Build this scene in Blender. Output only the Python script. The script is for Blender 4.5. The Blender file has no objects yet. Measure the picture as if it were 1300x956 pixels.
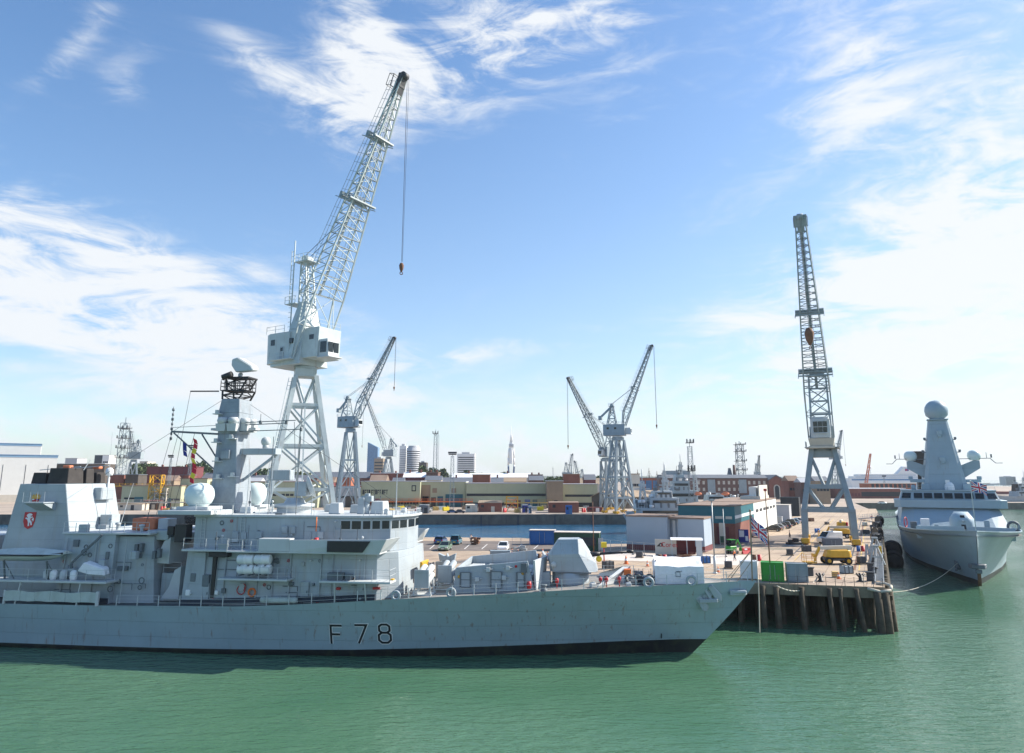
import bpy, bmesh, math, random
from mathutils import Vector, Matrix
R = math.radians
rnd = random.Random(7)
S = bpy.context.scene
COL = S.collection
# ------------------------------------------------------------------ camera geometry used for surveying the place
H = 17.0; F = 900.0; TH = R(11.0); CT, ST = math.cos(TH), math.sin(TH)
ZD = 4.9      # jetty deck level
ZQ = 3.7      # far quay level
def ray(px, py):
    u = (px-650)/F; v = (433-py)/F
    return Vector((u, CT-v*ST, ST+v*CT))
def onz(px, py, z=ZD):
    d = ray(px, py); t = (z-H)/d.z
    return Vector((d.x*t, d.y*t, z))
def ony(px, py, y):
    d = ray(px, py); t = y/d.y
    return Vector((d.x*t, y, H+d.z*t))
class Frame:
    def __init__(s, ox, oy, rz): s.ox, s.oy, s.rz = ox, oy, rz
    def loc(s, px, py, yl):
        n = (-math.sin(s.rz), math.cos(s.rz)); d = ray(px, py)
        t = (yl+s.ox*n[0]+s.oy*n[1])/(d.x*n[0]+d.y*n[1])
        X, Y, Z = d.x*t-s.ox, d.y*t-s.oy, H+d.z*t
        return (X*math.cos(s.rz)+Y*math.sin(s.rz), Z)
    def world(s, x, y, z):
        return Vector((s.ox+x*math.cos(s.rz)-y*math.sin(s.rz), s.oy+x*math.sin(s.rz)+y*math.cos(s.rz), z))
def lerp(tab, x):
    if x <= tab[0][0]: return tab[0][1]
    for (a, b), (c, d) in zip(tab, tab[1:]):
        if x <= c: return b+(d-b)*(x-a)/(c-a)
    return tab[-1][1]
# ------------------------------------------------------------------ materials
def pm(name, col, rough=.55, metal=0., var=.12, scale=.6, bump=0., bscale=8., streak=0., scol=(.16, .075, .03), corr=None, patch=None, emit=0, spec=.5, rust=0, plates=None, ssc=(1.3, 1.3, .07), thr=(.56, .74)):
    m = bpy.data.materials.new(name); m.use_nodes = True
    nt = m.node_tree; N = nt.nodes; L = nt.links
    b = N['Principled BSDF']; b.inputs['Roughness'].default_value = rough; b.inputs['Metallic'].default_value = metal
    b.inputs['Specular IOR Level'].default_value = spec
    tc = N.new('ShaderNodeTexCoord')
    nz = N.new('ShaderNodeTexNoise'); nz.inputs['Scale'].default_value = scale; nz.inputs['Detail'].default_value = 7; nz.inputs['Roughness'].default_value = .62
    L.new(tc.outputs['Object'], nz.inputs['Vector'])
    mr = N.new('ShaderNodeMapRange'); mr.inputs[1].default_value = .25; mr.inputs[2].default_value = .75; mr.inputs[3].default_value = 1-var; mr.inputs[4].default_value = 1+var
    L.new(nz.outputs['Fac'], mr.inputs[0])
    mx = N.new('ShaderNodeVectorMath'); mx.operation = 'SCALE'; mx.inputs[0].default_value = col[:3]
    L.new(mr.outputs[0], mx.inputs['Scale'])
    out = mx.outputs[0]
    def overlay(out, vec_scale, c2, amt, lo, hi, sc=1.):
        mp = N.new('ShaderNodeMapping'); mp.inputs['Scale'].default_value = vec_scale; L.new(tc.outputs['Object'], mp.inputs['Vector'])
        n2 = N.new('ShaderNodeTexNoise'); n2.inputs['Scale'].default_value = sc; n2.inputs['Detail'].default_value = 6; n2.inputs['Roughness'].default_value = .6
        L.new(mp.outputs[0], n2.inputs['Vector'])
        r2 = N.new('ShaderNodeMapRange'); r2.inputs[1].default_value = lo; r2.inputs[2].default_value = hi; r2.inputs[3].default_value = 0; r2.inputs[4].default_value = amt
        L.new(n2.outputs['Fac'], r2.inputs[0])
        mm = N.new('ShaderNodeMix'); mm.data_type = 'RGBA'; L.new(r2.outputs[0], mm.inputs['Factor'])
        L.new(out, mm.inputs['A']); mm.inputs['B'].default_value = (*c2, 1)
        return mm.outputs['Result']
    if patch: out = overlay(out, (1, 1, 1), patch[0], patch[1], .48, .66, patch[2])
    if streak: out = overlay(out, ssc, scol, streak, thr[0], thr[1])
    if rust: out = overlay(out, (2.6, 2.6, .09), (.21, .10, .045), rust, .60, .69)
    if rust: out = overlay(out, (.8, .8, .8), (.30, .27, .22), rust*.4, .6, .75)
    L.new(out, b.inputs['Base Color'])
    if emit: b.inputs['Emission Strength'].default_value = emit
    h = None
    if bump:
        nb = N.new('ShaderNodeTexNoise'); nb.inputs['Scale'].default_value = bscale; nb.inputs['Detail'].default_value = 5; L.new(tc.outputs['Object'], nb.inputs['Vector'])
        bp = N.new('ShaderNodeBump'); bp.inputs['Strength'].default_value = bump; bp.inputs['Distance'].default_value = .1
        L.new(nb.outputs['Fac'], bp.inputs['Height']); h = bp.outputs[0]; L.new(h, b.inputs['Normal'])
    if plates:
        mp = N.new('ShaderNodeMapping'); mp.inputs['Rotation'].default_value = (R(90), 0, 0); L.new(tc.outputs['Object'], mp.inputs['Vector'])
        br = N.new('ShaderNodeTexBrick'); br.inputs['Scale'].default_value = 1; br.inputs['Brick Width'].default_value = plates[0]; br.inputs['Row Height'].default_value = plates[1]; br.inputs['Mortar Size'].default_value = .022; br.inputs['Mortar Smooth'].default_value = .6; L.new(mp.outputs[0], br.inputs['Vector'])
        bp = N.new('ShaderNodeBump'); bp.invert = True; bp.inputs['Strength'].default_value = plates[2]; bp.inputs['Distance'].default_value = .05; L.new(br.outputs['Fac'], bp.inputs['Height'])
        if h: L.new(h, bp.inputs['Normal'])
        h = bp.outputs[0]; L.new(h, b.inputs['Normal'])
        br.inputs['Mortar Size'].default_value = .035; mm = N.new('ShaderNodeMix'); mm.data_type = 'RGBA'; mm.blend_type = 'MULTIPLY'; rr = N.new('ShaderNodeMath'); rr.operation = 'MULTIPLY'; rr.inputs[1].default_value = .2; L.new(br.outputs['Fac'], rr.inputs[0]); L.new(rr.outputs[0], mm.inputs['Factor']); L.new(out, mm.inputs['A']); mm.inputs['B'].default_value = (.55, .55, .56, 1); br.inputs['Color1'].default_value = (1, 1, 1, 1); L.new(mm.outputs['Result'], b.inputs['Base Color'])
    if corr:
        w = N.new('ShaderNodeTexWave'); w.bands_direction = corr[0]; w.inputs['Scale'].default_value = corr[1]; L.new(tc.outputs['Object'], w.inputs['Vector'])
        bp = N.new('ShaderNodeBump'); bp.inputs['Strength'].default_value = corr[2]; bp.inputs['Distance'].default_value = .08
        L.new(w.outputs['Fac'], bp.inputs['Height'])
        if h: L.new(h, bp.inputs['Normal'])
        L.new(bp.outputs[0], b.inputs['Normal'])
    return m
M = {}
M['hull'] = pm('hull_grey_paint', (.295, .385, .425), .42, rust=.5, plates=(5.2, 1.45, .6), var=.10, scale=.22, bump=.65, bscale=.55, streak=.26, scol=(.24, .22, .17), ssc=(.55, .55, .045), thr=(.55, .8), patch=((.345, .43, .46), .6, .12))
M['boot'] = pm('boot_topping_black', (.010, .011, .013), .5, var=.3, scale=.8, patch=((.05, .055, .03), .5, .7))
M['ship'] = pm('ship_grey_paint', (.345, .39, .415), .48, rust=.34, plates=(2.6, 1.3, .35), bump=.12, bscale=.9, var=.09, scale=.5, streak=.38, scol=(.33, .29, .22), patch=((.40, .455, .49), .55, .35))
M['mastp'] = pm('sooty_mast_paint', (.27, .31, .345), .55, var=.22, scale=.7, streak=.5, scol=(.16, .16, .155), rust=.4, bump=.15, bscale=1.2, plates=(2.2, 1.6, .35))
M['footstrip'] = pm('dark_blue_foot_strip', (.035, .045, .065), .7, var=.3, scale=2)
M['shipw'] = pm('pale_ship_paint', (.50, .53, .535), .5, var=.06, scale=.6, streak=.28, scol=(.36, .30, .22))
M['shipd'] = pm('dark_ship_fittings', (.13, .15, .165), .55, var=.25, scale=1.5, streak=.3)
M['deck'] = pm('ship_deck_paint', (.10, .11, .115), .75, var=.22, scale=.8, patch=((.23, .2, .17), .6, .5))
M['deckf'] = pm('worn_foredeck_paint', (.22, .215, .205), .75, var=.2, scale=1.1, patch=((.36, .31, .26), .6, .5))
M['dest'] = pm('destroyer_blue_grey', (.31, .395, .435), .45, rust=.22, plates=(4.0, 1.6, .45), var=.07, scale=.2, streak=.2, scol=(.22, .24, .24), bump=.15, bscale=.5)
M['destl'] = pm('destroyer_light_grey', (.30, .395, .445), .48, var=.06, scale=.4, streak=.22, scol=(.28, .3, .3))
M['black'] = pm('black_paint', (.018, .018, .02), .5, var=.3, scale=2)
M['uptake'] = pm('sooty_uptake_paint', (.035, .03, .028), .7, var=.4, scale=1.4)
M['glass'] = pm('dark_window_glass', (.012, .018, .02), .07, var=.2, scale=1)
M['rope'] = pm('pale_rope', (.5, .46, .38), .9, var=.2, scale=6)
M['wire'] = pm('dark_wire', (.06, .065, .07), .6)
M['white'] = pm('white_paint', (.78, .79, .79), .5, var=.06, scale=1.2, streak=.15, scol=(.45, .4, .33))
M['canvas'] = pm('white_canvas', (.80, .80, .80), .85, var=.08, scale=1.4, bump=.6, bscale=1.8, streak=.2, scol=(.55, .52, .48))
M['grcanv'] = pm('grey_canvas', (.46, .52, .5), .85, var=.12, scale=.9, bump=.6, bscale=1.6, streak=.3, scol=(.3, .3, .25))
M['dome'] = pm('radome_paint', (.60, .70, .69), .4, var=.04, scale=.5)
M['red'] = pm('red_paint', (.50, .025, .03), .5)
M['flagred'] = pm('flag_red', (.60, .02, .05), .8, var=.08)
M['flagblue'] = pm('flag_blue', (.02, .035, .24), .8, var=.08)
M['flagwhite'] = pm('flag_white', (.8, .8, .82), .8, var=.05)
M['orange'] = pm('orange_paint', (.72, .16, .03), .5, var=.15)
M['dullorange'] = pm('faded_orange_canvas', (.62, .20, .10), .8, var=.15, scale=2)
M['yellow'] = pm('yellow_paint', (.66, .36, .02), .42, var=.15, scale=1.5, streak=.25)
M['brighty'] = pm('bright_yellow_paint', (.8, .62, .03), .5)
M['green'] = pm('bright_green_paint', (.025, .27, .025), .45, var=.15, scale=1.2, streak=.2, scol=(.02, .15, .02))
M['dkgreen'] = pm('dark_green_paint', (.018, .07, .045), .6, var=.15, corr=('X', 3., .6))
M['blue'] = pm('blue_container_paint', (.02, .14, .42), .5, var=.12, streak=.2, corr=('X', 3.5, .6))
M['crane'] = pm('crane_pale_grey', (.44, .50, .505), .5, rust=.35, var=.12, scale=.5, streak=.38, scol=(.30, .30, .26), patch=((.6, .66, .65), .5, .25))
M['crane2'] = pm('crane_blue_grey', (.235, .29, .32), .5, var=.18, scale=.6, streak=.4, scol=(.22, .2, .16))
M['crane3'] = pm('crane_mid_grey', (.28, .335, .36), .5, var=.14, scale=.6, streak=.35, scol=(.24, .22, .18))
M['rust'] = pm('rusty_steel', (.16, .075, .04), .8, var=.35, scale=1.5)
M['steel'] = pm('galvanised_steel', (.36, .38, .39), .45, metal=.4, var=.15, scale=1)
M['dsteel'] = pm('dark_steel', (.06, .062, .068), .6, var=.3, scale=2)
M['tyre'] = pm('rubber', (.014, .014, .015), .85, var=.3, scale=3)
M['concrete'] = pm('deck_concrete', (.44, .34, .24), .9, var=.2, scale=.12, bump=.2, bscale=3, rust=.35, patch=((.235, .175, .14), .75, .11), streak=.5, scol=(.48, .40, .33), ssc=(.03, .4, 1), thr=(.5, .7))
M['fascia'] = pm('jetty_fascia_concrete', (.22, .185, .135), .9, var=.35, scale=.6, streak=.6, scol=(.05, .055, .045), bump=.4, bscale=2)
M['pile'] = pm('tarred_timber_pile', (.075, .06, .04), .9, var=.4, scale=1.2, streak=.6, scol=(.035, .04, .02), ssc=(3, 3, .2), bump=.5, bscale=4)
M['wallq'] = pm('old_quay_masonry', (.145, .13, .11), .95, var=.4, scale=.3, streak=.7, scol=(.04, .04, .03), ssc=(.4, .4, .06), bump=.5, bscale=1)
M['quay'] = pm('quay_ground_concrete', (.36, .29, .23), .95, var=.22, scale=.05, patch=((.22, .19, .16), .7, .03))
M['asphalt'] = pm('asphalt', (.14, .115, .10), .92, var=.2, scale=.5, patch=((.22, .18, .15), .5, .25))
M['pale'] = pm('pale_gravel', (.56, .50, .44), .95, var=.15, scale=.7)
M['line'] = pm('white_line_paint', (.62, .6, .57), .8, var=.2, scale=3)
M['yline'] = pm('yellow_line_paint', (.55, .38, .12), .8, var=.2, scale=3)
M['olive'] = pm('olive_cladding', (.46, .47, .31), .7, var=.08, scale=.15, corr=('X', 1.2, .5), streak=.2, scol=(.25, .24, .17))
M['tan'] = pm('tan_brick', (.30, .225, .155), .9, var=.12, scale=.4)
M['brick'] = pm('red_brick', (.20, .075, .055), .9, var=.22, scale=.4, patch=((.27, .12, .09), .5, .15))
M['brick2'] = pm('old_brown_brick', (.155, .085, .07), .9, var=.25, scale=.3, patch=((.22, .14, .11), .5, .12))
M['brick3'] = pm('orange_brick', (.36, .12, .065), .9, var=.15, scale=.4)
M['maroon'] = pm('maroon_cladding', (.15, .04, .045), .8, var=.15, scale=.2)
M['slate'] = pm('slate_roof', (.13, .145, .17), .7, var=.15, scale=.4)
M['brownroof'] = pm('brown_sheet_roof', (.32, .24, .165), .85, var=.12, scale=.2, corr=('X', 1.5, .4))
M['brownwall'] = pm('brown_shed_wall', (.085, .07, .058), .85, var=.2, scale=.3)
M['stone'] = pm('pale_stone', (.52, .48, .41), .85, var=.1)
M['cream'] = pm('cream_render', (.62, .58, .50), .85, var=.08, scale=.3)
M['greyclad'] = pm('pale_grey_cladding', (.36, .43, .50), .6, var=.06, scale=.3, corr=('X', 2.4, .5))
M['whiteclad'] = pm('white_cladding', (.74, .74, .70), .6, var=.05, scale=.2, corr=('X', 1.6, .35), streak=.15, scol=(.5, .47, .4))
M['teal'] = pm('teal_cladding', (.012, .13, .165), .5, var=.1, scale=.4, corr=('X', 3.5, .45))
M['felt'] = pm('brown_felt_roof', (.24, .17, .13), .95, var=.2, scale=.2)
M['glassb'] = pm('blue_tower_glass', (.10, .22, .38), .18, var=.2, scale=.3)
M['tower'] = pm('grey_tower_concrete', (.42, .43, .45), .7, var=.08, scale=.1)
M['towerw'] = pm('white_tower_concrete', (.8, .79, .76), .7, var=.06, scale=.1)
M['towerd'] = pm('dark_tower_glazing', (.03, .036, .045), .35, var=.3, scale=.3, spec=.25)
M['leaf'] = pm('tree_foliage', (.08, .115, .04), .8, var=.45, scale=.5)
M['leaf2'] = pm('dark_tree_foliage', (.055, .09, .035), .8, var=.45, scale=.5)
M['bark'] = pm('bark', (.09, .065, .045), .9, var=.3)
M['hill'] = pm('hill_ground', (.10, .12, .09), .95, var=.3, scale=.01)
M['skin'] = pm('skin', (.5, .3, .22), .6)
M['hivis'] = pm('hi_vis_orange_cloth', (.8, .2, .04), .8)
M['cloth'] = pm('dark_cloth', (.03, .035, .06), .85)
M['shirt'] = pm('white_cloth', (.7, .7, .7), .85)
M['lamp'] = pm('clear_lamp_plastic', (.7, .7, .7), .15)
M['tail'] = pm('tail_lamp_plastic', (.5, .02, .02), .2)
def car_paint(n, c): M[n] = pm(n, c, .25, var=.04, spec=.6)
for n, c in dict(cargreen=(.13, .20, .14), carblue=(.03, .08, .2), carteal=(.03, .14, .2), carwhite=(.75, .75, .75), carblack=(.02, .02, .025), carsilver=(.45, .46, .47), cargrey=(.2, .21, .23), carlblue=(.25, .4, .55), carnavy=(.03, .04, .07)).items(): car_paint(n, c)
# ------------------------------------------------------------------ mesh builder
class MB:
    def __init__(s, xf=None): s.v = []; s.f = []; s.mi = []; s.sm = []; s.xf = xf
    def pts(s, P):
        i = len(s.v)
        for p in P:
            p = Vector(p)
            s.v.append(s.xf @ p if s.xf else p)
        return i
    def face(s, idx, m=0, smooth=False): s.f.append(list(idx)); s.mi.append(m); s.sm.append(smooth)
    def poly(s, P, m=0):
        i = s.pts(P); s.face(range(i, i+len(P)), m); return s
    def hexa(s, P, m=0):   # 4 bottom ccw, 4 top ccw
        i = s.pts(P)
        for q in ((3, 2, 1, 0), (4, 5, 6, 7), (0, 1, 5, 4), (1, 2, 6, 5), (2, 3, 7, 6), (3, 0, 4, 7)): s.face([i+k for k in q], m)
        return s
    def bx(s, x0, x1, y0, y1, z0, z1, m=0):
        return s.hexa([(x0, y0, z0), (x1, y0, z0), (x1, y1, z0), (x0, y1, z0), (x0, y0, z1), (x1, y0, z1), (x1, y1, z1), (x0, y1, z1)], m)
    def frus(s, b, t, z0, z1, m=0):   # b,t = (x0,x1,y0,y1)
        return s.hexa([(b[0], b[2], z0), (b[1], b[2], z0), (b[1], b[3], z0), (b[0], b[3], z0), (t[0], t[2], z1), (t[1], t[2], z1), (t[1], t[3], z1), (t[0], t[3], z1)], m)
    def cbox(s, c, sx, sy, sz, rz=0, m=0):
        c = Vector(c); a, b = math.cos(rz), math.sin(rz)
        P = []
        for z in (-sz/2, sz/2):
            for x, y in ((-sx/2, -sy/2), (sx/2, -sy/2), (sx/2, sy/2), (-sx/2, sy/2)): P.append(c+Vector((x*a-y*b, x*b+y*a, z)))
        return s.hexa(P, m)
    def prism(s, P, z0, z1, m=0, P2=None, caps=True):   # plan polygon (ccw), optional other top polygon
        n = len(P); P2 = P2 or P
        i = s.pts([(*p, z0) if len(p) == 2 else p for p in P]); s.pts([(*p, z1) if len(p) == 2 else p for p in P2])
        for k in range(n):
            q = (k+1) % n; s.face((i+k, i+q, i+n+q, i+n+k), m)
        if caps: s.face([i+k for k in range(n)][::-1], m); s.face([i+n+k for k in range(n)], m)
        return s
    def extr(s, P, d, m=0):   # polygon of 3d points extruded by vector d
        n = len(P); d = Vector(d); i = s.pts(P); s.pts([Vector(p)+d for p in P])
        for k in range(n):
            q = (k+1) % n; s.face((i+k, i+q, i+n+q, i+n+k), m)
        s.face([i+k for k in range(n)][::-1], m); s.face([i+n+k for k in range(n)], m)
        return s
    def beam(s, p, q, w, h=None, m=0, up=(0, 0, 1)):
        p, q = Vector(p), Vector(q); h = h or w; d = (q-p)
        if d.length < 1e-6: return s
        d.normalize(); u = Vector(up)
        if abs(d.dot(u)) > .97: u = Vector((0, 1, 0))
        x = d.cross(u).normalized()*w/2; y = x.cross(d).normalized()*h/2
        return s.hexa([p-x-y, p+x-y, p+x+y, p-x+y, q-x-y, q+x-y, q+x+y, q-x+y], m)
    def tube(s, p, q, r0, r1=None, n=8, m=0, cap=True):
        p, q = Vector(p), Vector(q); r1 = r0 if r1 is None else r1; d = (q-p)
        if d.length < 1e-6: return s
        d.normalize(); a = d.orthogonal().normalized(); b = d.cross(a)
        i = s.pts([p+(a*math.cos(6.2832*k/n)+b*math.sin(6.2832*k/n))*r0 for k in range(n)]); s.pts([q+(a*math.cos(6.2832*k/n)+b*math.sin(6.2832*k/n))*r1 for k in range(n)])
        for k in range(n): s.face((i+k, i+(k+1) % n, i+n+(k+1) % n, i+n+k), m, n > 6)
        if cap: s.face([i+k for k in range(n)][::-1], m); s.face([i+n+k for k in range(n)], m)
        return s
    def path(s, P, r, n=6, m=0):
        for a, b in zip(P, P[1:]): s.tube(a, b, r, n=n, m=m)
        return s
    def lathe(s, prof, c=(0, 0, 0), n=20, m=0, axis='z'):
        c = Vector(c); i0 = len(s.v); P = []
        for r, z in prof:
            for k in range(n):
                a = 6.2832*k/n
                q = Vector((r*math.cos(a), r*math.sin(a), z))
                if axis == 'x': q = Vector((q.z, q.x, q.y))
                elif axis == 'y': q = Vector((q.x, q.z, q.y))
                P.append(c+q)
        i = s.pts(P)
        for j in range(len(prof)-1):
            for k in range(n): s.face((i+j*n+k, i+j*n+(k+1) % n, i+(j+1)*n+(k+1) % n, i+(j+1)*n+k), m, True)
        return s
    def ball(s, c, r, n=20, m=0, z=1., lo=-1.):
        prof = []
        a0 = math.asin(lo)
        for j in range(n//2+1):
            a = a0+(math.pi/2-a0)*j/(n//2); prof.append((max(r*math.cos(a), .001), r*z*math.sin(a)))
        return s.lathe(prof, c, n, m)
    def torus(s, c, R0, r0, ax=(0, 1, 0), n=20, k=8, m=0):
        c = Vector(c); ax = Vector(ax).normalized(); a = ax.orthogonal().normalized(); b = ax.cross(a); P = []
        for i in range(n):
            t = 6.2832*i/n; d = a*math.cos(t)+b*math.sin(t)
            for j in range(k):
                u = 6.2832*j/k; P.append(c+d*(R0+r0*math.cos(u))+ax*r0*math.sin(u))
        o = s.pts(P)
        for i in range(n):
            for j in range(k): s.face((o+i*k+j, o+((i+1) % n)*k+j, o+((i+1) % n)*k+(j+1) % k, o+i*k+(j+1) % k), m, True)
        return s
    def build(s, name, mats, parent=None, loc=None, rz=0, bevel=0):
        me = bpy.data.meshes.new(name)
        me.from_pydata([tuple(p) for p in s.v], [], s.f)
        for m in (mats if isinstance(mats, (list, tuple)) else [mats]): me.materials.append(M[m] if isinstance(m, str) else m)
        me.polygons.foreach_set('material_index', s.mi); me.polygons.foreach_set('use_smooth', s.sm); me.update()
        bm = bmesh.new(); bm.from_mesh(me); bmesh.ops.recalc_face_normals(bm, faces=bm.faces); bm.to_mesh(me); bm.free()
        o = bpy.data.objects.new(name, me); COL.objects.link(o)
        if parent: o.parent = parent
        if loc is not None: o.location = loc
        o.rotation_euler.z = rz
        if bevel:
            b = o.modifiers.new('bevel', 'BEVEL'); b.width = bevel; b.segments = 1; b.limit_method = 'ANGLE'; b.angle_limit = R(40)
        return o
def tag(o, label, cat, group=None, kind=None):
    o['label'] = label; o['category'] = cat
    if group: o['group'] = group
    if kind: o['kind'] = kind
    return o
def thing(name, label, cat, loc=(0, 0, 0), rz=0, group=None):
    o = bpy.data.objects.new(name, None); COL.objects.link(o); o.location = loc; o.rotation_euler.z = rz; o.empty_display_size = .2
    return tag(o, label, cat, group)
def struct(o): o['kind'] = 'structure'; return o
def inst(src, parent, loc, rz=0):     # copy of a part
    c = src.copy(); COL.objects.link(c); c.parent = parent; c.location = loc; c.rotation_euler.z = rz; return c
def copy_tree(o, parent=None):
    c = o.copy(); COL.objects.link(c); c.parent = parent
    for ch in list(o.children): copy_tree(ch, c)
    return c
def text_mesh(txt, size, ext=.01):
    cu = bpy.data.curves.new('lettering', 'FONT'); cu.body = txt; cu.size = size; cu.extrude = ext; cu.align_x = 'CENTER'; cu.align_y = 'CENTER'
    t = bpy.data.objects.new('lettering', cu); COL.objects.link(t)
    dg = bpy.context.evaluated_depsgraph_get(); me = bpy.data.meshes.new_from_object(t.evaluated_get(dg)); bpy.data.objects.remove(t)
    return me
def lettering(txt, size, mat, parent, loc, rx=R(90), rz=0, sx=1, name='lettering'):
    me = text_mesh(txt, size); me.materials.clear(); me.materials.append(M[mat])
    o = bpy.data.objects.new(name, me); COL.objects.link(o); o.parent = parent; o.location = loc; o.rotation_euler = (rx, 0, rz); o.scale.x = sx; return o
def lattice(mb, A, B, n, w, wc=None, m=0, faces=(0, 1, 2, 3)):
    """box lattice between two 4-point sections A,B: chords, rings and zigzag lacing"""
    wc = wc or w*.6
    A = [Vector(p) for p in A]; B = [Vector(p) for p in B]
    for a, b in zip(A, B): mb.beam(a, b, w, m=m)
    for i in range(n+1):
        t = i/n; P = [a.lerp(b, t) for a, b in zip(A, B)]
        for k in faces: mb.beam(P[k], P[(k+1) % 4], wc, m=m)
        if i < n:
            Q = [a.lerp(b, (i+1)/n) for a, b in zip(A, B)]
            for k in faces:
                if (i+k) % 2: mb.beam(P[k], Q[(k+1) % 4], wc, m=m)
                else: mb.beam(P[(k+1) % 4], Q[k], wc, m=m)
def handrail(mb, P, h=1.1, step=1.6, r=.03, rails=(.55, 1.1), m=0, post=None):
    for a, b in zip(P, P[1:]):
        a, b = Vector(a), Vector(b); n = max(1, int((b-a).length/step))
        for i in range(n+1):
            p = a.lerp(b, i/n); mb.beam(p, p+Vector((0, 0, h)), post or r*1.3, m=m)
        for z in rails: mb.beam(a+Vector((0, 0, z)), b+Vector((0, 0, z)), r, m=m)
def sag(a, b, dz, n=10):
    a, b = Vector(a), Vector(b)
    return [a.lerp(b, i/n)-Vector((0, 0, 4*dz*(i/n)*(1-i/n))) for i in range(n+1)]
def union_flag(name, label, loc, rz, w, h, drop=0., phase=0., group=None):
    mb = MB(); nx, nz = 40, 24; P = []
    for i in range(nx+1):
        for j in range(nz+1):
            u, v = i/nx, j/nz
            P.append((u*w*(1-.25*drop), .10*w*math.sin(u*7+v*1.6+phase)*(u**.6), v*h-drop*u*h*.9-.05*h*math.sin(u*5+phase)))
    mb.pts(P)
    for i in range(nx):
        for j in range(nz):
            x = ((i+.5)/nx-.5)*2; y = ((j+.5)/nz-.5)*2*.6
            d1 = abs(y-.6*x)/1.166; d2 = abs(y+.6*x)/1.166
            m = 1
            if min(d1, d2) < .13: m = 2
            if min(d1, d2) < .06: m = 0
            if abs(x) < .20 or abs(y) < .20: m = 2
            if abs(x) < .12 or abs(y) < .12: m = 0
            mb.face((i*(nz+1)+j, (i+1)*(nz+1)+j, (i+1)*(nz+1)+j+1, i*(nz+1)+j+1), m, True)
    o = mb.build(name, ['flagred', 'flagblue', 'flagwhite'], loc=loc, rz=rz)
    return tag(o, label, 'flag', group)
# ================================================================== hull builder shared by the ships
class Hull:
    def __init__(s, L, rake, zd, bd, bw, boot, zk=-1.2, p=1.25, conc=1.15):
        s.L, s.rake, s.zd, s.bd, s.bw, s.boot, s.zk, s.p, s.conc = L, rake, zd, bd, bw, boot, zk, p, conc
    def xs(s, z): return -s.rake*max(0, 1-z/s.zd[0][1])**s.conc
    def half(s, u, z):    # u = metres aft of bow tip
        zd = lerp(s.zd, u)
        if z <= 0: return lerp(s.bw, u)*(1+.12*z)
        d = lerp(s.bd, u); w = lerp(s.bw, u); t = min(1, z/zd)
        return w+(d-w)*t**s.p
    def halfz(s, x, z):
        a = -s.xs(z); u = -x
        if u < a: return 0
        # near the stem blend to zero at the raked stem line
        k = s.half(u, z); e = (u-a)/6.0
        return k*min(1, e)**.55 if e < 1 else k
    def build(s, name, parent, mats, n=64):
        mb = MB(); rows = 12
        US = [(i/n)**1.35 for i in range(n+1)]
        def P(side, i, j):
            u0 = US[i]*s.L; zt = lerp(s.zd, u0); zb = lerp(s.boot, u0)
            ts = [s.zk, 0, zb]+[zb+(zt-zb)*k/(rows-2) for k in range(1, rows-1)]
            z = ts[j]; xs = s.xs(z); x = xs+US[i]*(-s.L-xs)
            zt = lerp(s.zd, -x) if j == len(ts)-1 else z
            return (x, side*(0.04 if i == 0 else s.halfz(x, min(z, zt))), z if j < len(ts)-1 else lerp(s.zd, -x))
        nr = 3+rows-2
        for side in (-1, 1):
            o = mb.pts([P(side, i, j) for i in range(n+1) for j in range(nr)])
            for i in range(n):
                for j in range(nr-1): mb.face((o+i*nr+j, o+(i+1)*nr+j, o+(i+1)*nr+j+1, o+i*nr+j+1), 1 if j < 2 else 0, True)
        # transom
        T = [P(-1, n, j) for j in range(nr)]+[P(1, n, j) for j in range(nr)][::-1]
        mb.poly(T)
        o = mb.build(name, mats, parent)
        return o
    def deck(s, name, parent, mat, drop=.1, u0=0.15, u1=None, n=60, lip=.06):
        mb = MB(); u1 = u1 or s.L-.05; o = 0
        P = []
        for i in range(n+1):
            u = u0+(u1-u0)*(i/n)**1.3; z = lerp(s.zd, u)-drop; b = max(.02, s.halfz(-u, z+drop)-lip)
            P += [(-u, -b, z), (-u, b, z)]
        mb.pts(P)
        for i in range(n): mb.face((2*i, 2*i+1, 2*i+3, 2*i+2))
        return mb.build(name, mat, parent)
def strokes(mb, paths, ox, oz, sc, w, hull, off, m, closed=()):
    """lettering as flat strokes laid on the hull side (starboard)"""
    for P in paths:
        P = [Vector((ox+a*sc, oz+b*sc)) for a, b in P]
        n = len(P); loop = (P[0]-P[-1]).length < 1e-6
        if loop: P = P[:-1]; n -= 1
        Lp, Rp = [], []
        for i in range(n):
            a = P[i-1] if (i or loop) else None; b = P[(i+1) % n] if (i < n-1 or loop) else None
            d1 = (P[i]-a).normalized() if a is not None else None; d2 = (b-P[i]).normalized() if b is not None else None
            d = d1 if d2 is None else d2 if d1 is None else (d1+d2).normalized()
            k = 1 if d1 is None or d2 is None else 1/max(.4, math.sqrt((1+d1.dot(d2))/2))
            nn = Vector((-d.y, d.x))*w/2*k
            e = Vector((0, 0))
            if not loop and i == 0: e = -d*(w/2 if off < .03 else 0)*0
            Lp.append(P[i]+nn+e); Rp.append(P[i]-nn+e)
        cnt = n if loop else n-1
        for i in range(cnt):
            j = (i+1) % n; sub = max(1, int((P[j]-P[i]).length/.25))
            for q in range(sub):
                A = [Lp[i].lerp(Lp[j], q/sub), Lp[i].lerp(Lp[j], (q+1)/sub), Rp[i].lerp(Rp[j], (q+1)/sub), Rp[i].lerp(Rp[j], q/sub)]
                mb.poly([(p.x, -hull.half(-p.x, p.y)-off, p.y) for p in A], m)
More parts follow.
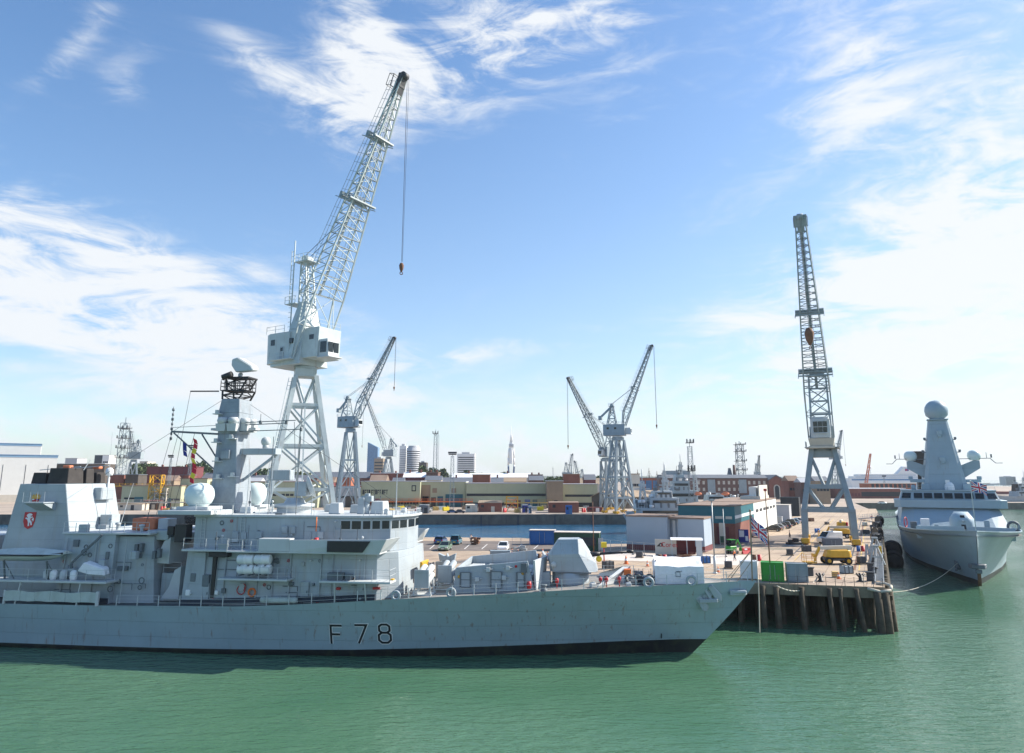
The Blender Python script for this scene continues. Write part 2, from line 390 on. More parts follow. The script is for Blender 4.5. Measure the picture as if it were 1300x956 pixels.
# ================================================================== the frigate
FR = Frame(24.5, 74.5, R(-8))
fx = lambda px, py, yl: FR.loc(px, py, yl)
frig = thing('frigate', 'pale grey frigate numbered F 78 moored broadside across the foreground', 'warship', (FR.ox, FR.oy, 0), FR.rz)
HB = Hull(133, 6.5, [(0, 6.97), (6.4, 6.9), (12.6, 6.78), (18.6, 6.5), (24.6, 6.16), (30.7, 5.86), (35.2, 5.6), (43, 5.08), (51, 4.64), (66, 4.4), (78, 4.32), (133, 4.5)],
          [(0, 0), (2, 1.1), (6, 2.7), (12, 4.35), (19, 5.7), (25, 6.6), (31, 7.25), (38, 7.8), (46, 8.05), (100, 8.05), (133, 6.6)],
          [(0, 0), (6.5, 0), (12, 1.1), (20, 2.9), (30, 4.9), (40, 6.3), (52, 7.2), (66, 7.5), (100, 7.4), (133, 5.6)],
          [(0, 1.3), (8, 1.25), (20, .95), (35, .62), (55, .42), (133, .4)])
hull = HB.build('hull', frig, ['hull', 'boot'])
HB.deck('foredeck', frig, 'deckf', u1=35.5)
HB.deck('weather_deck', frig, 'deck', u0=35.5)
# pennant number
mb = MB()
LET = {'F': [[(0, 0), (0, 1)], [(-.055, 1), (.62, 1)], [(0, .52), (.5, .52)]],
       '7': [[(-.02, 1), (.62, 1), (.16, 0)]],
       '8': [[(.18, 1), (.46, 1), (.6, .9), (.6, .66), (.46, .55), (.18, .55), (.04, .66), (.04, .9), (.18, 1)], [(.16, .55), (.48, .55), (.64, .42), (.64, .14), (.48, 0), (.16, 0), (0, .14), (0, .42), (.16, .55)]]}
for ch, px in (('F', 421.5), ('7', 451.5), ('8', 480)):
    mb = MB(); x0, z0 = fx(px, 817, -6.6)
    for w, off, m in ((.36, .03, 1), (.21, .05, 0)):
        strokes(mb, LET[ch], x0, z0, 1.78, w, HB, off, m)
    mb.build('pennant_character', ['black', 'white'], frig)
# draught marks and scuffs near the bow
for k in range(4):
    mb = MB(); x0, z0 = fx(840, 806+k*1.7, -1.6); mb.cbox((x0, -HB.half(-x0, z0)-.02, z0), .12, .03, .1); mb.build('draught_mark', 'black', frig)
# ---- superstructure
def sb(name, mats='ship', bevel=.03): return (lambda m: m.build(name, mats, frig, bevel=bevel))
m = MB()
m.prism([(-57.8, -6.85), (-37.2, -6.85), (-35.3, -5.0), (-35.0, 0), (-35.3, 5.0), (-37.2, 6.85), (-57.8, 6.85)], 4.3, 9.75,
        P2=[(-57.7, -6.45), (-37.4, -6.45), (-35.7, -4.8), (-35.4, 0), (-35.7, 4.8), (-37.4, 6.45), (-57.7, 6.45)])
m.prism([(-57.6, -5.7), (-39.4, -5.7), (-36.7, -4.5), (-35.6, -2.1), (-35.4, 0), (-35.6, 2.1), (-36.7, 4.5), (-39.4, 5.7), (-57.6, 5.7)], 9.755, 13.1)
sup = sb('superstructure')(m)
m = MB()   # bridge roof with overhang
m.prism([(-57.7, -5.85), (-40.6, -5.85), (-39.4, -6.0), (-36.4, -4.75), (-35.2, -2.2), (-35.0, 0), (-35.2, 2.2), (-36.4, 4.75), (-39.4, 6.0), (-57.7, 5.85)], 13.1, 13.32)
sb('bridge_roof', 'shipw', .02)(m)
# bridge windows round the front
BP = [(-41.6, -5.7), (-40.5, -5.7), (-39.4, -5.7), (-36.7, -4.5), (-35.6, -2.1), (-35.4, 0), (-35.6, 2.1), (-36.7, 4.5), (-39.4, 5.7)]
def win_on(a, b, t0, t1, z0, z1):
    a, b = Vector((*a, 0)), Vector((*b, 0)); d = (b-a); n = Vector((d.y, -d.x, 0)).normalized()
    p, q = a+d*t0, a+d*t1; w = MB(); fr_ = MB()
    for u, o, mm in ((0, .045, w), (.07, .02, fr_)):
        e = d.normalized()*u
        mm.extr([p-e+Vector((0, 0, z0-u)), q+e+Vector((0, 0, z0-u)), q+e+Vector((0, 0, z1+u)), p-e+Vector((0, 0, z1+u))], n*o)
    f = fr_.build('window_frame', 'shipw', frig); w.build('bridge_window', 'glass', f)
for a, b, sp in ((BP[0], BP[2], ((.02, .46), (.54, .98))), (BP[2], BP[3], ((.05, .3), (.37, .63), (.7, .95))), (BP[3], BP[4], ((.06, .46), (.54, .94))), (BP[4], BP[5], ((.08, .9),)), (BP[5], BP[6], ((.1, .92),)), (BP[6], BP[7], ((.06, .46), (.54, .94))), (BP[7], BP[8], ((.05, .3), (.37, .63), (.7, .95)))):
    for t in sp: win_on(a, b, t[0], t[1], 11.98, 12.78)
m = MB(); m.extr([(-57.9, -7.0, lerp(HB.zd, 57.9)-.12), (-37.3, -7.0, lerp(HB.zd, 37.3)-.12), (-37.3, -7.0, lerp(HB.zd, 37.3)+.42), (-57.9, -7.0, lerp(HB.zd, 57.9)+.42)], (0, .3, 0)); sb('wall_foot_strip', 'footstrip', 0)(m)  # dark strips added along the wall foot, widening the dark deck band
m = MB(); m.extr([(-72.1, -6.75, 4.25), (-66.05, -6.75, 4.28), (-66.05, -6.75, 4.85), (-72.1, -6.75, 4.8)], (0, .3, 0)); sb('wall_foot_strip', 'footstrip', 0)(m)
# walkway round the 02 deck, bridge wing bulwarks
for s in (-1, 1):
    m = MB(); y0, y1 = (-8.05, -5.705) if s < 0 else (5.705, 8.05)
    m.bx(-57.75, -52.6, y0+.5*(s < 0), y1-.5*(s > 0), 9.756, 9.95); m.bx(-52.6, -36.6, y0, y1, 9.757, 9.9)
    sb('walkway', 'shipw', .02)(m)
    m = MB(); ys = 8.05*s
    m.hexa([(-45.9, ys, 9.9), (-36.6, ys, 9.9), (-36.6, ys-.1*s, 9.9), (-45.9, ys-.1*s, 9.9), (-45.9, ys, 11.05), (-35.9, ys*1.03, 11.2), (-35.9, ys*1.03-.1*s, 11.2), (-45.9, ys-.1*s, 11.05)])
    m.hexa([(-36.6, ys-.1*s, 9.9), (-36.6, 4.6*s, 9.9), (-36.75, 4.6*s, 9.9), (-36.75, ys-.12*s, 9.9), (-35.9, ys*1.03-.1*s, 11.2), (-35.5, 4.9*s, 11.2), (-35.65, 4.9*s, 11.2), (-36.05, ys*1.03-.12*s, 11.2)])
    b = sb('bridge_wing_bulwark', 'shipw', .02)(m)
    if s < 0:
        q = MB(); q.extr([(-41.9, -8.32, 9.96), (-38.3, -8.32, 9.96), (-37.5, -8.34, 11.02), (-41.9, -8.32, 11.0)], (0, .3, 0)); q.build('dark_recess_panel', 'black', b)  # raised black panel standing for the dark recess in the bulwark
    m = MB(); m.bx(-49.2, -45.9, min(ys, ys-1.2*s), max(ys, ys-1.2*s), 9.9, 11.15); sb('deck_locker', 'shipw', .05)(m)
    m = MB(); yr = ys
    handrail(m, [(-57.6, yr*.93, 9.95), (-52.7, yr*.93, 9.95)], step=1.7); handrail(m, [(-52.5, yr, 9.9), (-49.3, yr, 9.9)], step=1.2)
    sb('walkway_rail', 'shipw', 0)(m)
# lower platforms
m = MB(); m.bx(-53.2, -45.9, -8.2, -6.5, 7.1, 7.28); sb('liferaft_platform', 'shipw', .02)(m)
m = MB(); handrail(m, [(-48.9, -8.15, 7.28), (-45.95, -8.15, 7.28), (-45.95, -6.9, 7.28)], step=.9); sb('platform_rail', 'shipw', 0)(m)
for i, px in enumerate((312.5, 334)):
    for j, py in enumerate((710, 722.5)):
        x, z = fx(px, py, -7.6); c = MB()
        c.lathe([(.01, -.82), (.40, -.82), (.47, -.74), (.47, -.1), (.5, -.08), (.5, .08), (.47, .1), (.47, .74), (.40, .82), (.01, .82)], (x, -7.6, z), 16, axis='x'); c.build('liferaft_canister', 'white', frig)
        s_ = MB(); s_.bx(x-.5, x-.42, -8.12, -7.08, z-.62, z-.5); s_.bx(x+.42, x+.5, -8.12, -7.08, z-.62, z-.5); s_.build('canister_cradle', 'shipd', frig)
m = MB(); m.bx(-42.6, -35.4, -8.2, -6.3, 7.05, 7.24); sb('lookout_platform', 'shipw', .02)(m)
m = MB(); handrail(m, [(-42.5, -8.15, 7.24), (-35.5, -8.15, 7.24), (-35.5, -6.2, 7.24)], step=1.6)
for x in (-41.1, -38.0): m.beam((x, -7.6, lerp(HB.zd, -x)), (x, -8.0, 7.06), .1)
sb('lookout_rail', 'shipw', 0)(m)
m = MB(); m.cbox((-41.2, -7.4, 7.6), 1.6, .7, .7); m.cbox((-39.9, -7.3, 7.5), .6, .6, .5); sb('lookout_gear', 'shipd', .05)(m)
# fittings on the side: doors, vents, pipes, boxes, ladders, lifebuoy, hose
for x, z, y in ((-47.6, 10.0, -5.71), (-41.9, 10.0, -5.71), (-44.6, 4.95, -6.83), (-55.2, 4.6, -6.83), (-38.8, 5.3, -6.83)):
    d = MB(); d.bx(x-.42, x+.42, y-.07, y+.02, z+.15, z+2.0); o = d.build('door', 'ship', frig, bevel=.04)
    h = MB(); h.bx(x+.22, x+.3, y-.12, y-.07, z+.9, z+1.15); h.build('door_handle', 'shipd', o)
for px, py, w, h, mt in ((262, 737, 9, 14, 'shipd'), (246, 733, 7, 10, 'shipd'), (370, 741, 6, 4, 'shipd'), (430, 747, 5, 3, 'red'), (446, 735, 7, 3, 'rust'), (276, 752, 4, 5, 'white'), (308, 745, 7, 9, 'ship'), (240, 752, 6, 7, 'white'), (350, 712, 5, 5, 'shipd'), (398, 742, 3, 3, 'shipd'), (478, 747, 8, 3, 'red'), (498, 737, 4, 4, 'yellow')):
    x, z = fx(px, py, -6.75); ww = w/12; hh = h/12; y = -6.85+.4*max(0, min(1, (z-4.3)/5.45)); d = MB()
    d.bx(x-ww/2, x+ww/2, y-.28, y+.15, z-hh/2, z+hh/2); d.build('vent_box' if mt in ('ship', 'shipd', 'white') else 'fire_locker', mt, frig, bevel=.04)
for px in (256, 283, 325, 345, 366, 405, 420, 461):
    x, _ = fx(px, 740, -6.9); p = MB(); p.tube((x, -6.92, lerp(HB.zd, -x)), (x, -6.55, 9.7), .06+.05*rnd.random(), n=6); p.build('pipe', 'ship', frig)
for px in (300, 315, 330, 362, 372, 385, 395, 408, 425):
    x, _ = fx(px, 675, -5.7); p = MB(); z0 = 10.0+rnd.random(); z1 = 11.5+rnd.random()*1.4
    if px % 2: p.tube((x, -5.78, z0), (x, -5.78, z1), .05, n=6); p.build('pipe', 'ship', frig)
    else: p.bx(x-.3, x+.3, -5.95, -5.65, z0+.9, z0+1.6); p.build('vent_box', rnd.choice(['ship', 'shipd', 'shipw']), frig, bevel=.03)
for x, y, z0, z1 in ((-52.2, -5.78, 9.9, 13.0), (-56.6, -5.78, 9.95, 13.0), (-56.4, -6.95, 4.5, 9.6), (-54.4, -6.92, 4.5, 9.6)):
    l = MB(); off = .35*(y < -6)
    for dx in (-.22, .22): l.beam((x+dx, y, z0), (x+dx, y+off, z1), .05)
    k = 0
    while z0+k*.33 < z1: l.beam((x-.22, y+off*(k*.33)/(z1-z0), z0+k*.33), (x+.22, y+off*(k*.33)/(z1-z0), z0+k*.33), .035); k += 1
    l.build('ladder', 'shipw', frig)
m = MB(); m.bx(-54.6, -54.2, -6.95, -6.5, 5.2, 9.2); m.bx(-54.9, -52.8, -7.3, -6.5, 9.2, 9.7); sb('exhaust_slot', 'black', .02)(m)
m = MB(); m.prism([(-57.2, -7.0), (-55.4, -7.0), (-55.4, -6.6), (-57.2, -6.6)], 4.5, 9.6, P2=[(-56.7, -6.75), (-55.5, -6.75), (-55.5, -6.3), (-56.7, -6.3)]); sb('trunking', 'ship', .03)(m)
x, z = fx(320, 752, -6.9); m = MB(); m.torus((x, -6.95, z), .36, .1, (0, 1, 0)); m.build('lifebuoy', 'orange', frig)
x, z = fx(306, 749, -6.9); m = MB(); m.torus((x, -6.93, z), .42, .05, (0, 1, 0)); m.torus((x+.25, -6.95, z+.3), .3, .04, (.2, 1, 0)); m.build('fire_hose', 'red', frig)
x, z = fx(400, 687, -7.9); m = MB(); m.lathe([(.01, -.3), (.2, -.3), (.25, 0), (.2, .3), (.01, .3)], (x, -7.6, z), 12); m.build('signal_drum', 'red', frig)
m = MB(); m.lathe([(.01, -.25), (.16, -.25), (.16, .25), (.01, .25)], (x-.35, -7.7, z-.1), 10); m.build('smoke_float', 'yellow', frig)
x, z = fx(402, 668, -7.6); m = MB(); m.tube((x, -7.7, z-.5), (x, -7.7, z+.9), .06); m.build('marker_pole', 'orange', frig)
fr2 = random.Random(42)
def side_y(x, z):
    if x > -57.8: return -6.85+.4*max(0, min(1, (z-4.3)/5.45)) if z < 9.75 else -5.7
    if x > -66: return -6.0+.35*max(0, min(1, (z-4.3)/6.7))
    return -6.6+.4*max(0, min(1, (z-4.3)/6.9))
for k in range(58):
    lo = k % 3; x = fr2.uniform(-57.2, -38.5) if k < 40 else fr2.uniform(-71.8, -62.5)
    z = (fr2.uniform(5.0, 6.8), fr2.uniform(7.8, 9.3), fr2.uniform(10.3, 12.8))[lo] if k < 40 else fr2.uniform(5.2, 10.4)
    y = side_y(x, z); d = MB(); kind = fr2.choice(['scuttle', 'junction_box', 'cable_run', 'bulkhead_lamp', 'valve', 'cable_run'])
    if kind == 'scuttle': d.torus((x, y-.03, z), .2, .05, (0, 1, 0), 14, 6); mt = 'shipd'
    elif kind == 'junction_box': a = fr2.uniform(.15, .35); d.bx(x-a, x+a, y-.2, y+.05, z-a*1.2, z+a*1.2); mt = fr2.choice(['ship', 'shipd', 'shipw', 'shipd'])
    elif kind == 'cable_run': L_ = fr2.uniform(.8, 2.6); d.tube((x-L_/2, y-.06, z), (x+L_/2, y-.06, z), .035, n=5); d.tube((x+L_/2, y-.06, z), (x+L_/2, y-.06, z-fr2.uniform(.3, .9)), .035, n=5); mt = 'shipd'
    elif kind == 'bulkhead_lamp': d.tube((x, y, z), (x, y-.25, z), .05, n=6); d.ball((x, y-.28, z), .11, 8); mt = 'shipw'
    else: d.torus((x, y-.1, z), .13, .03, (0, 1, 0), 10, 5); d.tube((x, y, z), (x, y-.1, z), .03, n=5); mt = fr2.choice(['red', 'shipd', 'shipd'])
    d.build(kind, mt, frig)
# radomes, sponsons
for s, px, py in ((-1, 253.5, 631), (1, 324, 627)):
    x, z = fx(px, py, 4*s); x = -58.4 if s < 0 else x
    m = MB(); m.prism([(-61.2, 2.4*s), (-55.2, 2.4*s), (-55.2, 6.9*s), (-61.2, 6.9*s)], 13.33, 13.75); m.prism([(-60.0, 2.6*s), (-56.4, 2.6*s), (-56.4, 5.6*s), (-60.0, 5.6*s)], 13.752, 14.1) if s < 0 else m.prism([(x-1.3, 2.9*s), (x+1.3, 2.9*s), (x+1.3, 5.3*s), (x-1.3, 5.3*s)], 13.752, 14.0)
    sb('radome_platform', 'shipw', .03)(m)
    m = MB(); r = 1.52 if s < 0 else 1.3
    m.lathe([(.9*r/1.5, 14.0), (.95*r/1.5, 14.15), (1.3*r/1.5, 14.5), (1.48*r/1.5, 14.95), (1.52*r/1.5, 15.3), (1.42*r/1.5, 15.85), (1.15*r/1.5, 16.25), (.7*r/1.5, 16.5), (.02, 16.58)], (x, 4*s, 0), 28); m.build('satellite_radome', 'dome', frig)
# mast
m = MB()
m.frus((-58.6, -55.3, -1.8, 1.8), (-58.3, -56.0, -1.5, 1.5), 13.32, 22.0)
m.frus((-58.3, -56.0, -1.5, 1.5), (-58.4, -55.8, -1.62, 1.62), 22.002, 22.8); m.bx(-58.4, -55.8, -1.62, 1.62, 22.8, 24.4); m.frus((-58.4, -55.8, -1.62, 1.62), (-58.2, -56.0, -1.45, 1.45), 24.4, 26.0)
m.bx(-57.6, -56.5, -1.9, -1.65, 19.2, 20.2)
sb('foremast', 'mastp', .05)(m)
for yy, xx in ((-1.72, -57.7), (-1.72, -56.4), (.9, -55.58), (-.7, -55.58)):
    m = MB(); a = 'y' if abs(yy) > 1.5 else 'x'
    m.lathe([(.01, -.35), (.5, -.35), (.62, 0), (.5, .35), (.01, .35)], (xx, yy, 23.5), 14, axis='z'); m.frus((xx-.5, xx+.5, yy-.35, yy+.35), (xx-.6, xx+.6, yy-.45, yy+.45), 22.3, 23.15); m.build('mast_antenna', 'shipw', frig)
for s, x0 in ((-1, -58.5), (1, -55.6)):
    m = MB(); m.prism([(x0, -.8), (x0+s*1.3*(1 if s > 0 else 1), -.5), (x0+s*1.3, .5), (x0, .8)], 22.5, 22.75); m.build('mast_wing', 'shipw', frig)
m = MB()   # lattice top
A = [(-58.2, -1.3, 26.0), (-56.2, -1.3, 26.0), (-56.2, 1.3, 26.0), (-58.2, 1.3, 26.0)]; B = [(-58.3, -1.2, 27.0), (-55.6, -1.2, 27.0), (-55.6, 1.2, 27.0), (-58.3, 1.2, 27.0)]
lattice(m, A, B, 2, .16); m.bx(-58.6, -55.5, -1.15, 1.15, 27.0, 27.1)
handrail(m, [(-58.6, -1.15, 27.0), (-55.5, -1.15, 27.0), (-55.5, 1.15, 27.0), (-58.6, 1.15, 27.0), (-58.6, -1.15, 27.0)], h=1.2, step=.7, r=.05, rails=(.5, .9, 1.3))
lattice(m, [(-58, -1, 27.1), (-56.2, -1, 27.1), (-56.2, 1, 27.1), (-58, 1, 27.1)], [(-58.1, -1, 28.5), (-55.4, -1, 28.5), (-55.4, 1, 28.5), (-58.1, 1, 28.5)], 2, .15)
m.bx(-58.2, -55.3, -1.1, 1.1, 28.45, 28.62); m.tube((-58.3, -1.4, 28.5), (-57.2, -1.4, 28.9), .35)
m.beam((-58.6, -1.5, 26.9), (-62.1, -1.5, 26.95), .14)
sb('mast_top_platform', 'black', 0)(m)
m = MB()   # surface radar
m.tube((-56.9, 0, 28.6), (-56.9, 0, 29.2), .3)
m.extr([(-57.8, -.7, 30.75), (-57.7, -.9, 30.0), (-57.1, -.85, 29.15), (-55.2, -.75, 29.3), (-55.0, -.7, 29.5), (-55.3, -.7, 29.95), (-57.0, -.8, 30.95)], (.2, 1.1, .1)); sb('air_search_radar', 'shipw', .12)(m)
m = MB()   # yards aft and their braces
m.beam((-58.2, -1.4, 22.0), (-64.1, -1.4, 22.35), .22); m.beam((-63.8, -1.4, 22.2), (-57.9, -1.4, 17.6), .13); m.beam((-60.3, -1.4, 22.0), (-57.9, -1.4, 18.8), .13)
m.beam((-58.2, -1.4, 23.0), (-64.0, -1.4, 22.8), .05)
for k in range(7): m.tube((-64.1, -1.4, 21.4+k*.55), (-64.1, -1.4, 21.7+k*.55), .14-.03*(k % 2)); 
m.beam((-64.1, -1.4, 21.3), (-64.1, -1.4, 25.2), .05)
sb('aft_yard', 'shipd', 0)(m)
m = MB()
m.bx(-55.9, -51.6, -.7, .7, 19.7, 20.4); m.beam((-51.7, 0, 19.8), (-55.6, 0, 16.9), .3); m.beam((-51.9, -.6, 19.7), (-51.9, -.6, 13.4), .1)
sb('forward_arm', 'ship', .04)(m)
m = MB(); m.ball((-53.2, 0, 21.2), .55, 14); m.tube((-53.2, 0, 20.4), (-53.2, 0, 20.9), .35); m.build('antenna_pod', 'shipw', frig)
m = MB()
for z, x1 in ((22.3, -48.3), (23.0, -50.2), (23.3, -49.0)): m.beam((-56.2, -1.0, z), (x1, -1.6, z+.15), .09)
for x, z in ((-50.2, 23.2), (-53.3, 23.3), (-48.4, 22.4)): m.beam((x, -1.4, z), (x, -1.4, z+.9), .05); m.cbox((x, -1.4, z), .25, .25, .35)
m.beam((-49.2, -1.5, 23.3), (-48.8, -1.2, 17.0), .05)
for x in (-47.2, -50.3): m.beam((x, -4.2, 13.3), (x, -4.0, 21.5), .06)
sb('forward_yards', 'shipd', 0)(m)
for x, z, d in ((-58.3, 24.2, -1), (-58.2, 21.0, -1), (-57.9, 18.9, -1), (-57.6, 17.0, -1), (-56.4, 21.4, 1), (-55.9, 17.2, 1)): m = MB(); m.bx(x-.5, x+.5, -2.1, -1.4, z, z+.1); m.cbox((x, -1.95, z+.29), .35, .35, .4); sb('mast_bracket', 'shipw', 0)(m)
m = MB()
for a, b in (((-62.1, -1.5, 26.9), (-62.6, -3, 14)), ((-64, -1.4, 22.3), (-64.5, -4, 11.8)), ((-63.2, -1.4, 22.2), (-63.3, -4, 13)), ((-58, -1.3, 26), (-73, 0, 17.5)), ((-56, 1, 25.6), (-38, 3, 14)), ((-61.2, -1.4, 22.1), (-61.4, -4, 13.4))): m.tube(a, b, .022, n=4)
sb('rigging', 'wire', 0)(m)
# signal flags hanging at the halyard
def hoist(label, P, cols, name='signal_flag'):
    m = MB()
    for k in range(len(P)-1):
        a, b = Vector(P[k]), Vector(P[k+1])
        o = m.pts([a, a+Vector((.55, -.15, -.25)), b+Vector((.55, -.1, -.2)), b]); m.face((o, o+1, o+2, o+3), k % len(cols))
    o = m.build(name, cols); o.parent = None
    o.location = (FR.ox, FR.oy, 0); o.rotation_euler.z = FR.rz
    so = o.modifiers.new('cloth', 'SOLIDIFY'); so.thickness = .02
    return tag(o, label, 'flag')
X1, Z1 = fx(245, 556, -3); X2, Z2 = fx(249, 612, -3)
P = [(X1+.02*k, -3+.25*math.sin(k*1.3), Z1+(Z2-Z1)*k/9+.0) for k in range(10)]
hoist('red and yellow signal flags hanging in a hoist behind the frigate mast', P, ['flagred', 'flagred', 'brighty', 'flagred', 'brighty'])
X1, Z1 = fx(232, 561, -3)
hoist('small dark blue flag hanging limp under the aft yard of the frigate', [(X1, -3, Z1), (X1+.1, -3, Z1-.9), (X1+.3, -3.1, Z1-1.5)], ['flagblue'])
for k in range(34):
    if k < 14: x, y, z = fr2.uniform(-57, -37.5), fr2.uniform(-7.6, -6.2), 9.92; 
    elif k < 26: x, y, z = fr2.uniform(-55, -37.5), fr2.uniform(-5.3, 2.5), 13.33
    else: x, y, z = fr2.uniform(-72, -63), fr2.uniform(-6, -1), 11.41
    kd = fr2.choice(['roof_locker', 'ventilator', 'aerial_post', 'lamp_post', 'roof_locker', 'hatch']); m = MB()
    if kd == 'roof_locker': a = fr2.uniform(.25, .55); m.bx(x-a, x+a, y-a*.6, y+a*.6, z, z+fr2.uniform(.4, 1.0)); mt = fr2.choice(['ship', 'shipd', 'shipw', 'mastp'])
    elif kd == 'ventilator': m.lathe([(.16, 0), (.16, .5), (.3, .55), (.3, .72), (.01, .8)], (x, y, z), 10); mt = fr2.choice(['ship', 'shipw'])
    elif kd == 'aerial_post': m.tube((x, y, z), (x, y, z+fr2.uniform(1.2, 2.8)), .045, n=5); m.cbox((x, y, z+1.1), .2, .2, .25); mt = 'shipd'
    elif kd == 'lamp_post': m.tube((x, y, z), (x, y, z+1.2), .04, n=5); m.ball((x, y, z+1.3), .15, 8); mt = 'shipw'
    else: m.bx(x-.4, x+.4, y-.4, y+.4, z, z+.15); mt = 'shipd'
    m.build(kd, mt, frig)
for x0, x1, z, y in ((-50, -45.7, 9.9, -8.02), (-57.6, -52, 13.33, -5.8), (-72.3, -62.4, 11.4, -6.3), (-61.5, -59.5, 7.2, -4.5)):
    m = MB(); handrail(m, [(x0, y, z), (x1, y, z)], h=1.0, step=1.3, r=.035); m.build('walkway_rail', 'shipw', frig)
# bridge roof equipment
m = MB(); m.lathe([(1.9, 13.33), (1.9, 13.9), (2.2, 13.95), (2.2, 14.25), (1.2, 14.35), (.9, 14.9), (.01, 14.95)], (-49.3, 0, 0), 20); sb('director_pedestal', 'shipw', 0)(m)
m = MB(); m.cbox((-48.4, 0, 15.9), 1.4, 1.5, 1.6); m.cbox((-51.3, .5, 17.4), 2.6, 1.2, 1.2); sb('tracking_director', 'ship', .08)(m)
m = MB(); c = Matrix.Translation((-47.6, -.6, 16.0)) @ Matrix.Rotation(R(28), 4, 'Z') @ Matrix.Rotation(R(-68), 4, 'Y').inverted()
d = MB(c); d.lathe([(.01, 0), (.7, .06), (1.15, .3), (1.3, .5), (1.24, .5), (1.1, .34), (.68, .12), (.01, .06)], n=22); d.tube((0, 0, 0), (0, 0, .9), .08); sb('tracker_dish', 'shipw', 0)(d)
for x, y, w, dd, h, mt in ((-43.4, -2.5, 1.2, 1.4, 1.15, 'shipw'), (-42.0, -.5, 1, 1, .9, 'ship'), (-39.0, -1.2, 1.5, 2.2, 1.3, 'shipw'), (-40.6, -2.4, .8, .9, 1.7, 'ship'), (-37.8, -2.6, .5, .5, .6, 'shipw'), (-46.0, 2.5, 1.2, 1.2, .8, 'ship'), (-53.6, -2.4, 1.4, 1, .7, 'shipw'), (-37.2, 1.8, .6, .6, .5, 'shipw')):
    m = MB(); m.frus((x-w/2, x+w/2, y-dd/2, y+dd/2), (x-w*.42, x+w*.42, y-dd*.42, y+dd*.42), 13.33, 13.33+h); sb('roof_locker', mt, .06)(m)
m = MB(); m.tube((-40.2, -2.2, 13.33), (-40.2, -2.2, 14.6), .4); m.cbox((-40.1, -2.2, 14.9), 1.2, .7, .6); m.cbox((-40.1, -2.2, 15.3), .5, .5, .3); sb('optical_sight', 'ship', .05)(m)
m = MB(); handrail(m, [(-55, -5.75, 13.32), (-44.5, -5.75, 13.32)], h=1.0, step=1.5, r=.025); sb('roof_rail', 'shipw', 0)(m); m = MB(); handrail(m, [(-39.2, -5.8, 13.32), (-36.5, -4.6, 13.32), (-35.3, -2, 13.32), (-35.1, 0, 13.32), (-35.3, 2, 13.32), (-36.5, 4.6, 13.32)], h=.5, step=.5, r=.04, rails=(.5,)); sb('roof_rail', 'shipw', 0)(m)
for x, y, h in ((-36.6, -3.2, 4.4), (-38.6, 3.5, 4.4), (-52.0, -5.6, 6), (-44.9, -5.5, 3)): m = MB(); m.tube((x, y, 13.3), (x, y, 13.3+h), .05, .02, n=5); sb('whip_aerial', 'shipw', 0)(m)
# ---- midships block and funnel
m = MB()
m.prism([(-72.2, -6.6), (-66.0, -6.6), (-66.0, 6.6), (-72.2, 6.6)], 4.3, 11.2, P2=[(-72.2, -6.2), (-66.2, -6.2), (-66.2, 6.2), (-72.2, 6.2)])
m.prism([(-66.0, -6.0), (-61.6, -5.6), (-61.6, 5.6), (-66.0, 6.0)], 4.3, 11.0, P2=[(-66.2, -5.6), (-62.4, -5.3), (-62.4, 5.3), (-66.2, 5.6)])
m.prism([(-61.6, -4.6), (-59.4, -4.6), (-59.4, 4.6), (-61.6, 4.6)], 4.3, 7.2)
sb('midships_deckhouse')(m)
m = MB(); m.bx(-72.4, -62.2, -6.35, 6.35, 11.21, 11.4); sb('deckhouse_roof', 'shipw', .02)(m)
for x0, z0, z1, y in ((-61.55, 8.2, 10.9, -4.9), (-59.9, 4.7, 8.0, -5.2)):
    m = MB(); m.extr([(x0-1.2, y, z0), (x0+1.0, y, z0), (x0+.9, y, z1), (x0+.1, y, z1-.4), (x0-.4, y, z0+1.2)], (0, .25, 0)); m.extr([(x0+.9, y-.3, z0), (x0+1.0, y-.3, z0), (x0+1.0, y+3, z0), (x0+.9, y+3, z0)], (0, 0, z1-z0)); sb('blast_screen', 'shipw', .02)(m)
for px, py, w, h in ((170, 697, 4, 10), (176, 696, 4, 10), (193, 705, 4, 9), (199, 703, 4, 10), (153, 722, 12, 5), (138, 705, 4, 8)):
    x, z = fx(px, py, -6.2); d = MB(); y = -6.65+.4*max(0, (z-4.3)/6.9) if x < -66 else -6.05+.3*max(0, (z-4.3)/6.7); d.bx(x-w/22, x+w/22, y-.12, y+.3, z-h/22, z+h/22); d.build('vent_louvre', 'shipd', frig, bevel=.02)
for k in range(9):
    x = -71.6+k*1.15; z = 5.2+(k*37 % 5)*.9; d = MB()
    if k % 3 == 0: d.tube((x, -6.68, 4.4), (x, -6.42, 10.8), .07, n=6); d.build('pipe', 'ship', frig)
    elif k % 3 == 1: d.bx(x-.35, x+.35, -6.95, -6.3, z, z+.8); d.build('vent_box', 'ship', frig, bevel=.04)
    else: d.torus((x, -6.72, z+.6), .28, .06); d.build('hose_reel', 'shipd', frig)
m = MB(); m.beam((-70.4, -7.0, 8.3), (-67.4, -6.7, 11.2), .18); m.beam((-70.4, -7.0, 8.3), (-70.4, -6.6, 7.0), .2); sb('boat_davit', 'shipd', 0)(m)
m = MB(); m.bx(-84, -65.3, -8.25, -6.15, 6.5, 6.72); sb('boat_deck', 'shipw', .02)(m)
m = MB(); m.beam((-75.5, -8.0, 4.3), (-75.0, -8.1, 6.5), .12); m.beam((-68.5, -8.0, 4.3), (-68.2, -8.1, 6.5), .12); handrail(m, [(-83, -8.2, 6.72), (-65.4, -8.2, 6.72), (-65.4, -6.8, 6.72)], step=2.1); sb('boat_deck_rail', 'shipw', 0)(m)
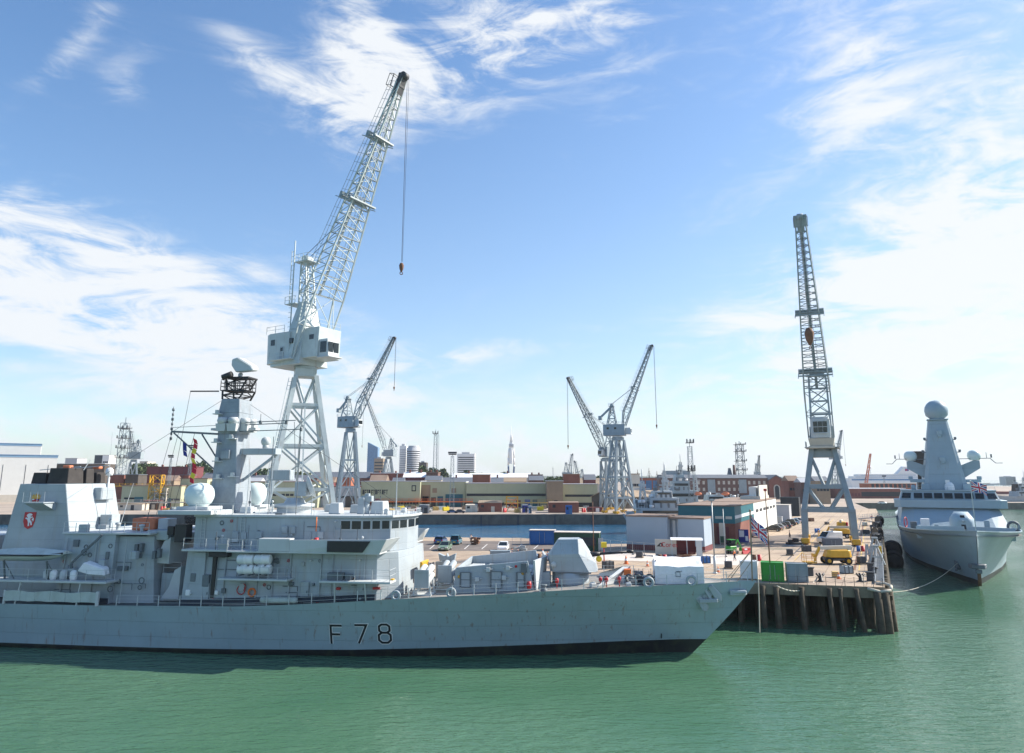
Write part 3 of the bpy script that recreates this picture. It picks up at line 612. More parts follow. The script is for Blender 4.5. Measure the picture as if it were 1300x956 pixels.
for k, x in enumerate((-72.8, -71.9, -70.9, -69.6)):
    d = MB(); d.lathe([(.01, 0), (.32, 0), (.36, .2), (.36, .75), (.2, .95), (.01, .97)], (x, -7.3-.15*(k % 2), 6.72), 12); d.build('deck_canister', 'white' if k % 2 else 'shipw', frig)
m = MB(); m.extr([(-69.2, -7.6, 7.6), (-67.8, -7.7, 7.3), (-66.0, -7.6, 7.2), (-66.3, -7.5, 7.9), (-68.6, -7.5, 8.5)], (0, .9, .1)); sb('canvas_cover', 'canvas', .1)(m)
# seaboat
m = MB(); P = []
for x, hb, zt, zb in ((-70.6, .05, 9.55, 9.4), (-71.4, .55, 9.42, 8.95), (-72.6, .9, 9.33, 8.65), (-75, 1.05, 9.28, 8.5), (-79, 1.0, 9.28, 8.5), (-79.2, .95, 9.2, 8.6)): P.append([(x, -7.5-hb, zt), (x, -7.5-hb*.8, (zt+zb)/2), (x, -7.5, zb), (x, -7.5+hb*.8, (zt+zb)/2), (x, -7.5+hb, zt)])
o = m.pts([q for p in P for q in p])
for i in range(5):
    for j in range(4): m.face((o+i*5+j, o+i*5+j+1, o+(i+1)*5+j+1, o+(i+1)*5+j), 0, True)
    m.face((o+i*5+4, o+i*5, o+(i+1)*5, o+(i+1)*5+4))
boat = m.build('seaboat', 'shipw'); tag(boat, 'grey seaboat under its white cover hung beside the frigate funnel', 'boat'); boat.location = (FR.ox, FR.oy, 0); boat.rotation_euler.z = FR.rz
m = MB(); P = [(x, -7.5, z) for x, z in ((-70.7, 9.62), (-72.5, 9.75), (-74.5, 9.9), (-77, 9.8), (-79.1, 9.6))]
for a, b in zip(P, P[1:]): m.hexa([(a[0], -8.45, 9.3), (b[0], -8.5, 9.3), (b[0], -6.5, 9.3), (a[0], -6.55, 9.3), (a[0], -7.7, a[2]), (b[0], -7.7, b[2]), (b[0], -7.3, b[2]), (a[0], -7.3, a[2])])
m.build('boat_cover', 'grcanv', boat)
m = MB(); m.tube((-70.6, -8.15, 9.42), (-72.6, -8.45, 9.2), .09); m.tube((-72.6, -8.45, 9.2), (-79.2, -8.55, 9.15), .09); m.build('boat_fender', 'black', boat)
for x in (-72.5, -77.5):
    m = MB(); m.beam((x, -7.5, 6.72), (x, -7.9, 8.6), .14); m.beam((x+.9, -7.3, 6.72), (x, -7.9, 8.6), .1); sb('boat_cradle', 'shipd', 0)(m)
m = MB(); o = []
for k in range(13):
    x = -76.6+k*.86; sg = .06*math.sin(k*2.1); o.append(((x, -8.12+sg*.4, 4.62+abs(sg)), (x, -8.18-sg*.5, 5.62+.08*math.sin(k*1.3))))
for a, b in zip(o, o[1:]): m.poly([a[0], b[0], b[1], a[1]])
sc = m.build('canvas_screen', 'grcanv', frig); so = sc.modifiers.new('cloth', 'SOLIDIFY'); so.thickness = .05
m = MB(); m.bx(-66.3, -66.0, -8.2, -7.95, 4.3, 5.75); m.bx(-76.8, -76.6, -8.2, -8.0, 4.3, 5.7); sb('screen_post', 'shipw', .02)(m)
m = MB(); m.frus((-82.2, -71.6, -4.4, 4.4), (-80.3, -74.6, -4.0, 4.0), 4.3, 16.45); sb('funnel', 'ship', .05)(m)
for x0, x1, y0, y1, h in ((-79.9, -78.0, -3.0, 2.2, 1.25), (-77.6, -75.0, -3.3, -.8, 1.75), (-77.4, -75.2, -.2, 1.2, 1.7), (-77.3, -75.4, 1.8, 3.4, 1.3)):
    m = MB(); m.frus((x0, x1, y0, y1), (x0+.15, x1-.1, y0+.1, y1-.1), 16.46, 16.46+h); sb('exhaust_uptake', 'uptake', .05)(m)
for x, y in ((-76.2, -2), (-76.2, 2.8)): m = MB(); m.cbox((x, y, 18.35), .9, .7, .35); sb('uptake_cover', 'dullorange', .08)(m)
for a_, b_ in (((-79.8, -2, 18.0), (-74.6, -2, 18.4)), ((-79.8, 2, 18.2), (-74.6, 2.6, 18.6)), ((-75, -1, 18), (-74.6, -.6, 19.2))): m = MB(); m.beam(a_, b_, .08); sb('funnel_frame', 'shipw', 0)(m)
# forward face of the funnel : aerial, box, whip; starboard: platform, crown, crest
m = MB(); m.tube((-74.4, 2.6, 15.2), (-74.4, 2.6, 17.6), .12); m.lathe([(.01, 0), (.38, 0), (.45, .3), (.42, .7), (.25, .9), (.01, .95)], (-74.4, 2.6, 17.4), 14); sb('small_radome', 'white', 0)(m)
for q_ in ((-74.9, -73.5, .4, 2.6, 14.6, 16.0), (-73.4, -71.9, .5, 2.0, 11.4, 12.9)): m = MB(); m.bx(*q_); sb('funnel_locker', 'ship', .05)(m)
for a_, b_ in (((-72.9, .8, 11.4), (-73.2, .8, 22.5)), ((-72.6, 3.0, 11.4), (-71.8, 3.6, 16.5))): m = MB(); m.tube(a_, b_, .05, .02, n=5); sb('whip_aerial', 'shipw', 0)(m)
def funnel_y(z): return -(4.4-.4*(z-4.3)/12.15)
x, z = fx(61, 637, -4.2); m = MB(); m.bx(x-1.6, x+1.0, -6.0, funnel_y(z)+.1, z-.12, z); handrail(m, [(x-1.6, -5.95, z), (x+1, -5.95, z)], step=.8); m.extr([(x+.9, -6, z-.12), (x+.9, -4.0, z-.12), (x+.9, -4.0, z-1.0)], (-2.3, 0, 0)); sb('funnel_platform', 'ship', .02)(m)
def plaque(name, P, mats, off, mi=0):
    m = MB(); m.extr([(x, funnel_y(z)-off, z) for x, z in P], (0, -.03, 0)); return m.build(name, mats, frig)
cx, cz = fx(37, 661, -4.2); k = 1/10.3
def sh(pts): return [(cx+(a-36.7)*k, cz-(b-661)*k) for a, b in pts]
plaque('crest_shield', sh([(29.5, 651.5), (44.3, 651.5), (43.6, 662), (41.5, 668), (36, 670.3), (31.5, 668), (29, 662)]), 'red', .02)
m = MB()
for quad in ([(32.6, 655.6), (33.8, 653.6), (36, 652.8), (38.6, 653.2), (40, 654.6), (38.8, 655.6), (37.6, 655.2), (38.4, 657.4), (37.8, 660.2), (40.2, 662.4), (40.8, 665.8), (39.6, 666.2), (38.4, 663.6), (37, 662.8), (37.6, 666.8), (35.8, 667), (35.4, 662.6), (34.2, 660), (34.6, 657.6)], [(34.4, 658.2), (32.2, 657.4), (31.2, 658.8), (32.4, 659), (34.6, 660.2)], [(40, 659), (42, 657.6), (42.3, 660.6), (41.4, 662.2), (40.9, 660.2), (39.4, 660.8)], [(37.6, 656.8), (40.2, 656.2), (41, 657.6), (40.2, 657.6), (37.8, 658.4)]):
    m.extr([(x, funnel_y(z)-.055, z) for x, z in sh(quad)], (0, -.02, 0))
m.build('crest_horse', 'flagwhite', frig)
cx2, cz2 = fx(44.5, 632, -4.2)
def sh2(pts): return [(cx2+a*k, cz2-b*k) for a, b in pts]
plaque('crown_emblem', sh2([(-6, -4), (-5, -1), (-3, -4.6), (-1.4, -1.2), (0, -5), (1.4, -1.2), (3, -4.6), (5, -1), (6, -4), (5.4, 1), (-5.4, 1)]), 'yellow', .02)
plaque('crown_emblem', sh2([(-4.6, 1.1), (4.6, 1.1), (4, 4.2), (-4, 4.2)]), 'red', .02)
plaque('crown_emblem', sh2([(-4, 1.2), (-1.5, 1.2), (-1.5, 2.4), (-4, 2.4)]), 'flagwhite', .06); plaque('crown_emblem', sh2([(1, 1.2), (4, 1.2), (4, 2.4), (1, 2.4)]), 'flagblue', .06)
m = MB(); m.cbox((-65.2, -2.2, 12.1), 2.7, 2.2, 1.3); sb('covered_stores', 'dullorange', .08)(m)
m = MB(); m.cbox((-63.0, -2.3, 12.05), 1.2, 1.6, 1.3); sb('roof_cabinet', 'shipw', .05)(m)
m = MB(); m.bx(-64.4, -60.0, -4.0, 4.0, 10.4, 11.2); m.bx(-63.5, -61.0, -5.0, -3.0, 10.6, 11.6); sb('gun_sponson', 'ship', .05)(m)
m = MB(); m.cbox((-58.9, -5.6, 11.4), 1.3, 1.2, 1.8); m.cbox((-60.6, -5.0, 11.6), .8, .6, .9); sb('decoy_launcher', 'black', .06)(m)
# ---- after part outside the frame
m = MB(); m.frus((-104, -84, -7.2, 7.2), (-103.5, -84.5, -6.6, 6.6), 4.3, 10.6); sb('hangar', 'ship', .05)(m)
# ---- rails
m = MB(); P = []
for u in [0.8, 3, 6, 9, 12, 15.2]+[17+i*2.1 for i in range(9)]+[36.5+i*2.3 for i in range(13)]: P.append((-u, -(HB.halfz(-u, lerp(HB.zd, u))-.12), lerp(HB.zd, u)-.08))
def rails(m, P):
    for a in P: m.beam(a, (a[0], a[1], a[2]+1.05), .075)
    for a, b in zip(P, P[1:]):
        for z in (.35, .7, 1.03): m.beam((a[0], a[1], a[2]+z), (b[0], b[1], b[2]+z), .024)
rails(m, P); sb('guard_rail', 'shipw', 0)(m)
m = MB(); rails(m, [(a[0], -a[1], a[2]) for a in P]); sb('guard_rail', 'shipw', 0)(m)
m = MB(); m.lathe([(.01, -1.9), (.24, -1.9), (.3, -1.6), (.3, 1.6), (.24, 1.9), (.01, 1.9)], (-46.9, -7.55, 5.25), 14, axis='x')
for k in range(5): m.torus((-48.3+k*.75, -7.55, 5.25), .3, .03, (1, 0, 0), 14, 5)
sb('rolled_canvas', 'grcanv', 0)(m)
# ---- foredeck of the frigate
zdk = lambda x: lerp(HB.zd, -x)-.1
# missile silo block: open topped box with tall coaming
m = MB()
m.hexa([(-30.2, -4.1, 5.75), (-21.9, -4.1, 6.1), (-21.9, -3.9, 6.1), (-30.2, -3.9, 5.75), (-29.9, -4.0, 8.2), (-22.6, -4.0, 8.95), (-22.6, -3.8, 8.95), (-29.9, -3.8, 8.2)])
m.hexa([(-30.2, 3.9, 5.75), (-21.9, 3.9, 6.1), (-21.9, 4.1, 6.1), (-30.2, 4.1, 5.75), (-29.9, 3.8, 8.5), (-22.6, 3.8, 9.25), (-22.6, 4.0, 9.25), (-29.9, 4.0, 8.5)])
m.hexa([(-30.2, -3.9, 5.75), (-30.0, -3.9, 5.75), (-30.0, 3.9, 5.75), (-30.2, 3.9, 5.75), (-29.9, -3.8, 8.2), (-29.7, -3.8, 8.2), (-29.7, 3.8, 8.5), (-29.9, 3.8, 8.5)])
m.bx(-29.9, -22.2, -3.85, 3.85, 6.0, 7.55)
o = sb('missile_silo', 'ship', .03)(m)
m = MB()
m.prism([(-21.88, -4.1), (-21.7, -4.15), (-21.2, 0), (-21.7, 4.15), (-21.88, 4.1), (-21.45, 0)], 6.1, 9.05, P2=[(-22.0, -4.55), (-21.8, -4.6), (-21.0, 0), (-21.8, 4.6), (-22.0, 4.55), (-21.25, 0)])
m.build('blast_shield', 'shipw', o)
for k in range(8):
    m = MB(); x = -28.9+(k % 4)*1.9; y = -2+4*(k//4); m.bx(x-.7, x+.7, y-1.3, y+1.3, 7.551, 7.8); m.build('silo_hatch', 'shipw', o, bevel=.04)
for px, w, h in ((591, 11, 17), (630, 12, 19), (661, 8, 17)):
    x, z = fx(px, 736, -4.1); d = MB(); d.bx(x-w/24, x+w/24, -4.16, -3.95, z-h/24, z+h/24); dd = d.build('access_panel', 'ship', o, bevel=.03)
    d = MB(); d.bx(x-w/24-.12, x-w/24, -4.22, -4.1, z-h/24, z+h/24); d.bx(x+w/24, x+w/24+.12, -4.22, -4.1, z-h/24, z+h/24)
    for s in (-1, 0, 1): d.bx(x-w/24, x+w/24, -4.19, -4.1, z+s*h/24-.03, z+s*h/24+.03)
    d.build('panel_frame', 'shipd', dd)
for px, py, mt, r in ((583, 732, 'yellow', .16), (664, 727.5, 'yellow', .19), (655, 719, 'red', .13)):
    x, z = fx(px, py, -4.1); d = MB(); d.lathe([(.01, -.04), (r, -.04), (r, .04), (.01, .04)], (x, -4.12, z), 12, axis='y'); d.build('warning_disc', mt, o)
x, z = fx(665, 721, -4.1); d = MB(); d.bx(x-.3, x+.3, -4.2, -4.0, z-.45, z+.45); d.build('control_box', 'shipd', o, bevel=.03)
for px, py in ((620, 723), (645, 721), (606, 735), (640, 733)):
    x, z = fx(px, py, -4.1); d = MB(); d.cbox((x, -4.2, z), .4, .3, .4); d.tube((x-.5, -4.15, z), (x+.5, -4.15, z+.05), .05); d.build('lamp_bracket', 'shipw', o)
x, z = fx(672, 742, -4.3); d = MB(); d.lathe([(.01, -.35), (.2, -.35), (.25, 0), (.2, .35), (.01, .35)], (x, -4.6, z), 10); d.build('fire_bottle', 'red', frig)
# missile launchers
for k, (x, y, s) in enumerate(((-33.0, -4.6, -1), (-31.4, -1.4, 1), (-32.6, 2.6, -1))):
    m = MB(); zb = zdk(x)
    for dx in (-.9, .9):
        for dy in (-.8, .8): m.beam((x+dx, y+dy, zb), (x+dx*.7, y+dy, zb+1.5), .14)
    m.beam((x-.9, y-.8, zb+.2), (x+.7, y-.8, zb+1.5), .1); m.beam((x-.9, y+.8, zb+.2), (x+.7, y+.8, zb+1.5), .1); m.bx(x-1, x+1, y-1, y+1, zb+.02, zb+.14)
    fr_ = sb('launcher_frame', 'shipw', 0)(m)
    m = MB(); m.hexa([(x-.75, y-1.05*1, zb+.75), (x+.75, y-1.05, zb+.75), (x+.75, y-.9, zb+.75), (x-.75, y-.9, zb+.75), (x-.75, y-1.15, zb+2.5), (x+.75, y-1.15, zb+2.5), (x+.75, y-1.0, zb+2.5), (x-.75, y-1.0, zb+2.5)]); m.build('launcher_plate', 'ship', fr_, bevel=.03)
    for i in (-.36, .36):
        for j in (0, .75): t = MB(); t.tube((x+i, y-.9, zb+1.1+j), (x+i, y+1.6, zb+1.7+j), .33, n=12); t.build('launch_tube', 'shipw' if k != 1 else 'ship', fr_)
m = MB(); handrail(m, [(-34.6, 1.5, 5.55), (-34.4, 4.5, 5.55)], h=2.2, step=1, r=.1); m.bx(-34.6, -34.3, -.5, 1.8, 6.9, 8.0); sb('loading_frame', 'dsteel', 0)(m)
m = MB(); m.cbox((-34.3, .2, 7.9), .3, 2.6, .9); m.cbox((-34.2, -2.6, 6.6), .7, .6, .6); sb('equipment_case', 'yellow', .05)(m)
m = MB(); x = -29.4+1.2; xa_, za_ = fx(558, 712, 1.6); xb_, zb_ = fx(577, 702.5, 1.6); m.prism([(xa_+.25, 1.6), (xb_-.25, 1.6), (xb_-.25, 2.1), (xa_+.25, 2.1)], 6.2, za_); m.extr([(xa_, 1.5, za_), (xb_, 1.5, za_), (xb_+.15, 1.5, zb_), (xb_-.7, 1.5, zb_-.35), ((xa_+xb_)/2, 1.5, zb_), (xa_+.7, 1.5, zb_-.35), (xa_-.15, 1.5, zb_)], (0, .6, 0)); sb('decoy_launcher', 'ship', .04)(m)
# gun
m = MB(); m.lathe([(1.9, 6.4), (1.9, 7.55), (1.7, 7.6), (.01, 7.62)], (-18.6, 0, 0), 24); m.bx(-22.4, -20.6, -1.8, -.4, 6.3, 7.6); sb('gun_pedestal', 'ship', 0)(m)
m = MB()
ring0 = [(-20.3, -1.75, 7.68), (-16.6, -1.9, 7.68), (-15.75, -1.1, 7.68), (-15.75, 1.1, 7.68), (-16.6, 1.9, 7.68), (-20.3, 1.75, 7.68), (-20.6, 1.2, 7.68), (-20.6, -1.2, 7.68)]
ring1 = [(-20.6, -1.95, 9.35), (-17.6, -1.95, 9.5), (-15.95, -.95, 8.55), (-15.95, .95, 8.55), (-17.6, 1.95, 9.5), (-20.6, 1.95, 9.35), (-20.85, 1.2, 9.35), (-20.85, -1.2, 9.35)]
ring2 = [(-19.7, -1.25, 10.85), (-17.7, -1.2, 10.9), (-17.3, -.6, 10.75), (-17.3, .6, 10.75), (-17.7, 1.2, 10.9), (-19.7, 1.25, 10.85), (-19.8, .8, 10.85), (-19.8, -.8, 10.85)]
o = m.pts(ring0+ring1+ring2)
for j in range(2):
    for i in range(8): m.face((o+j*8+i, o+j*8+(i+1) % 8, o+(j+1)*8+(i+1) % 8, o+(j+1)*8+i))
m.face([o+i for i in range(8)][::-1]); m.face([o+16+i for i in range(8)])
tur = sb('gun_turret', 'ship', .03)(m)
x0, z0 = fx(752, 703, 0); x1, z1 = fx(804, 700.5, 0); m = MB()
m.tube((-16.6, 0, z0-.1), (x0+.8, 0, z0), .26, .2, n=12); m.tube((x0+.8, 0, z0), (x1-.6, 0, z1), .13, .11, n=12); m.tube((x1-.6, 0, z1), (x1, 0, z1+.01), .16, n=12); m.build('gun_barrel', 'black', tur)
m = MB(); m.bx(-20.0, -16.4, -1.85, 1.85, 7.55, 7.70); m.build('turret_skirt', 'shipd', tur)
m = MB(); m.lathe([(.01, -.03), (.3, -.03), (.3, .03), (.01, .03)], (-20.2, -1.9, 8.4), 12, axis='y'); m.build('turret_vent', 'shipw', tur)
# breakwater, windlass and bits
for s in (-1, 1):
    m = MB(); z = zdk(-14.6); m.extr([(-15.9, 4.75*s, z-.02), (-15.7, 4.75*s, z+.25), (-13.2, .15*s, z+1.55), (-12.5, .05*s, z+1.55), (-13.3, .05*s, z-.02)], (.14, 0, 0)); sb('breakwater', 'shipw', .01)(m)
for x, y, r, h in ((-11.6, -.9, .45, .9), (-11.6, .9, .45, .9), (-12.4, -2.3, .28, .7), (-10.8, -2.5, .28, .7), (-20.9, -4.9, .3, .6), (-22.2, 4.8, .3, .6)):
    m = MB(); z = zdk(x); m.lathe([(r*1.2, z), (r*1.2, z+.12), (r*.7, z+.25), (r*.75, z+h*.7), (r*1.1, z+h*.85), (r*1.0, z+h), (.01, z+h+.03)], (x, y, 0), 14); sb('capstan' if r > .4 else 'mooring_bollard', 'shipd', 0)(m)
for x, y, a, mt in ((-13.0, -1.6, 1.0, 'ship'), (-12.2, -2.6, .7, 'shipd'), (-11.2, -1.9, .8, 'dsteel'), (-13.2, 1.6, 1.2, 'shipd'), (-10.9, .2, .7, 'shipw'), (-14.8, -.6, .9, 'shipd'), (-16.2, -3.4, .6, 'shipw'), (-11.0, -3.2, .6, 'dsteel'), (-12.7, -3.4, .5, 'shipw')):
    m = MB(); z = zdk(x); m.cbox((x, y, z+a*.3), a, a*.7, a*.6, rnd.random()); m.tube((x-.4*a, y, z+a*.6), (x+.4*a, y, z+a*.7), .16*a); sb('deck_winch', mt, .06)(m)
for x in (-11.8, -12.6, -10.6):
    m = MB(); z = zdk(x)
    for k in range(4): m.beam((x+k*.2, -1.2+.2*k, z), (x+k*.2, -1.3, z+1.2+.2*(k % 2)), .05)
    m.torus((x, -2.0, z+.55), .35, .1, (0, 1, .2)); sb('hose_rack', 'dsteel', 0)(m)
x, z = fx(887/887*796, 715, -1); m = MB(); m.cbox((x, -1.0, 7.6), .7, .7, .8); sb('deck_pump', 'orange', .06)(m)
for px, py in ((823, 738), (877, 736)):
    x, z = fx(px, py, -3.2 if px < 850 else -2.1); m = MB(); m.torus((x, -(HB.halfz(x, 6.8)-.1), zdk(x)+.4), .42, .14, (0, 1, 0)); sb('fairlead', 'ship', 0)(m)
for px in (504, 572):
    x, z = fx(px, 757, -7); m = MB(); m.torus((x, -(HB.halfz(x, 5.6)-.15), zdk(x)+.4), .38, .13, (0, 1, 0)); sb('fairlead', 'ship', 0)(m)
for px, py, mt in ((707, 735, 'red'), (770, 740, 'red'), (762, 728, 'red'), (786, 728, 'red')):
    x, z = fx(px, py, -3.6); m = MB(); zz = zdk(x); m.tube((x, -3.6, zz), (x, -3.6, zz+.9), .05); m.lathe([(.01, 0), (.16, 0), (.18, .4), (.01, .5)], (x, -3.6, zz+.5), 10); sb('hydrant', mt, 0)(m)
# tent on the foredeck
tz = 6.75
tent = thing('deck_tent', 'white canvas work tent pitched on the frigate bow', 'tent', FR.world(-7.7, -.1, tz), FR.rz)
m = MB(); hw = 2.35; nx = 8; prof = [(-1.95, 0), (-1.95, 1.0), (-1.9, 1.75), (-1.0, 2.15), (0, 2.5), (1.0, 2.15), (1.9, 1.75), (1.95, 0)]
P = []
for i in range(nx+1):
    x = -hw+2*hw*i/nx
    for j, (y, z) in enumerate(prof): sgg = -.10*math.sin(math.pi*i/nx)*(z > 1.2); P.append((x+.08*math.sin(j*3+i), y+.05*math.sin(i*2.3+j), z+sgg+.04*math.sin(i*1.7+j*2.1)*(z > .1)))
m.pts(P); q = len(prof)
for i in range(nx):
    for j in range(q-1): m.face((i*q+j, (i+1)*q+j, (i+1)*q+j+1, i*q+j+1), 0)
m.face(range(q)); m.face([nx*q+k for k in range(q)][::-1])
m.build('canvas', 'canvas', tent)
m = MB(); m.torus((-.1, -2.0, .95), .3, .03, (0, 1, 0), 4, 4); m.tube((-.3, -2.02, 1.2), (.3, -2.02, 1.25), .03); m.build('tent_window', 'shipd', tent)
m = MB(); m.beam((-2.45, -2.0, .1), (-2.2, -1.1, 2.2), .07); m.build('tent_pole', 'dsteel', tent)
# anchors on the bow
def anchor_at(px, py, yl):
    x, z = fx(px, py, yl); y = -HB.halfz(x, z)
    m = MB()
    m.lathe([(.2, -.1), (.62, -.1), (.75, .05), (.62, .22), (.2, .22)], (x+.1, y-.12, z+.6), 14, axis='y')
    m.beam((x, y-.3, z+.9), (x+.7, y-.1, z-.3), .3)
    m.extr([(x-1.25, y-.45, z+.55), (x-.75, y-.45, z+.75), (x+.35, y-.25, z-.75), (x+.15, y-.25, z-1.2), (x-.25, y-.3, z-1.15)], (0, .3, 0)); m.extr([(x+.3, y-.55, z+1.15), (x+.75, y-.5, z+1.35), (x+1.65, y-.1, z+.35), (x+1.6, y-.1, z-.2), (x+1.15, y-.15, z-.35)], (0, .35, 0))
    m.beam((x-.6, y-.35, z-.2), (x+1.2, y-.2, z-.15), .38)
    return sb('anchor', 'ship', .05)(m)
anchor_at(895, 760, -1.6)
m = MB(); x, z = fx(940, 752, -.3); m.prism([(x-1.1, -.9), (x+.5, -.45), (x+.7, 0), (x+.5, .45), (x-1.1, .9)], z-.25, z+.25); m.cbox((x-.2, -.6, z+.1), 1.4, .5, .3); sb('stem_anchor', 'ship', .06)(m)
m = MB(); m.beam((-.35, 0, 6.9), (-.15, 0, 13.75), .13); m.beam((-2.8, -.7, 6.9), (-.25, 0, 9.9), .06); m.beam((-2.8, .7, 6.9), (-.25, 0, 9.9), .06); m.beam((-1.8, 0, 6.9), (-.25, 0, 8.9), .06); m.ball((-.15, 0, 13.8), .13, 8); sb('jackstaff', 'tan', 0)(m)
fl = union_flag('union_flag', 'union flag drooping from the jackstaff at the frigate bow', FR.world(-.1, 0, 11.9), FR.rz+R(-25), 2.0, 1.5, drop=1.15, phase=.4, group='union flags on jackstaffs')
# ================================================================== the destroyer
DE = Frame(72.1, 113.7, R(-117.6))
dst = thing('destroyer', 'blue grey destroyer with tall pyramid mast moored bow on beyond the jetty', 'warship', (DE.ox, DE.oy, 0), DE.rz)
HD = Hull(152, 6.3, [(0, 9.0), (8, 8.5), (20, 7.9), (35, 7.4), (50, 7.2), (152, 6.9)], [(0, 0), (2, 1.5), (6, 3.6), (12, 5.9), (20, 8.1), (28, 9.5), (38, 10.3), (52, 10.6), (120, 10.6), (152, 9.2)],
          [(0, 0), (6.3, 0), (12, 1.2), (20, 3.2), (32, 6.0), (46, 8.4), (62, 9.6), (110, 9.8), (152, 8.2)], [(0, .95), (20, .8), (50, .5), (152, .5)], p=1.7, conc=1.05)
HD.build('hull', dst, ['dest', 'boot']); HD.deck('deck', dst, 'deck', drop=.75)
def db(name, mat='dest', bevel=.05): return (lambda m: m.build(name, mat, dst, bevel=bevel))
m = MB(); P = [(-u, -(HD.halfz(-u, lerp(HD.zd, u))+.02), lerp(HD.zd, u)) for u in (0.1, 1, 3, 6, 10, 15, 20, 26, 33, 40)]
for s in (1, -1):
    for a, b in zip(P, P[1:]): m.beam((a[0], a[1]*s, a[2]+.02), (b[0], b[1]*s, b[2]+.02), .16)
db('gunwale', 'destl', 0)(m)
m = MB()
m.prism([(-152+40, -10.2), (-47, -10.2), (-45.2, -7.5), (-44.6, 0), (-45.2, 7.5), (-47, 10.2), (-112, 10.2)], 6.4, 10.7, P2=[(-112, -9.2), (-54.5, -9.2), (-53.2, -7.0), (-52.9, 0), (-53.2, 7.0), (-54.5, 9.2), (-112, 9.2)])
m.prism([(-66, -9.6), (-54.2, -9.6), (-53.0, -7.2), (-52.6, 0), (-53.0, 7.2), (-54.2, 9.6), (-66, 9.6)], 12.45, 14.3, P2=[(-66, -9.0), (-55.2, -9.0), (-54.0, -6.8), (-53.6, 0), (-54.0, 6.8), (-55.2, 9.0), (-66, 9.0)])
db('superstructure')(m)
m = MB(); m.prism([(-62, -10.75), (-53.2, -10.75), (-52.2, -9.5), (-51.8, 0), (-52.2, 9.5), (-53.2, 10.75), (-62, 10.75)], 10.71, 12.44); db('bridge_wing', 'destl')(m)
m = MB(); m.prism([(-66, -9.2), (-55.0, -9.2), (-53.8, -6.9), (-53.4, 0), (-53.8, 6.9), (-55.0, 9.2), (-66, 9.2)], 14.31, 14.55); handrail(m, [(-55, -9, 14.5), (-53.9, -6.8, 14.5), (-53.5, 0, 14.5), (-53.9, 6.8, 14.5), (-55, 9, 14.5)], h=.9, step=1.8, r=.04); db('bridge_roof', 'destl', 0)(m)
def dwin(y0, y1, x):
    m = MB(); sl = -.62; x0 = x-.28; g = MB(); g.hexa([(x0, y0, 12.75), (x0+.1, y0, 12.75), (x0+.1, y1, 12.75), (x0, y1, 12.75), (x0+sl+.02, y0, 13.9), (x0+sl+.12, y0, 13.9), (x0+sl+.12, y1, 13.9), (x0+sl, y1, 13.9)])
    return g.build('bridge_window', 'glass', dst)
for k in range(-3, 4):
    y = k*1.95; dwin(y-.8, y+.8, -52.62-.057*abs(y)+.22)
for s in (-1, 1):
    g = MB(); g.hexa([(-53.25, 7.4*s, 12.75), (-53.15, 7.4*s, 12.75), (-54.0, 9.2*s, 12.75), (-54.1, 9.2*s, 12.75), (-54.0, 7.2*s, 13.9), (-53.9, 7.2*s, 13.9), (-54.75, 8.85*s, 13.9), (-54.85, 8.85*s, 13.9)]); g.build('bridge_window', 'glass', dst)
# pyramid mast
m = MB(); m.prism([(-66.5, -4.7), (-58.0, -4.4), (-57.4, -3.6), (-57.4, 3.6), (-58.0, 4.4), (-66.5, 4.7)], 14.56, 30.8, P2=[(-62.8, -1.95), (-60.6, -1.9), (-60.2, -1.5), (-60.2, 1.5), (-60.6, 1.9), (-62.8, 1.95)]); db('pyramid_mast')(m)
m = MB(); m.lathe([(1.5, 30.8), (1.55, 31.0), (2.3, 31.7), (2.5, 32.8), (2.35, 33.7), (1.9, 34.5), (1.2, 35.1), (.02, 35.35)], (-61.5, 0, 0), 32); db('radar_dome', 'destl', 0)(m)
m = MB(); m.bx(-63.2, -59.7, -2.2, 2.2, 30.6, 30.8); db('dome_base', 'destl', .04)(m)
for s in (-1, 1):
    m = MB(); m.extr([(-60, 3.4*s, 16.8), (-60, 7.3*s, 19.4), (-60, 7.3*s, 21.1), (-60, 6.2*s, 21.2), (-60, 3.0*s, 19.8)], (-1.6, 0, 0)); db('dome_arm')(m)
    m = MB(); m.lathe([(1.0, 21.2), (1.25, 21.6), (1.4, 22.2), (1.25, 22.9), (.8, 23.35), (.02, 23.55)], (-60.8, 6.4*s, 0), 22); db('satellite_dome', 'dome', 0)(m)
    m = MB(); m.beam((-60, 2.5*s, 21.5), (-60, 9.3*s, 21.6), .14); m.beam((-60, 9.3*s, 21.6), (-60, 10.3*s, 20.5), .14); m.beam((-60, 10.3*s, 20.5), (-60, 11.6*s, 20.5), .12); m.beam((-60, 8.7*s, 21.6), (-60, 8.7*s, 22.9), .1); m.cbox((-60, 9.6*s, 22.1), .3, .3, .8); db('yard_arm', 'shipd', 0)(m)
    m = MB(); m.bx(-61, -58.5, min(4.0*s, 7.0*s), max(4.0*s, 7.0*s), 16.2, 16.9); m.cbox((-59.8, 6.8*s, 17.2), .9, .9, .8); db('mast_platform', 'destl', .05)(m)
    for z, y in ((25.9, 3.2), (23.0, 3.8)): m = MB(); m.bx(-61.3, -59.9, min(y*s, (y-1.2)*s), max(y*s, (y-1.2)*s), z, z+.15); m.cbox((-60.5, (y-.1)*s, z+.4), .5, .5, .5); db('mast_bracket', 'shipd', 0)(m)
    m = MB(); m.cbox((-57.5, 4.0*s, 15.2), 2, 1.6, 1.3); m.tube((-57.5, 6.5*s, 14.5), (-57.5, 6.5*s, 15.6), .5); db('roof_cabinet', 'destl', .08)(m)
for z in (27.6, 21.4):
    x = -57.4-2.8*(z-14.56)/16.24; m = MB(); m.cbox((x+.3, 0, z), .9, 1.1, 1.1); m.cbox((x+.4, 0, z-.75), .6, .7, .5); db('mast_sensor', 'destl', .08)(m)
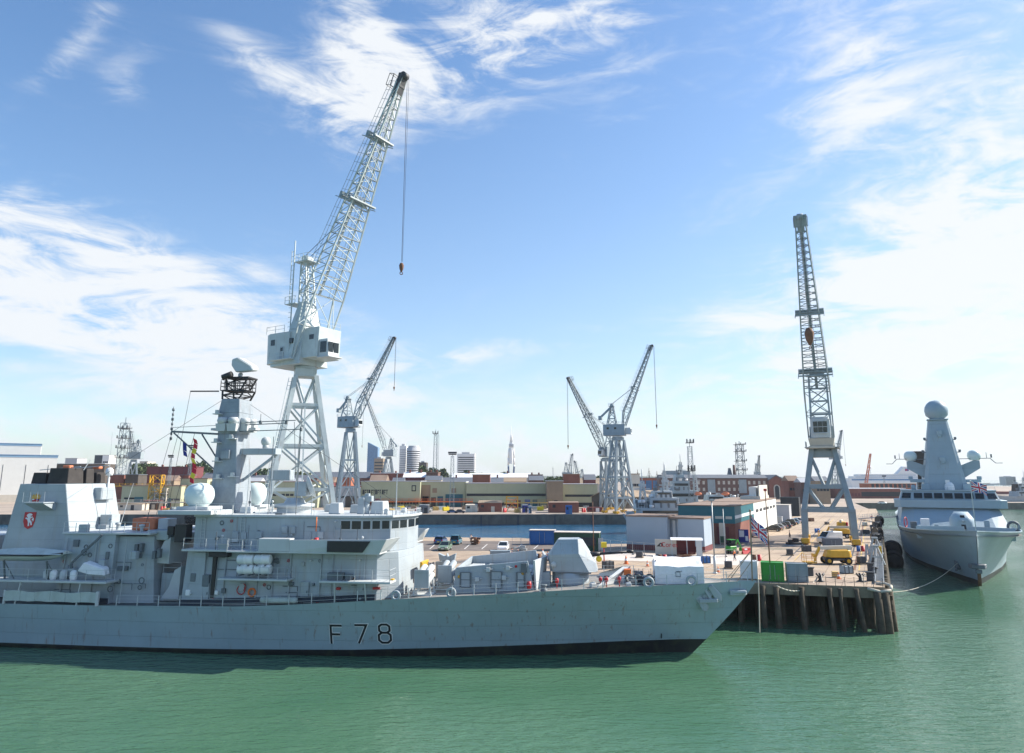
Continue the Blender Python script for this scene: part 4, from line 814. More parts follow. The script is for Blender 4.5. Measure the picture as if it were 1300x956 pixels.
m = MB(); m.lathe([(.95, 14.5), (1.0, 15.0), (.9, 15.7), (.5, 16.2), (.02, 16.3)], (-56.0, .6, 0), 18); m.cbox((-56, .3, 16.4), .8, .8, .7); db('weapon_sensor', 'white', 0)(m)
m = MB(); m.bx(-75, -72, -6.6, -2.5, 20.4, 23.8); m.beam((-73.5, -4.5, 14.5), (-73.5, -4.5, 20.5), .8); m.bx(-80, -68, -5, 5, 10.7, 16.2); db('long_range_radar', 'uptake', .1)(m)
m = MB(); m.frus((-98, -84, -6, 6), (-96, -86, -4, 4), 10.7, 18.4); db('funnel')(m)
# gun, breakwater, foredeck gear
m = MB(); m.lathe([(1.5, 7.0), (1.5, 7.8), (.01, 7.85)], (-24.5, 0, 0), 22); db('gun_pedestal', 'destl', 0)(m)
m = MB(); prof = []
for j, (x, w, z0, z1) in enumerate(((-27.6, .9, 7.9, 9.4), (-26.9, 1.7, 7.8, 10.5), (-25.2, 2.0, 7.8, 11.0), (-23.4, 1.8, 7.8, 10.6), (-22.3, 1.2, 7.9, 9.6))):
    m.pts([(x, -w, z0), (x, -w, z0+(z1-z0)*.6), (x, -w*.55, z1), (x, w*.55, z1), (x, w, z0+(z1-z0)*.6), (x, w, z0)])
for j in range(4):
    for i in range(5): m.face((j*6+i, j*6+i+1, (j+1)*6+i+1, (j+1)*6+i), 0, True)
m.face(range(6)); m.face(range(24, 30))
g = db('gun_turret', 'destl', 0)(m)
m = MB(); m.hexa([(-22.1, -.35, 8.0), (-22.0, -.35, 8.0), (-22.0, .35, 8.0), (-22.1, .35, 8.0), (-23.2, -.35, 10.3), (-22.9, -.35, 10.45), (-22.9, .35, 10.45), (-23.2, .35, 10.3)]); m.build('gun_slot', 'black', g)
m = MB(); m.tube((-22.2, 0, 9.4), (-17.0, 0, 9.8), .2, .14, n=10); m.build('gun_barrel', 'destl', g)
for s in (-1, 1):
    m = MB(); m.beam((-18.5, .2*s, 7.6), (-21.5, 7.6*s, 7.3), .12, 2.2); db('breakwater', 'destl', 0)(m)
for x, y, w, h, mt in ((-40, -5.5, 1.6, 2.3, 'white'), (-41, -7.6, 1.2, 1.6, 'shipd'), (-33, 2.2, .5, 1.6, 'shipw'), (-40, 5.3, .9, 2.2, 'destl'), (-38, 6.5, 1.4, .5, 'shipd'), (-40.5, -3.5, .8, 1.2, 'destl')):
    m = MB(); m.cbox((x, y, 6.6+h/2), w, w, h); db('deck_cabinet', mt, .08)(m)
m = MB(); m.torus((-36, 9.2, 7.9), .9, .25, (1, 0, 0)); db('fairlead', 'shipd', 0)(m)
m = MB(); m.torus((-42, -9, 8), 1.0, .1, (.3, 1, 0)); m.cbox((-41.8, -5.5, 7.6), .3, .3, .5); db('fire_point', 'red', 0)(m)
for s in (-1, 1):
    P = [(-u, s*(HD.halfz(-u, lerp(HD.zd, u))-.2), lerp(HD.zd, u)-.1) for u in (32, 35, 38, 41, 44, 47, 52, 58)]; m = MB(); rails(m, P); db('guard_rail', 'destl', 0)(m)
z = 3.4
m = MB(); x = HD.xs(z); m.prism([(x-1.2, -1.3), (x+.2, -.9), (x+.55, 0), (x+.2, .9), (x-1.2, 1.3)], 3.0, 3.7); m.cbox((x+.1, 0, 2.6), .6, .9, .6); db('stem_anchor', 'shipd', .08)(m)
m = MB(); m.extr([(x+.05, -.25, 2.3), (x-.4, -.25, 1.0), (x-.9, -.25, 0.3), (x-.9, .25, .3), (x-.4, .25, 1), (x+.05, .25, 2.3)], (.16, 0, 0)); db('rust_streak_plate', 'rust', 0)(m)
x = -13; z = 2.6; m = MB(); y = -HD.halfz(x, z); m.cbox((x, y-.1, z), 1.2, .6, 1.4, R(15)); m.beam((x-.5, y-.4, z-.9), (x+.6, y-.4, z-.8), .35); db('side_anchor', 'shipd', .08)(m)
m = MB(); m.beam((-.5, 0, 8.9), (-.2, 0, 16.6), .14); m.ball((-.2, 0, 16.65), .14, 8); db('jackstaff', 'shipw', 0)(m)
union_flag('union_flag', 'union flag flying from the jackstaff at the destroyer bow', DE.world(-.2, 0, 15.2), R(-12), 2.6, 1.55, drop=.55, phase=1.2, group='union flags on jackstaffs')
# big black fenders between destroyer and jetty
for k, (x, lab) in enumerate(((-31, 'nearer round black rubber fender floating between jetty and destroyer'), (-37.5, 'farther round black rubber fender floating between jetty and destroyer'))):
    f = thing('ship_fender', lab, 'fender', DE.world(x, -12.0+.0*k, 0), DE.rz, 'black rubber ship fenders')
    m = MB(); m.lathe([(.02, -3.0), (.9, -2.8), (1.5, -2.2), (1.65, -1), (1.65, 1), (1.5, 2.2), (.9, 2.8), (.02, 3.0)], (0, 0, 1.0+1.5*k), 22, axis='x'); m.build('fender_body', 'tyre', f)
    m = MB()
    for i in range(-2, 3): m.torus((i*1.0, 0, 1.0+1.5*k), 1.68, .2, (1, 0, 0), 20, 7)
    m.build('tyre_net', 'tyre', f)
# ================================================================== dockside cranes
def crane(label, base, prot, slew, p, group='dockside jib cranes', mat='crane'):
    """base: world point of the portal centre at rail level, prot: portal yaw, slew: jib yaw"""
    g, hp, tw = p['gauge'], p['hp'], p['tw']          # half foot spread, portal height, half top width
    c = thing('dockside_crane', label, 'crane', base, prot, group)
    lw = p.get('lw', .7)
    if p.get('kind') == 'A':       # heavy box legged portal with A frames
        gx, gy = g
        kn = p['knee']; bk = .90
        for sy in (-1, 1):
            for sx in (-1, 1):
                m = MB(); m.beam((sx*gx, sy*gy, .9), (sx*gx*.97, sy*gy*.97, kn), lw, lw*1.25, up=(1, 0, 0)); m.beam((sx*gx*.97, sy*gy*.97, kn-.15), (sx*tw, sy*tw, hp), lw*.9, lw*1.1, up=(1, 0, 0))
                m.cbox((sx*gx*.97, sy*gy*.97, kn), lw*1.25, lw*1.4, .6)
                l = m.build('portal_leg', mat, c, bevel=.03)
                b = MB(); b.cbox((sx*gx, sy*gy, .62), 1.5, 3.6, .8)
                for k in (-1.2, 0, 1.2): b.tube((sx*gx-.25, sy*gy+k, .35), (sx*gx+.25, sy*gy+k, .35), .36, n=14)
                b.cbox((sx*gx, sy*gy-2.0, .7), 1.2, .5, .9); b.build('wheel_bogie', 'yellow', l)
        m = MB(); t2 = (11.0-kn)/(hp-kn)
        def at_h(z):
            t = (z-kn)/(hp-kn); return gx*.97+(tw-gx*.97)*t, gy*.97+(tw-gy*.97)*t
        for z, w in ((kn, .75), (p['mid'], .8)):
            a, b = at_h(z)
            for s in (-1, 1): m.beam((-a, s*b, z), (a, s*b, z), w*.7, w, up=(0, 0, 1)); m.beam((s*a, -b, z), (s*a, b, z), w*.7, w)
        zt = hp-1.2
        for s in (-1, 1):
            a, b = at_h(kn+.3); a2, b2 = at_h(p['mid']-.3); a3, b3 = at_h(zt)
            m.beam((-a2, s*b2, p['mid']), (0-.6, s*(b+.0), kn+.1), .4, .5); m.beam((a2, s*b2, p['mid']), (.6, s*b, kn+.1), .4, .5)
            m.beam((-a3, s*b3, zt-.3), (0-.3, s*b2, p['mid']+.2), .4, .5); m.beam((a3, s*b3, zt-.3), (.3, s*b2, p['mid']+.2), .4, .5)
            m.beam((s*a2, -b2, p['mid']), (s*a, -.5, kn+.1), .4); m.beam((s*a2, b2, p['mid']), (s*a, .5, kn+.1), .4)
        m.build('portal_bracing', mat, c, bevel=.02)
    else:
        gx = gy = g
        for sx, sy in ((-1, -1), (1, -1), (1, 1), (-1, 1)):
            m = MB(); m.beam((sx*gx, sy*gy, .9), (sx*tw, sy*tw, hp-1.5), lw, lw); l = m.build('portal_leg', mat, c)
            b = MB(); b.cbox((sx*gx, sy*gy, .62), 1.3, 3.0, .8)
            for k in (-.9, .9): b.tube((sx*gx-.22, sy*gy+k, .36), (sx*gx+.22, sy*gy+k, .36), .36, n=12)
            b.build('wheel_bogie', 'yellow', l)
        m = MB()
        def sec(z):
            t = (z-.9)/(hp-2.4); a = gx+(tw-gx)*t; return [Vector((-a, -a, z)), Vector((a, -a, z)), Vector((a, a, z)), Vector((-a, a, z))]
        lv = p['levels']
        for k, z in enumerate(lv):
            Q = sec(z)
            for i in range(4): m.beam(Q[i], Q[(i+1) % 4], lw*.62, lw*.7)
        for a, b in zip([1.2]+lv, lv):
            A, B = sec(a), sec(b)
            for i in range(4):
                j = (i+1) % 4; mid = (B[i]+B[j])/2; midA = (A[i]+A[j])/2
                if a < 2: m.beam(A[i], mid, lw*.45); m.beam(A[j], mid, lw*.45)
                else: m.beam(A[i], B[j], lw*.4); m.beam(A[j], B[i], lw*.4); m.beam((A[i]+A[j])/2, mid, lw*.3)
        A, B = sec(lv[-1]), sec(hp-1.5)
        for i in range(4): j = (i+1) % 4; m.beam((A[i]+A[j])/2, B[i], lw*.4); m.beam((A[i]+A[j])/2, B[j], lw*.4)
        m.build('portal_bracing', mat, c)
        lad = MB(); Q0, Q1 = sec(1.5)[0], sec(hp-2)[0]; off = Vector((-.5, -.3, 0))
        lad.beam(Q0+off, Q1+off, .08); lad.beam(Q0+off*1.9, Q1+off*1.9, .08)
        n = int((Q1-Q0).length/.6)
        for i in range(n): lad.beam(Q0.lerp(Q1, i/n)+off, Q0.lerp(Q1, i/n)+off*1.9, .06)
        lad.build('ladder', mat, c)
    m = MB(); r = tw*1.05
    m.frus((-r, r, -r, r), (-r, r, -r, r), hp-1.6, hp-.35); m.lathe([(r*1.1, hp-.35), (r*1.1, hp+.0), (.01, hp+.0)], n=24); m.build('slewing_ring', mat, c, bevel=.04)
    X = Matrix.Translation((0, 0, hp)) @ Matrix.Rotation(slew-prot, 4, 'Z')
    ho = p['house']
    def sl(m_, name, mt=mat, par=c, bevel=0): return m_.build(name, mt, par, bevel=bevel)
    if ho == 'tower':      # big crane in the foreground
        m = MB(X); m.prism([(-6.2, -2.1), (-5.2, -2.6), (-1, -2.6), (-1, 2.6), (-5.2, 2.6), (-6.2, 2.1)], .5, 5.2, P2=[(-6.4, -2.1), (-5.4, -2.6), (-1, -2.6), (-1, 2.6), (-5.4, 2.6), (-6.4, 2.1)]); m.bx(-5.0, -1, -2.5, 2.5, .01, .5)
        h = sl(m, 'machine_house', bevel=.08)
        m = MB(X); m.frus((-1.6, 4.6, -2.3, 2.3), (-1.6, 4.8, -2.3, 2.3), .9, 5.4); sl(m, 'winch_house', bevel=.08)
        m = MB(X); m.frus((-2.4, 1.7, -2.85, 2.85), (-1.9, 1.1, -2.0, 2.0), .02, 5.6); m.frus((-1.9, 1.1, -2.0, 2.0), (-1.3, .4, -.95, .95), 5.601, 10.0); tw_ = sl(m, 'slewing_tower', bevel=.06)
        m = MB(X); lattice(m, [(-1.3, -.9, 10), (.3, -.9, 10), (.3, .9, 10), (-1.3, .9, 10)], [(-1.5, -.7, 16.5), (-.5, -.7, 16.5), (-.5, .7, 16.5), (-1.5, .7, 16.5)], 4, .2); m.bx(-2.4, .5, -1.3, 1.3, 16.5, 16.62); m.tube((-.9, -.8, 17.1), (-.9, .8, 17.1), .5, n=14); m.cbox((-1.0, 0, 16.9), .9, 1.1, .5)
        handrail(m, [(-2.4, -1.3, 16.6), (.5, -1.3, 16.6), (.5, 1.3, 16.6), (-2.4, 1.3, 16.6), (-2.4, -1.3, 16.6)], step=.9, r=.04); m.beam((-2.3, -1.4, 5), (-2.3, -1.4, 20), .14); m.beam((-2.9, -1.4, 10), (-2.9, -1.4, 18.4), .08)
        for k in range(18): m.beam((-2.3, -1.4, 5.5+k*.75), (-2.9, -1.4, 5.5+k*.75), .06)
        sl(m, 'head_frame')
        m = MB(X); handrail(m, [(-6.2, 2.4, 5.2), (-6.2, -2.5, 5.2), (-2.3, -2.5, 5.2)], r=.04); sl(m, 'roof_rail')
        m = MB(X); handrail(m, [(1.9, -2.2, 5.4), (4.6, -2.2, 5.4), (4.6, 2.2, 5.4)], r=.04); sl(m, 'roof_rail')
        m = MB(X); m.bx(-4.0, .5, -3.7, -2.6, .75, .85); handrail(m, [(-4.0, -3.65, .85), (.5, -3.65, .85)], r=.05, step=1.2); sl(m, 'catwalk'); m = MB(X); handrail(m, [(-3.6, -1.6, 9.9), (-1.4, -1.6, 9.9)], r=.05, step=.8); m.bx(-3.6, -1.3, -1.6, 1.5, 9.8, 9.9); sl(m, 'catwalk')
        for u0, z0, w, hgt in ((-5.0, 3.3, .9, .9), (2.9, 3.6, .9, .7), (-1.0, 3.4, .7, .7)):
            m = MB(X); yy = -2.62 if u0 < -4 else (-2.32 if u0 > 2 else -2.22); yy = -2.62 if u0 < -4 else (-2.33 if u0 > 1 else -2.6); m.bx(u0, u0+w, yy, yy+.2, z0, z0+hgt); sl(m, 'house_window', 'glass', h)
        m = MB(X); m.bx(-2.9, -2.0, -2.68, -2.5, 1.0, 3.0); d = sl(m, 'house_door', 'ship', h, .03); m = MB(X); m.bx(-2.7, -2.2, -2.71, -2.6, 2.2, 2.8); sl(m, 'door_pane', 'glass', d)
        m = MB(X); m.frus((4.6, 6.6, -2.0, .2), (4.7, 6.3, -2.0, .2), .9, 3.5); m.bx(4.6, 7.0, -2.3, .5, .7, .88); cb = sl(m, 'operator_cab', 'shipw', bevel=.05)
        for u0, u1, y0, y1, z0, z1 in ((4.95, 6.15, -2.05, -1.9, 1.5, 3.1), (6.42, 6.55, -1.9, -1.0, 1.5, 3.0), (6.42, 6.55, -.85, .1, 1.5, 3.0)):
            m = MB(X); m.bx(u0, u1, y0, y1, z0, z1); sl(m, 'cab_window', 'glass', cb)
        piv = Vector((.4, 0, 1.0)); jw0, jw1 = 5.9, .9; apex = Vector((-.9, 0, 17.2))
    elif ho == 'front':     # operator cab under the jib, seen end on
        m = MB(X); m.frus((-7.0, -1.4, -2.3, 2.3), (-6.6, -1.4, -2.2, 2.2), .3, 4.6); h = sl(m, 'machine_house', bevel=.08)
        m = MB(X); m.frus((-1.4, 4.0, -2.35, 2.35), (-1.4, 4.0, -2.35, 2.35), .05, .5); m.frus((-1.4, 3.6, -2.1, 2.1), (-1.4, 4.1, -2.35, 2.35), .5, 2.0); sl(m, 'slewing_platform', 'stone', bevel=.05)
        m = MB(X); m.prism([(0.2, -1.75), (3.7, -1.75), (4.2, -1.0), (4.2, 1.0), (3.7, 1.75), (.2, 1.75)], 2.05, 5.7); m.prism([(0.2, -1.5), (3.2, -1.5), (3.7, -.8), (3.7, .8), (3.2, 1.5), (.2, 1.5)], 5.7, 6.15); cb = sl(m, 'operator_cab', 'shipw', bevel=.06)
        for y in (-.85, 0, .85):
            m = MB(X); m.bx(4.15, 4.26, y-.38, y+.38, 3.1, 5.2); w = sl(m, 'cab_window', 'glass', cb)
        m = MB(X); m.bx(4.2, 4.3, -1.4, 1.4, 5.2, 5.32); m.bx(4.2, 4.3, -1.4, 1.4, 4.1, 4.2); m.bx(4.2, 4.5, -1.5, 1.5, 2.85, 3.0); sl(m, 'window_bar', 'shipw', cb)
        m = MB(X); lattice(m, [(-3.8, -1.8, 4.6), (-1.6, -1.8, 4.6), (-1.6, 1.8, 4.6), (-3.8, 1.8, 4.6)], [(-3.4, -1.6, 15), (-2.4, -1.6, 15), (-2.4, 1.6, 15), (-3.4, 1.6, 15)], 4, .34); m.bx(-4, -1.8, -2.2, 2.2, 15, 15.15); m.tube((-2.8, -1.4, 15.6), (-2.8, 1.4, 15.6), .6)
        sl(m, 'head_frame')
        m = MB(X); handrail(m, [(-1, -2.9, .3), (4.2, -2.9, .3)], r=.05); m.bx(-6, 4.2, -3.1, -2.3, .2, .3); m.bx(-6, 4.2, 2.3, 3.1, .2, .3); handrail(m, [(-1, 2.9, .3), (4.2, 2.9, .3)], r=.05); sl(m, 'catwalk')
        piv = Vector((2.0, 0, 2.2)); jw0, jw1 = 4.6, 1.6; apex = Vector((-2.8, 0, 15.6))
    else:                    # medium luffing crane
        m = MB(X); m.prism([(-5.5, -2.3), (3.2, -2.3), (3.2, 2.3), (-5.5, 2.3)], .3, 4.8, P2=[(-5.5, -2.3), (3.2, -2.3), (3.2, 2.3), (-5.5, 2.3)]); h = sl(m, 'machine_house', bevel=.08)
        m = MB(X); m.frus((3.2, 5.6, -1.1, 1.1), (3.2, 5.3, -1.1, 1.1), .8, 3.4); cb = sl(m, 'operator_cab', 'shipw', bevel=.05)
        m = MB(X); m.bx(5.3, 5.56, -.9, .9, 1.5, 2.9); sl(m, 'cab_window', 'glass', cb)
        for u in (-4, -1): m = MB(X); m.bx(u, u+.9, -2.36, -2.2, 2.8, 3.6); sl(m, 'house_window', 'glass', h)
        m = MB(X); lattice(m, [(-4, -1.6, 4.8), (-.4, -1.6, 4.8), (-.4, 1.6, 4.8), (-4, 1.6, 4.8)], [(-2.6, -.8, 12), (-1.6, -.8, 12), (-1.6, .8, 12), (-2.6, .8, 12)], 3, .36); m.bx(-3.2, -1, -1.3, 1.3, 12, 12.2); m.tube((-2.1, -.8, 12.6), (-2.1, .8, 12.6), .7); handrail(m, [(-3.2, -1.3, 12.2), (-1, -1.3, 12.2)], r=.08)
        if p.get('cw'): m.beam((-2.1, 0, 12.2), (-6.5, 0, 8.2), .5, .8); m.cbox((-6.9, 0, 7.6), 1.4, 2, 1.6)
        sl(m, 'head_frame'); m = MB(X); m.beam((-5.5, -2.5, 4.8), (-5.5, -2.5, 5.9), .08); handrail(m, [(-5.4, -2.2, 4.8), (3.1, -2.2, 4.8)], r=.06, step=2); sl(m, 'catwalk')
        piv = Vector((2.2, 0, 1.6)); jw0, jw1 = 2.8, .9; apex = Vector((-2.1, 0, 12.7))
    # jib
    L = p['jib']; el = p['el']; dx = Vector((math.cos(el), 0, math.sin(el))); up = Vector((-math.sin(el), 0, math.cos(el)))
    def JP(s, y, n): return piv+dx*(L*s)+Vector((0, y, 0))+up*n
    cw = p.get('cw_', .30); dp = p.get('depth', 2.3)
    def jsec(s):
        if s < .22: w = jw0/2*(1+.0*s); d = .35+(dp-.35)*s/.22
        else: t = (s-.22)/.78; w = jw0/2+(jw1/2-jw0/2)*t; d = dp+(.75-dp)*t
        return [JP(s, -w, 0), JP(s, w, 0), JP(s, w, d), JP(s, -w, d)]
    m = MB(X); ns = p.get('ns', 16)
    st = [0, .11, .22]+[.22+.78*(k+1)/ns for k in range(ns)]
    for a, b in zip(st, st[1:]): lattice(m, jsec(a), jsec(b), 1, cw, cw*p.get('lace', .45))
    jb = sl(m, 'jib', p.get('jmat', mat))
    tip = JP(1, 0, 0)
    m = MB(X); m.tube(tip+Vector((0, -.5, .3)), tip+Vector((0, .5, .3)), .55, n=12); m.tube(tip+dx*-1.2+Vector((0, -.5, 1.0)), tip+dx*-1.2+Vector((0, .5, 1.0)), .5, n=12)
    m.beam(JP(.965, 0, .2), JP(1.012, 0, .5), jw1*1.4, .7); P4 = [JP(.96, -1.2, 1.1), JP(1.0, -1.2, 1.1), JP(1.0, 1.2, 1.1), JP(.96, 1.2, 1.1), JP(.96, -1.2, 1.1)]
    for a, b in zip(P4, P4[1:]): m.beam(a, b, .1); m.beam(a+up*.9, b+up*.9, .07); m.beam(a, a+up*.9, .07)
    m.extr([JP(.94, -.6, -.1), JP(1.01, -.6, -.1), JP(1.0, -.6, .8), JP(.95, -.6, .8)], X.to_3x3().inverted() @ Vector((0, 0, 0))+Vector((0, 1.2, 0))); sl(m, 'jib_head', 'dsteel' if p.get('darkhead', 1) else mat, jb)
    # walkway along the back of the jib with hoops
    m = MB(X); n = int(L*.78/1.5)
    for side in (-1, 1):
        for i in range(n+1):
            s = .22+.76*i/n; t = (s-.22)/.78; w = jw0/2+(jw1/2-jw0/2)*t+.15; d = dp+(.75-dp)*t
            m.beam(JP(s, side*w, d), JP(s, side*w, d+1.3), .05)
            if i < n:
                s2 = .22+.76*(i+1)/n; t2 = (s2-.22)/.78; w2 = jw0/2+(jw1/2-jw0/2)*t2+.15; d2 = dp+(.75-dp)*t2
                for q in (.65, 1.3): m.beam(JP(s, side*w, d+q), JP(s2, side*w2, d2+q), .045)
                if side < 0: m.beam(JP(s, 0, d+.05), JP(s2, 0, d2+.05), .5, .05)
    for s in p.get('plat', (.55, .8)):
        t = (s-.22)/.78; w = jw0/2+(jw1/2-jw0/2)*t+.9; d = dp+(.75-dp)*t
        for y in (-w, w): m.beam(JP(s-.008, y, -.4), JP(s-.008, y, d+1.2), .12)
        for q in (-.1, d): m.beam(JP(s, -w, q), JP(s, w, q), .5, .25)
        m.beam(JP(s-.01, 0, d+.3), JP(s+.012, 0, d+.3), w*2, .5)
    sl(m, 'jib_walkway', p.get('wmat', 'dsteel') if p.get('darkwalk') else mat, jb)
    # ropes
    m = MB(X); a0 = JP(.62, 0, dp*.6)
    for y in (-.45, .45):
        m.tube(apex+Vector((0, y, .4)), JP(.50, y, dp*.7+.3), p.get('rr', .045), n=4)
        m.tube(JP(.50, y*.8, dp*.7+.4), JP(.99, y*.7, 1.2), p.get('rr', .045), n=4)
    sl(m, 'luffing_rope', 'wire')
    wt = X @ (tip+dx*.0+Vector((.55, 0, -.1))); hz = p['hook']; hp_ = Vector((wt.x, wt.y, hz))
    m = MB(); m.tube(wt, hp_+Vector((0, 0, .6)), p.get('rr', .045)*.8, n=5); m.tube(wt+Vector((.25, 0, 0)), hp_+Vector((.12, 0, .6)), p.get('rr', .045)*.6, n=4); m.build('hoist_rope', 'wire', c)
    m = MB(); r = p.get('ball', .35); m.lathe([(.01, .9*r/.35*.5), (r*.6, .7*r/.35*.5), (r, 0), (r*.8, -.5*r/.35), (r*.3, -.9*r/.35), (.01, -1.0*r/.35)], hp_, 12); m.torus(hp_-Vector((0, 0, r*3.2)), .2, .06, (0, 1, 0), 12, 6); m.build('hook_block', p.get('hmat', 'rust'), c)
    return c
def aim(base, hp, piv, tipw):
    """slew, length and elevation for a jib from its pivot to a world tip"""
    d = Vector(tipw)-Vector(base); a = math.atan2(d.y, d.x); hor = math.hypot(d.x, d.y)-piv[0]; ver = d.z-hp-piv[1]
    return a, math.hypot(hor, ver), math.atan2(ver, hor)
# 1 : big crane behind the frigate
b1 = Vector((-31.2, 106, ZD)); tip = Vector(ony(513.5, 99, 97)); hp = 28.7
a, L, e = aim(b1, hp, (.4, 1.0), tip)
crane('tallest pale grey jib crane on lattice portal right behind the frigate mast', b1, R(22), a, dict(gauge=5.7, hp=hp, tw=1.45, lw=.62, cw_=.2, levels=[5.6, 10.6, 16.8, 22.8], house='tower', jib=L, el=e, hook=ony(506, 338, 97).z-ZD, ns=22, darkhead=1, darkwalk=1, wmat='crane2', depth=2.2, plat=(.56, .78)))
# 2 : crane on the jetty
pL, pR = onz(1021.5, 691), onz(1084, 692); ctr = (pL+pR)/2; d = (pR-pL); yaw = R(-23)
gw = d.length/2; back = Vector((math.sin(R(26.5)), math.cos(R(26.5)), 0)); pL = ctr-Vector((math.cos(yaw), math.sin(yaw), 0))*gw; pR = ctr+Vector((math.cos(yaw), math.sin(yaw), 0))*gw; b2 = ctr+back*4.6; b2.z = ZD+.05
tip = ony(1015.5, 277, 122); hp = 17.8; a, L, e = aim(b2, hp, (2.0, 2.2), tip)
crane('blue grey jib crane standing on box legs over the jetty rails', b2, yaw, a, dict(kind='A', gauge=(gw, 4.6), knee=6.2, mid=10.6, hp=hp, tw=2.0, lw=.86, house='front', jib=L, el=e, hook=42.0-ZD, ns=26, jmat='crane3', ball=.8, hmat='rust', depth=2.2, plat=(.30, .58), cw_=.22, darkwalk=0, darkhead=0), mat='crane2')  # jib in a paler grey, its sunlit tone put into the paint
# 3..6 : cranes on the far quays
def far_crane(label, px, py, d, tpx, tpy, td, hp, hookpy, prot=0.4, g=4.4, zz=ZQ, cw=0, mat='crane3', ns=13, **kw):
    b = ony(px, py, d); b.z = zz; tip = ony(tpx, tpy, td); a, L, e = aim(b, hp, (2.2, 1.6), tip)
    q = dict(gauge=g, hp=hp, tw=1.7, lw=.8, levels=[hp*.3, hp*.62], house='mid', jib=L, el=e, hook=ony(tpx, hookpy, td).z-zz, ns=ns, rr=.07, cw=cw, cw_=.36, plat=(.5,), depth=2.6, darkwalk=0); q.update(kw)
    return crane(label, b, prot, a, q, mat=mat)
far_crane('pale jib crane on far quay leaning right, just behind the tall crane', 441, 640, 290, 501, 430, 278, 33.5, 492, cw=1)
far_crane('distant jib crane leaning left in front of the twin office towers', 492, 620, 520, 463, 502, 530, 29.0, 566, g=5.5, plat=(.45,), hp_=0, cw=1)
far_crane('jib crane leaning right on the far quay beside brown shed', 787, 648, 287, 828, 440, 282, 30.0, 540, cw=1, levels=[6, 14, 22])
far_crane('jib crane leaning left behind the far quay crane pair', 773, 645, 318, 721, 481, 300, 22.5, 566, g=2.6, levels=[7, 14], tw=2.2)
far_crane('small hazy jib crane pointing upright beyond the tan brick tower', 722, 613, 620, 727, 577, 620, 14, 600, ns=8)
far_crane('small hazy blue jib crane leaning left beyond the olive warehouse', 736, 612, 600, 729, 586, 600, 8, 606, ns=8)
far_crane('pale upright jib crane far behind the frigate funnel', 167, 612, 480, 165, 548, 480, 26, 580, ns=8)
far_crane('tiny grey jib crane above the old brick storehouse roof', 962, 604, 700, 964, 579, 690, 15, 592, ns=8)
far_crane('tiny grey jib crane just right of the jetty crane cab', 1063, 600, 640, 1069, 547, 640, 30, 590, ns=8)
# distant pink lattice crane by the cruise ship
b = ony(1099, 612, 900); b.z = ZQ; t_ = ony(1105, 576, 900); m = MB(); q = Vector((0, 0, 0)); t_ = t_-b
t = thing('lattice_boom_crane', 'faded pink lattice boom crane in front of the cruise ship', 'crane', b)
lattice(m, [(-1.6, -1, 6), (1.6, -1, 6), (1.6, 1, 6), (-1.6, 1, 6)], [t_+Vector(o) for o in ((-.8, -.6, 0), (.8, -.6, 0), (.8, .6, 0), (-.8, .6, 0))], 12, .5); m.build('boom', 'dullorange', t)
m = MB(); m.cbox((0, 0, 3), 8, 5, 4); m.cbox((0, 0, .6), 9, 6, 1.2); m.build('crane_body', 'rust', t, bevel=.1)
m = MB(); m.tube(t_, t_+Vector((-9, 0, -30)), .12, n=4); m.cbox(t_+Vector((-9, 0, -31)), 1.2, 1.2, 2.4); m.build('hook_rope', 'wire', t)
# ================================================================== the setting: water, land, jetty
def water_mat(A=(.048, .125, .068, 1), B=(.088, .18, .112, 1)):
    m = bpy.data.materials.new('harbour_water'); m.use_nodes = True; nt = m.node_tree; N = nt.nodes; L = nt.links; b = N['Principled BSDF']
    b.inputs['Roughness'].default_value = .05; b.inputs['IOR'].default_value = 1.33
    tc = N.new('ShaderNodeTexCoord'); g = N.new('ShaderNodeTexNoise'); g.inputs['Scale'].default_value = .035; g.inputs['Detail'].default_value = 4; L.new(tc.outputs['Object'], g.inputs['Vector'])
    mx = N.new('ShaderNodeMix'); mx.data_type = 'RGBA'; mx.inputs['A'].default_value = A; mx.inputs['B'].default_value = B
    mr = N.new('ShaderNodeMapRange'); mr.inputs[1].default_value = .35; mr.inputs[2].default_value = .65; L.new(g.outputs['Fac'], mr.inputs[0]); L.new(mr.outputs[0], mx.inputs['Factor']); L.new(mx.outputs['Result'], b.inputs['Base Color'])
    prev = None
    for sc, st, dist, rot, stretch in ((.09, .45, .3, .35, (1, 2.6, 1)), (.42, .85, .27, -.22, (1, 2.8, 1)), (1.4, .9, .11, .28, (1, 2.4, 1))):
        mp = N.new('ShaderNodeMapping'); mp.inputs['Rotation'].default_value = (0, 0, rot); mp.inputs['Scale'].default_value = stretch; L.new(tc.outputs['Object'], mp.inputs['Vector'])
        n = N.new('ShaderNodeTexNoise'); n.inputs['Scale'].default_value = sc; n.inputs['Detail'].default_value = 3; n.inputs['Roughness'].default_value = .55; n.inputs['Distortion'].default_value = .6; L.new(mp.outputs[0], n.inputs['Vector'])
        bp = N.new('ShaderNodeBump'); bp.inputs['Strength'].default_value = st; bp.inputs['Distance'].default_value = dist
        if sc > .2:
            g2 = N.new('ShaderNodeMapRange'); g2.inputs[1].default_value = .36; g2.inputs[2].default_value = .64; g2.inputs[3].default_value = st*.35; g2.inputs[4].default_value = st*1.25; L.new(g.outputs['Fac'], g2.inputs[0]); L.new(g2.outputs[0], bp.inputs['Strength'])
        L.new(n.outputs['Fac'], bp.inputs['Height'])
        if prev: L.new(prev, bp.inputs['Normal'])
        prev = bp.outputs[0]
    L.new(prev, b.inputs['Normal']); return m
M['water'] = water_mat()
m = MB(); m.poly([(-9000, -200, 0), (9000, -200, 0), (9000, 12000, 0), (-9000, 12000, 0)]); struct(m.build('water', 'water'))
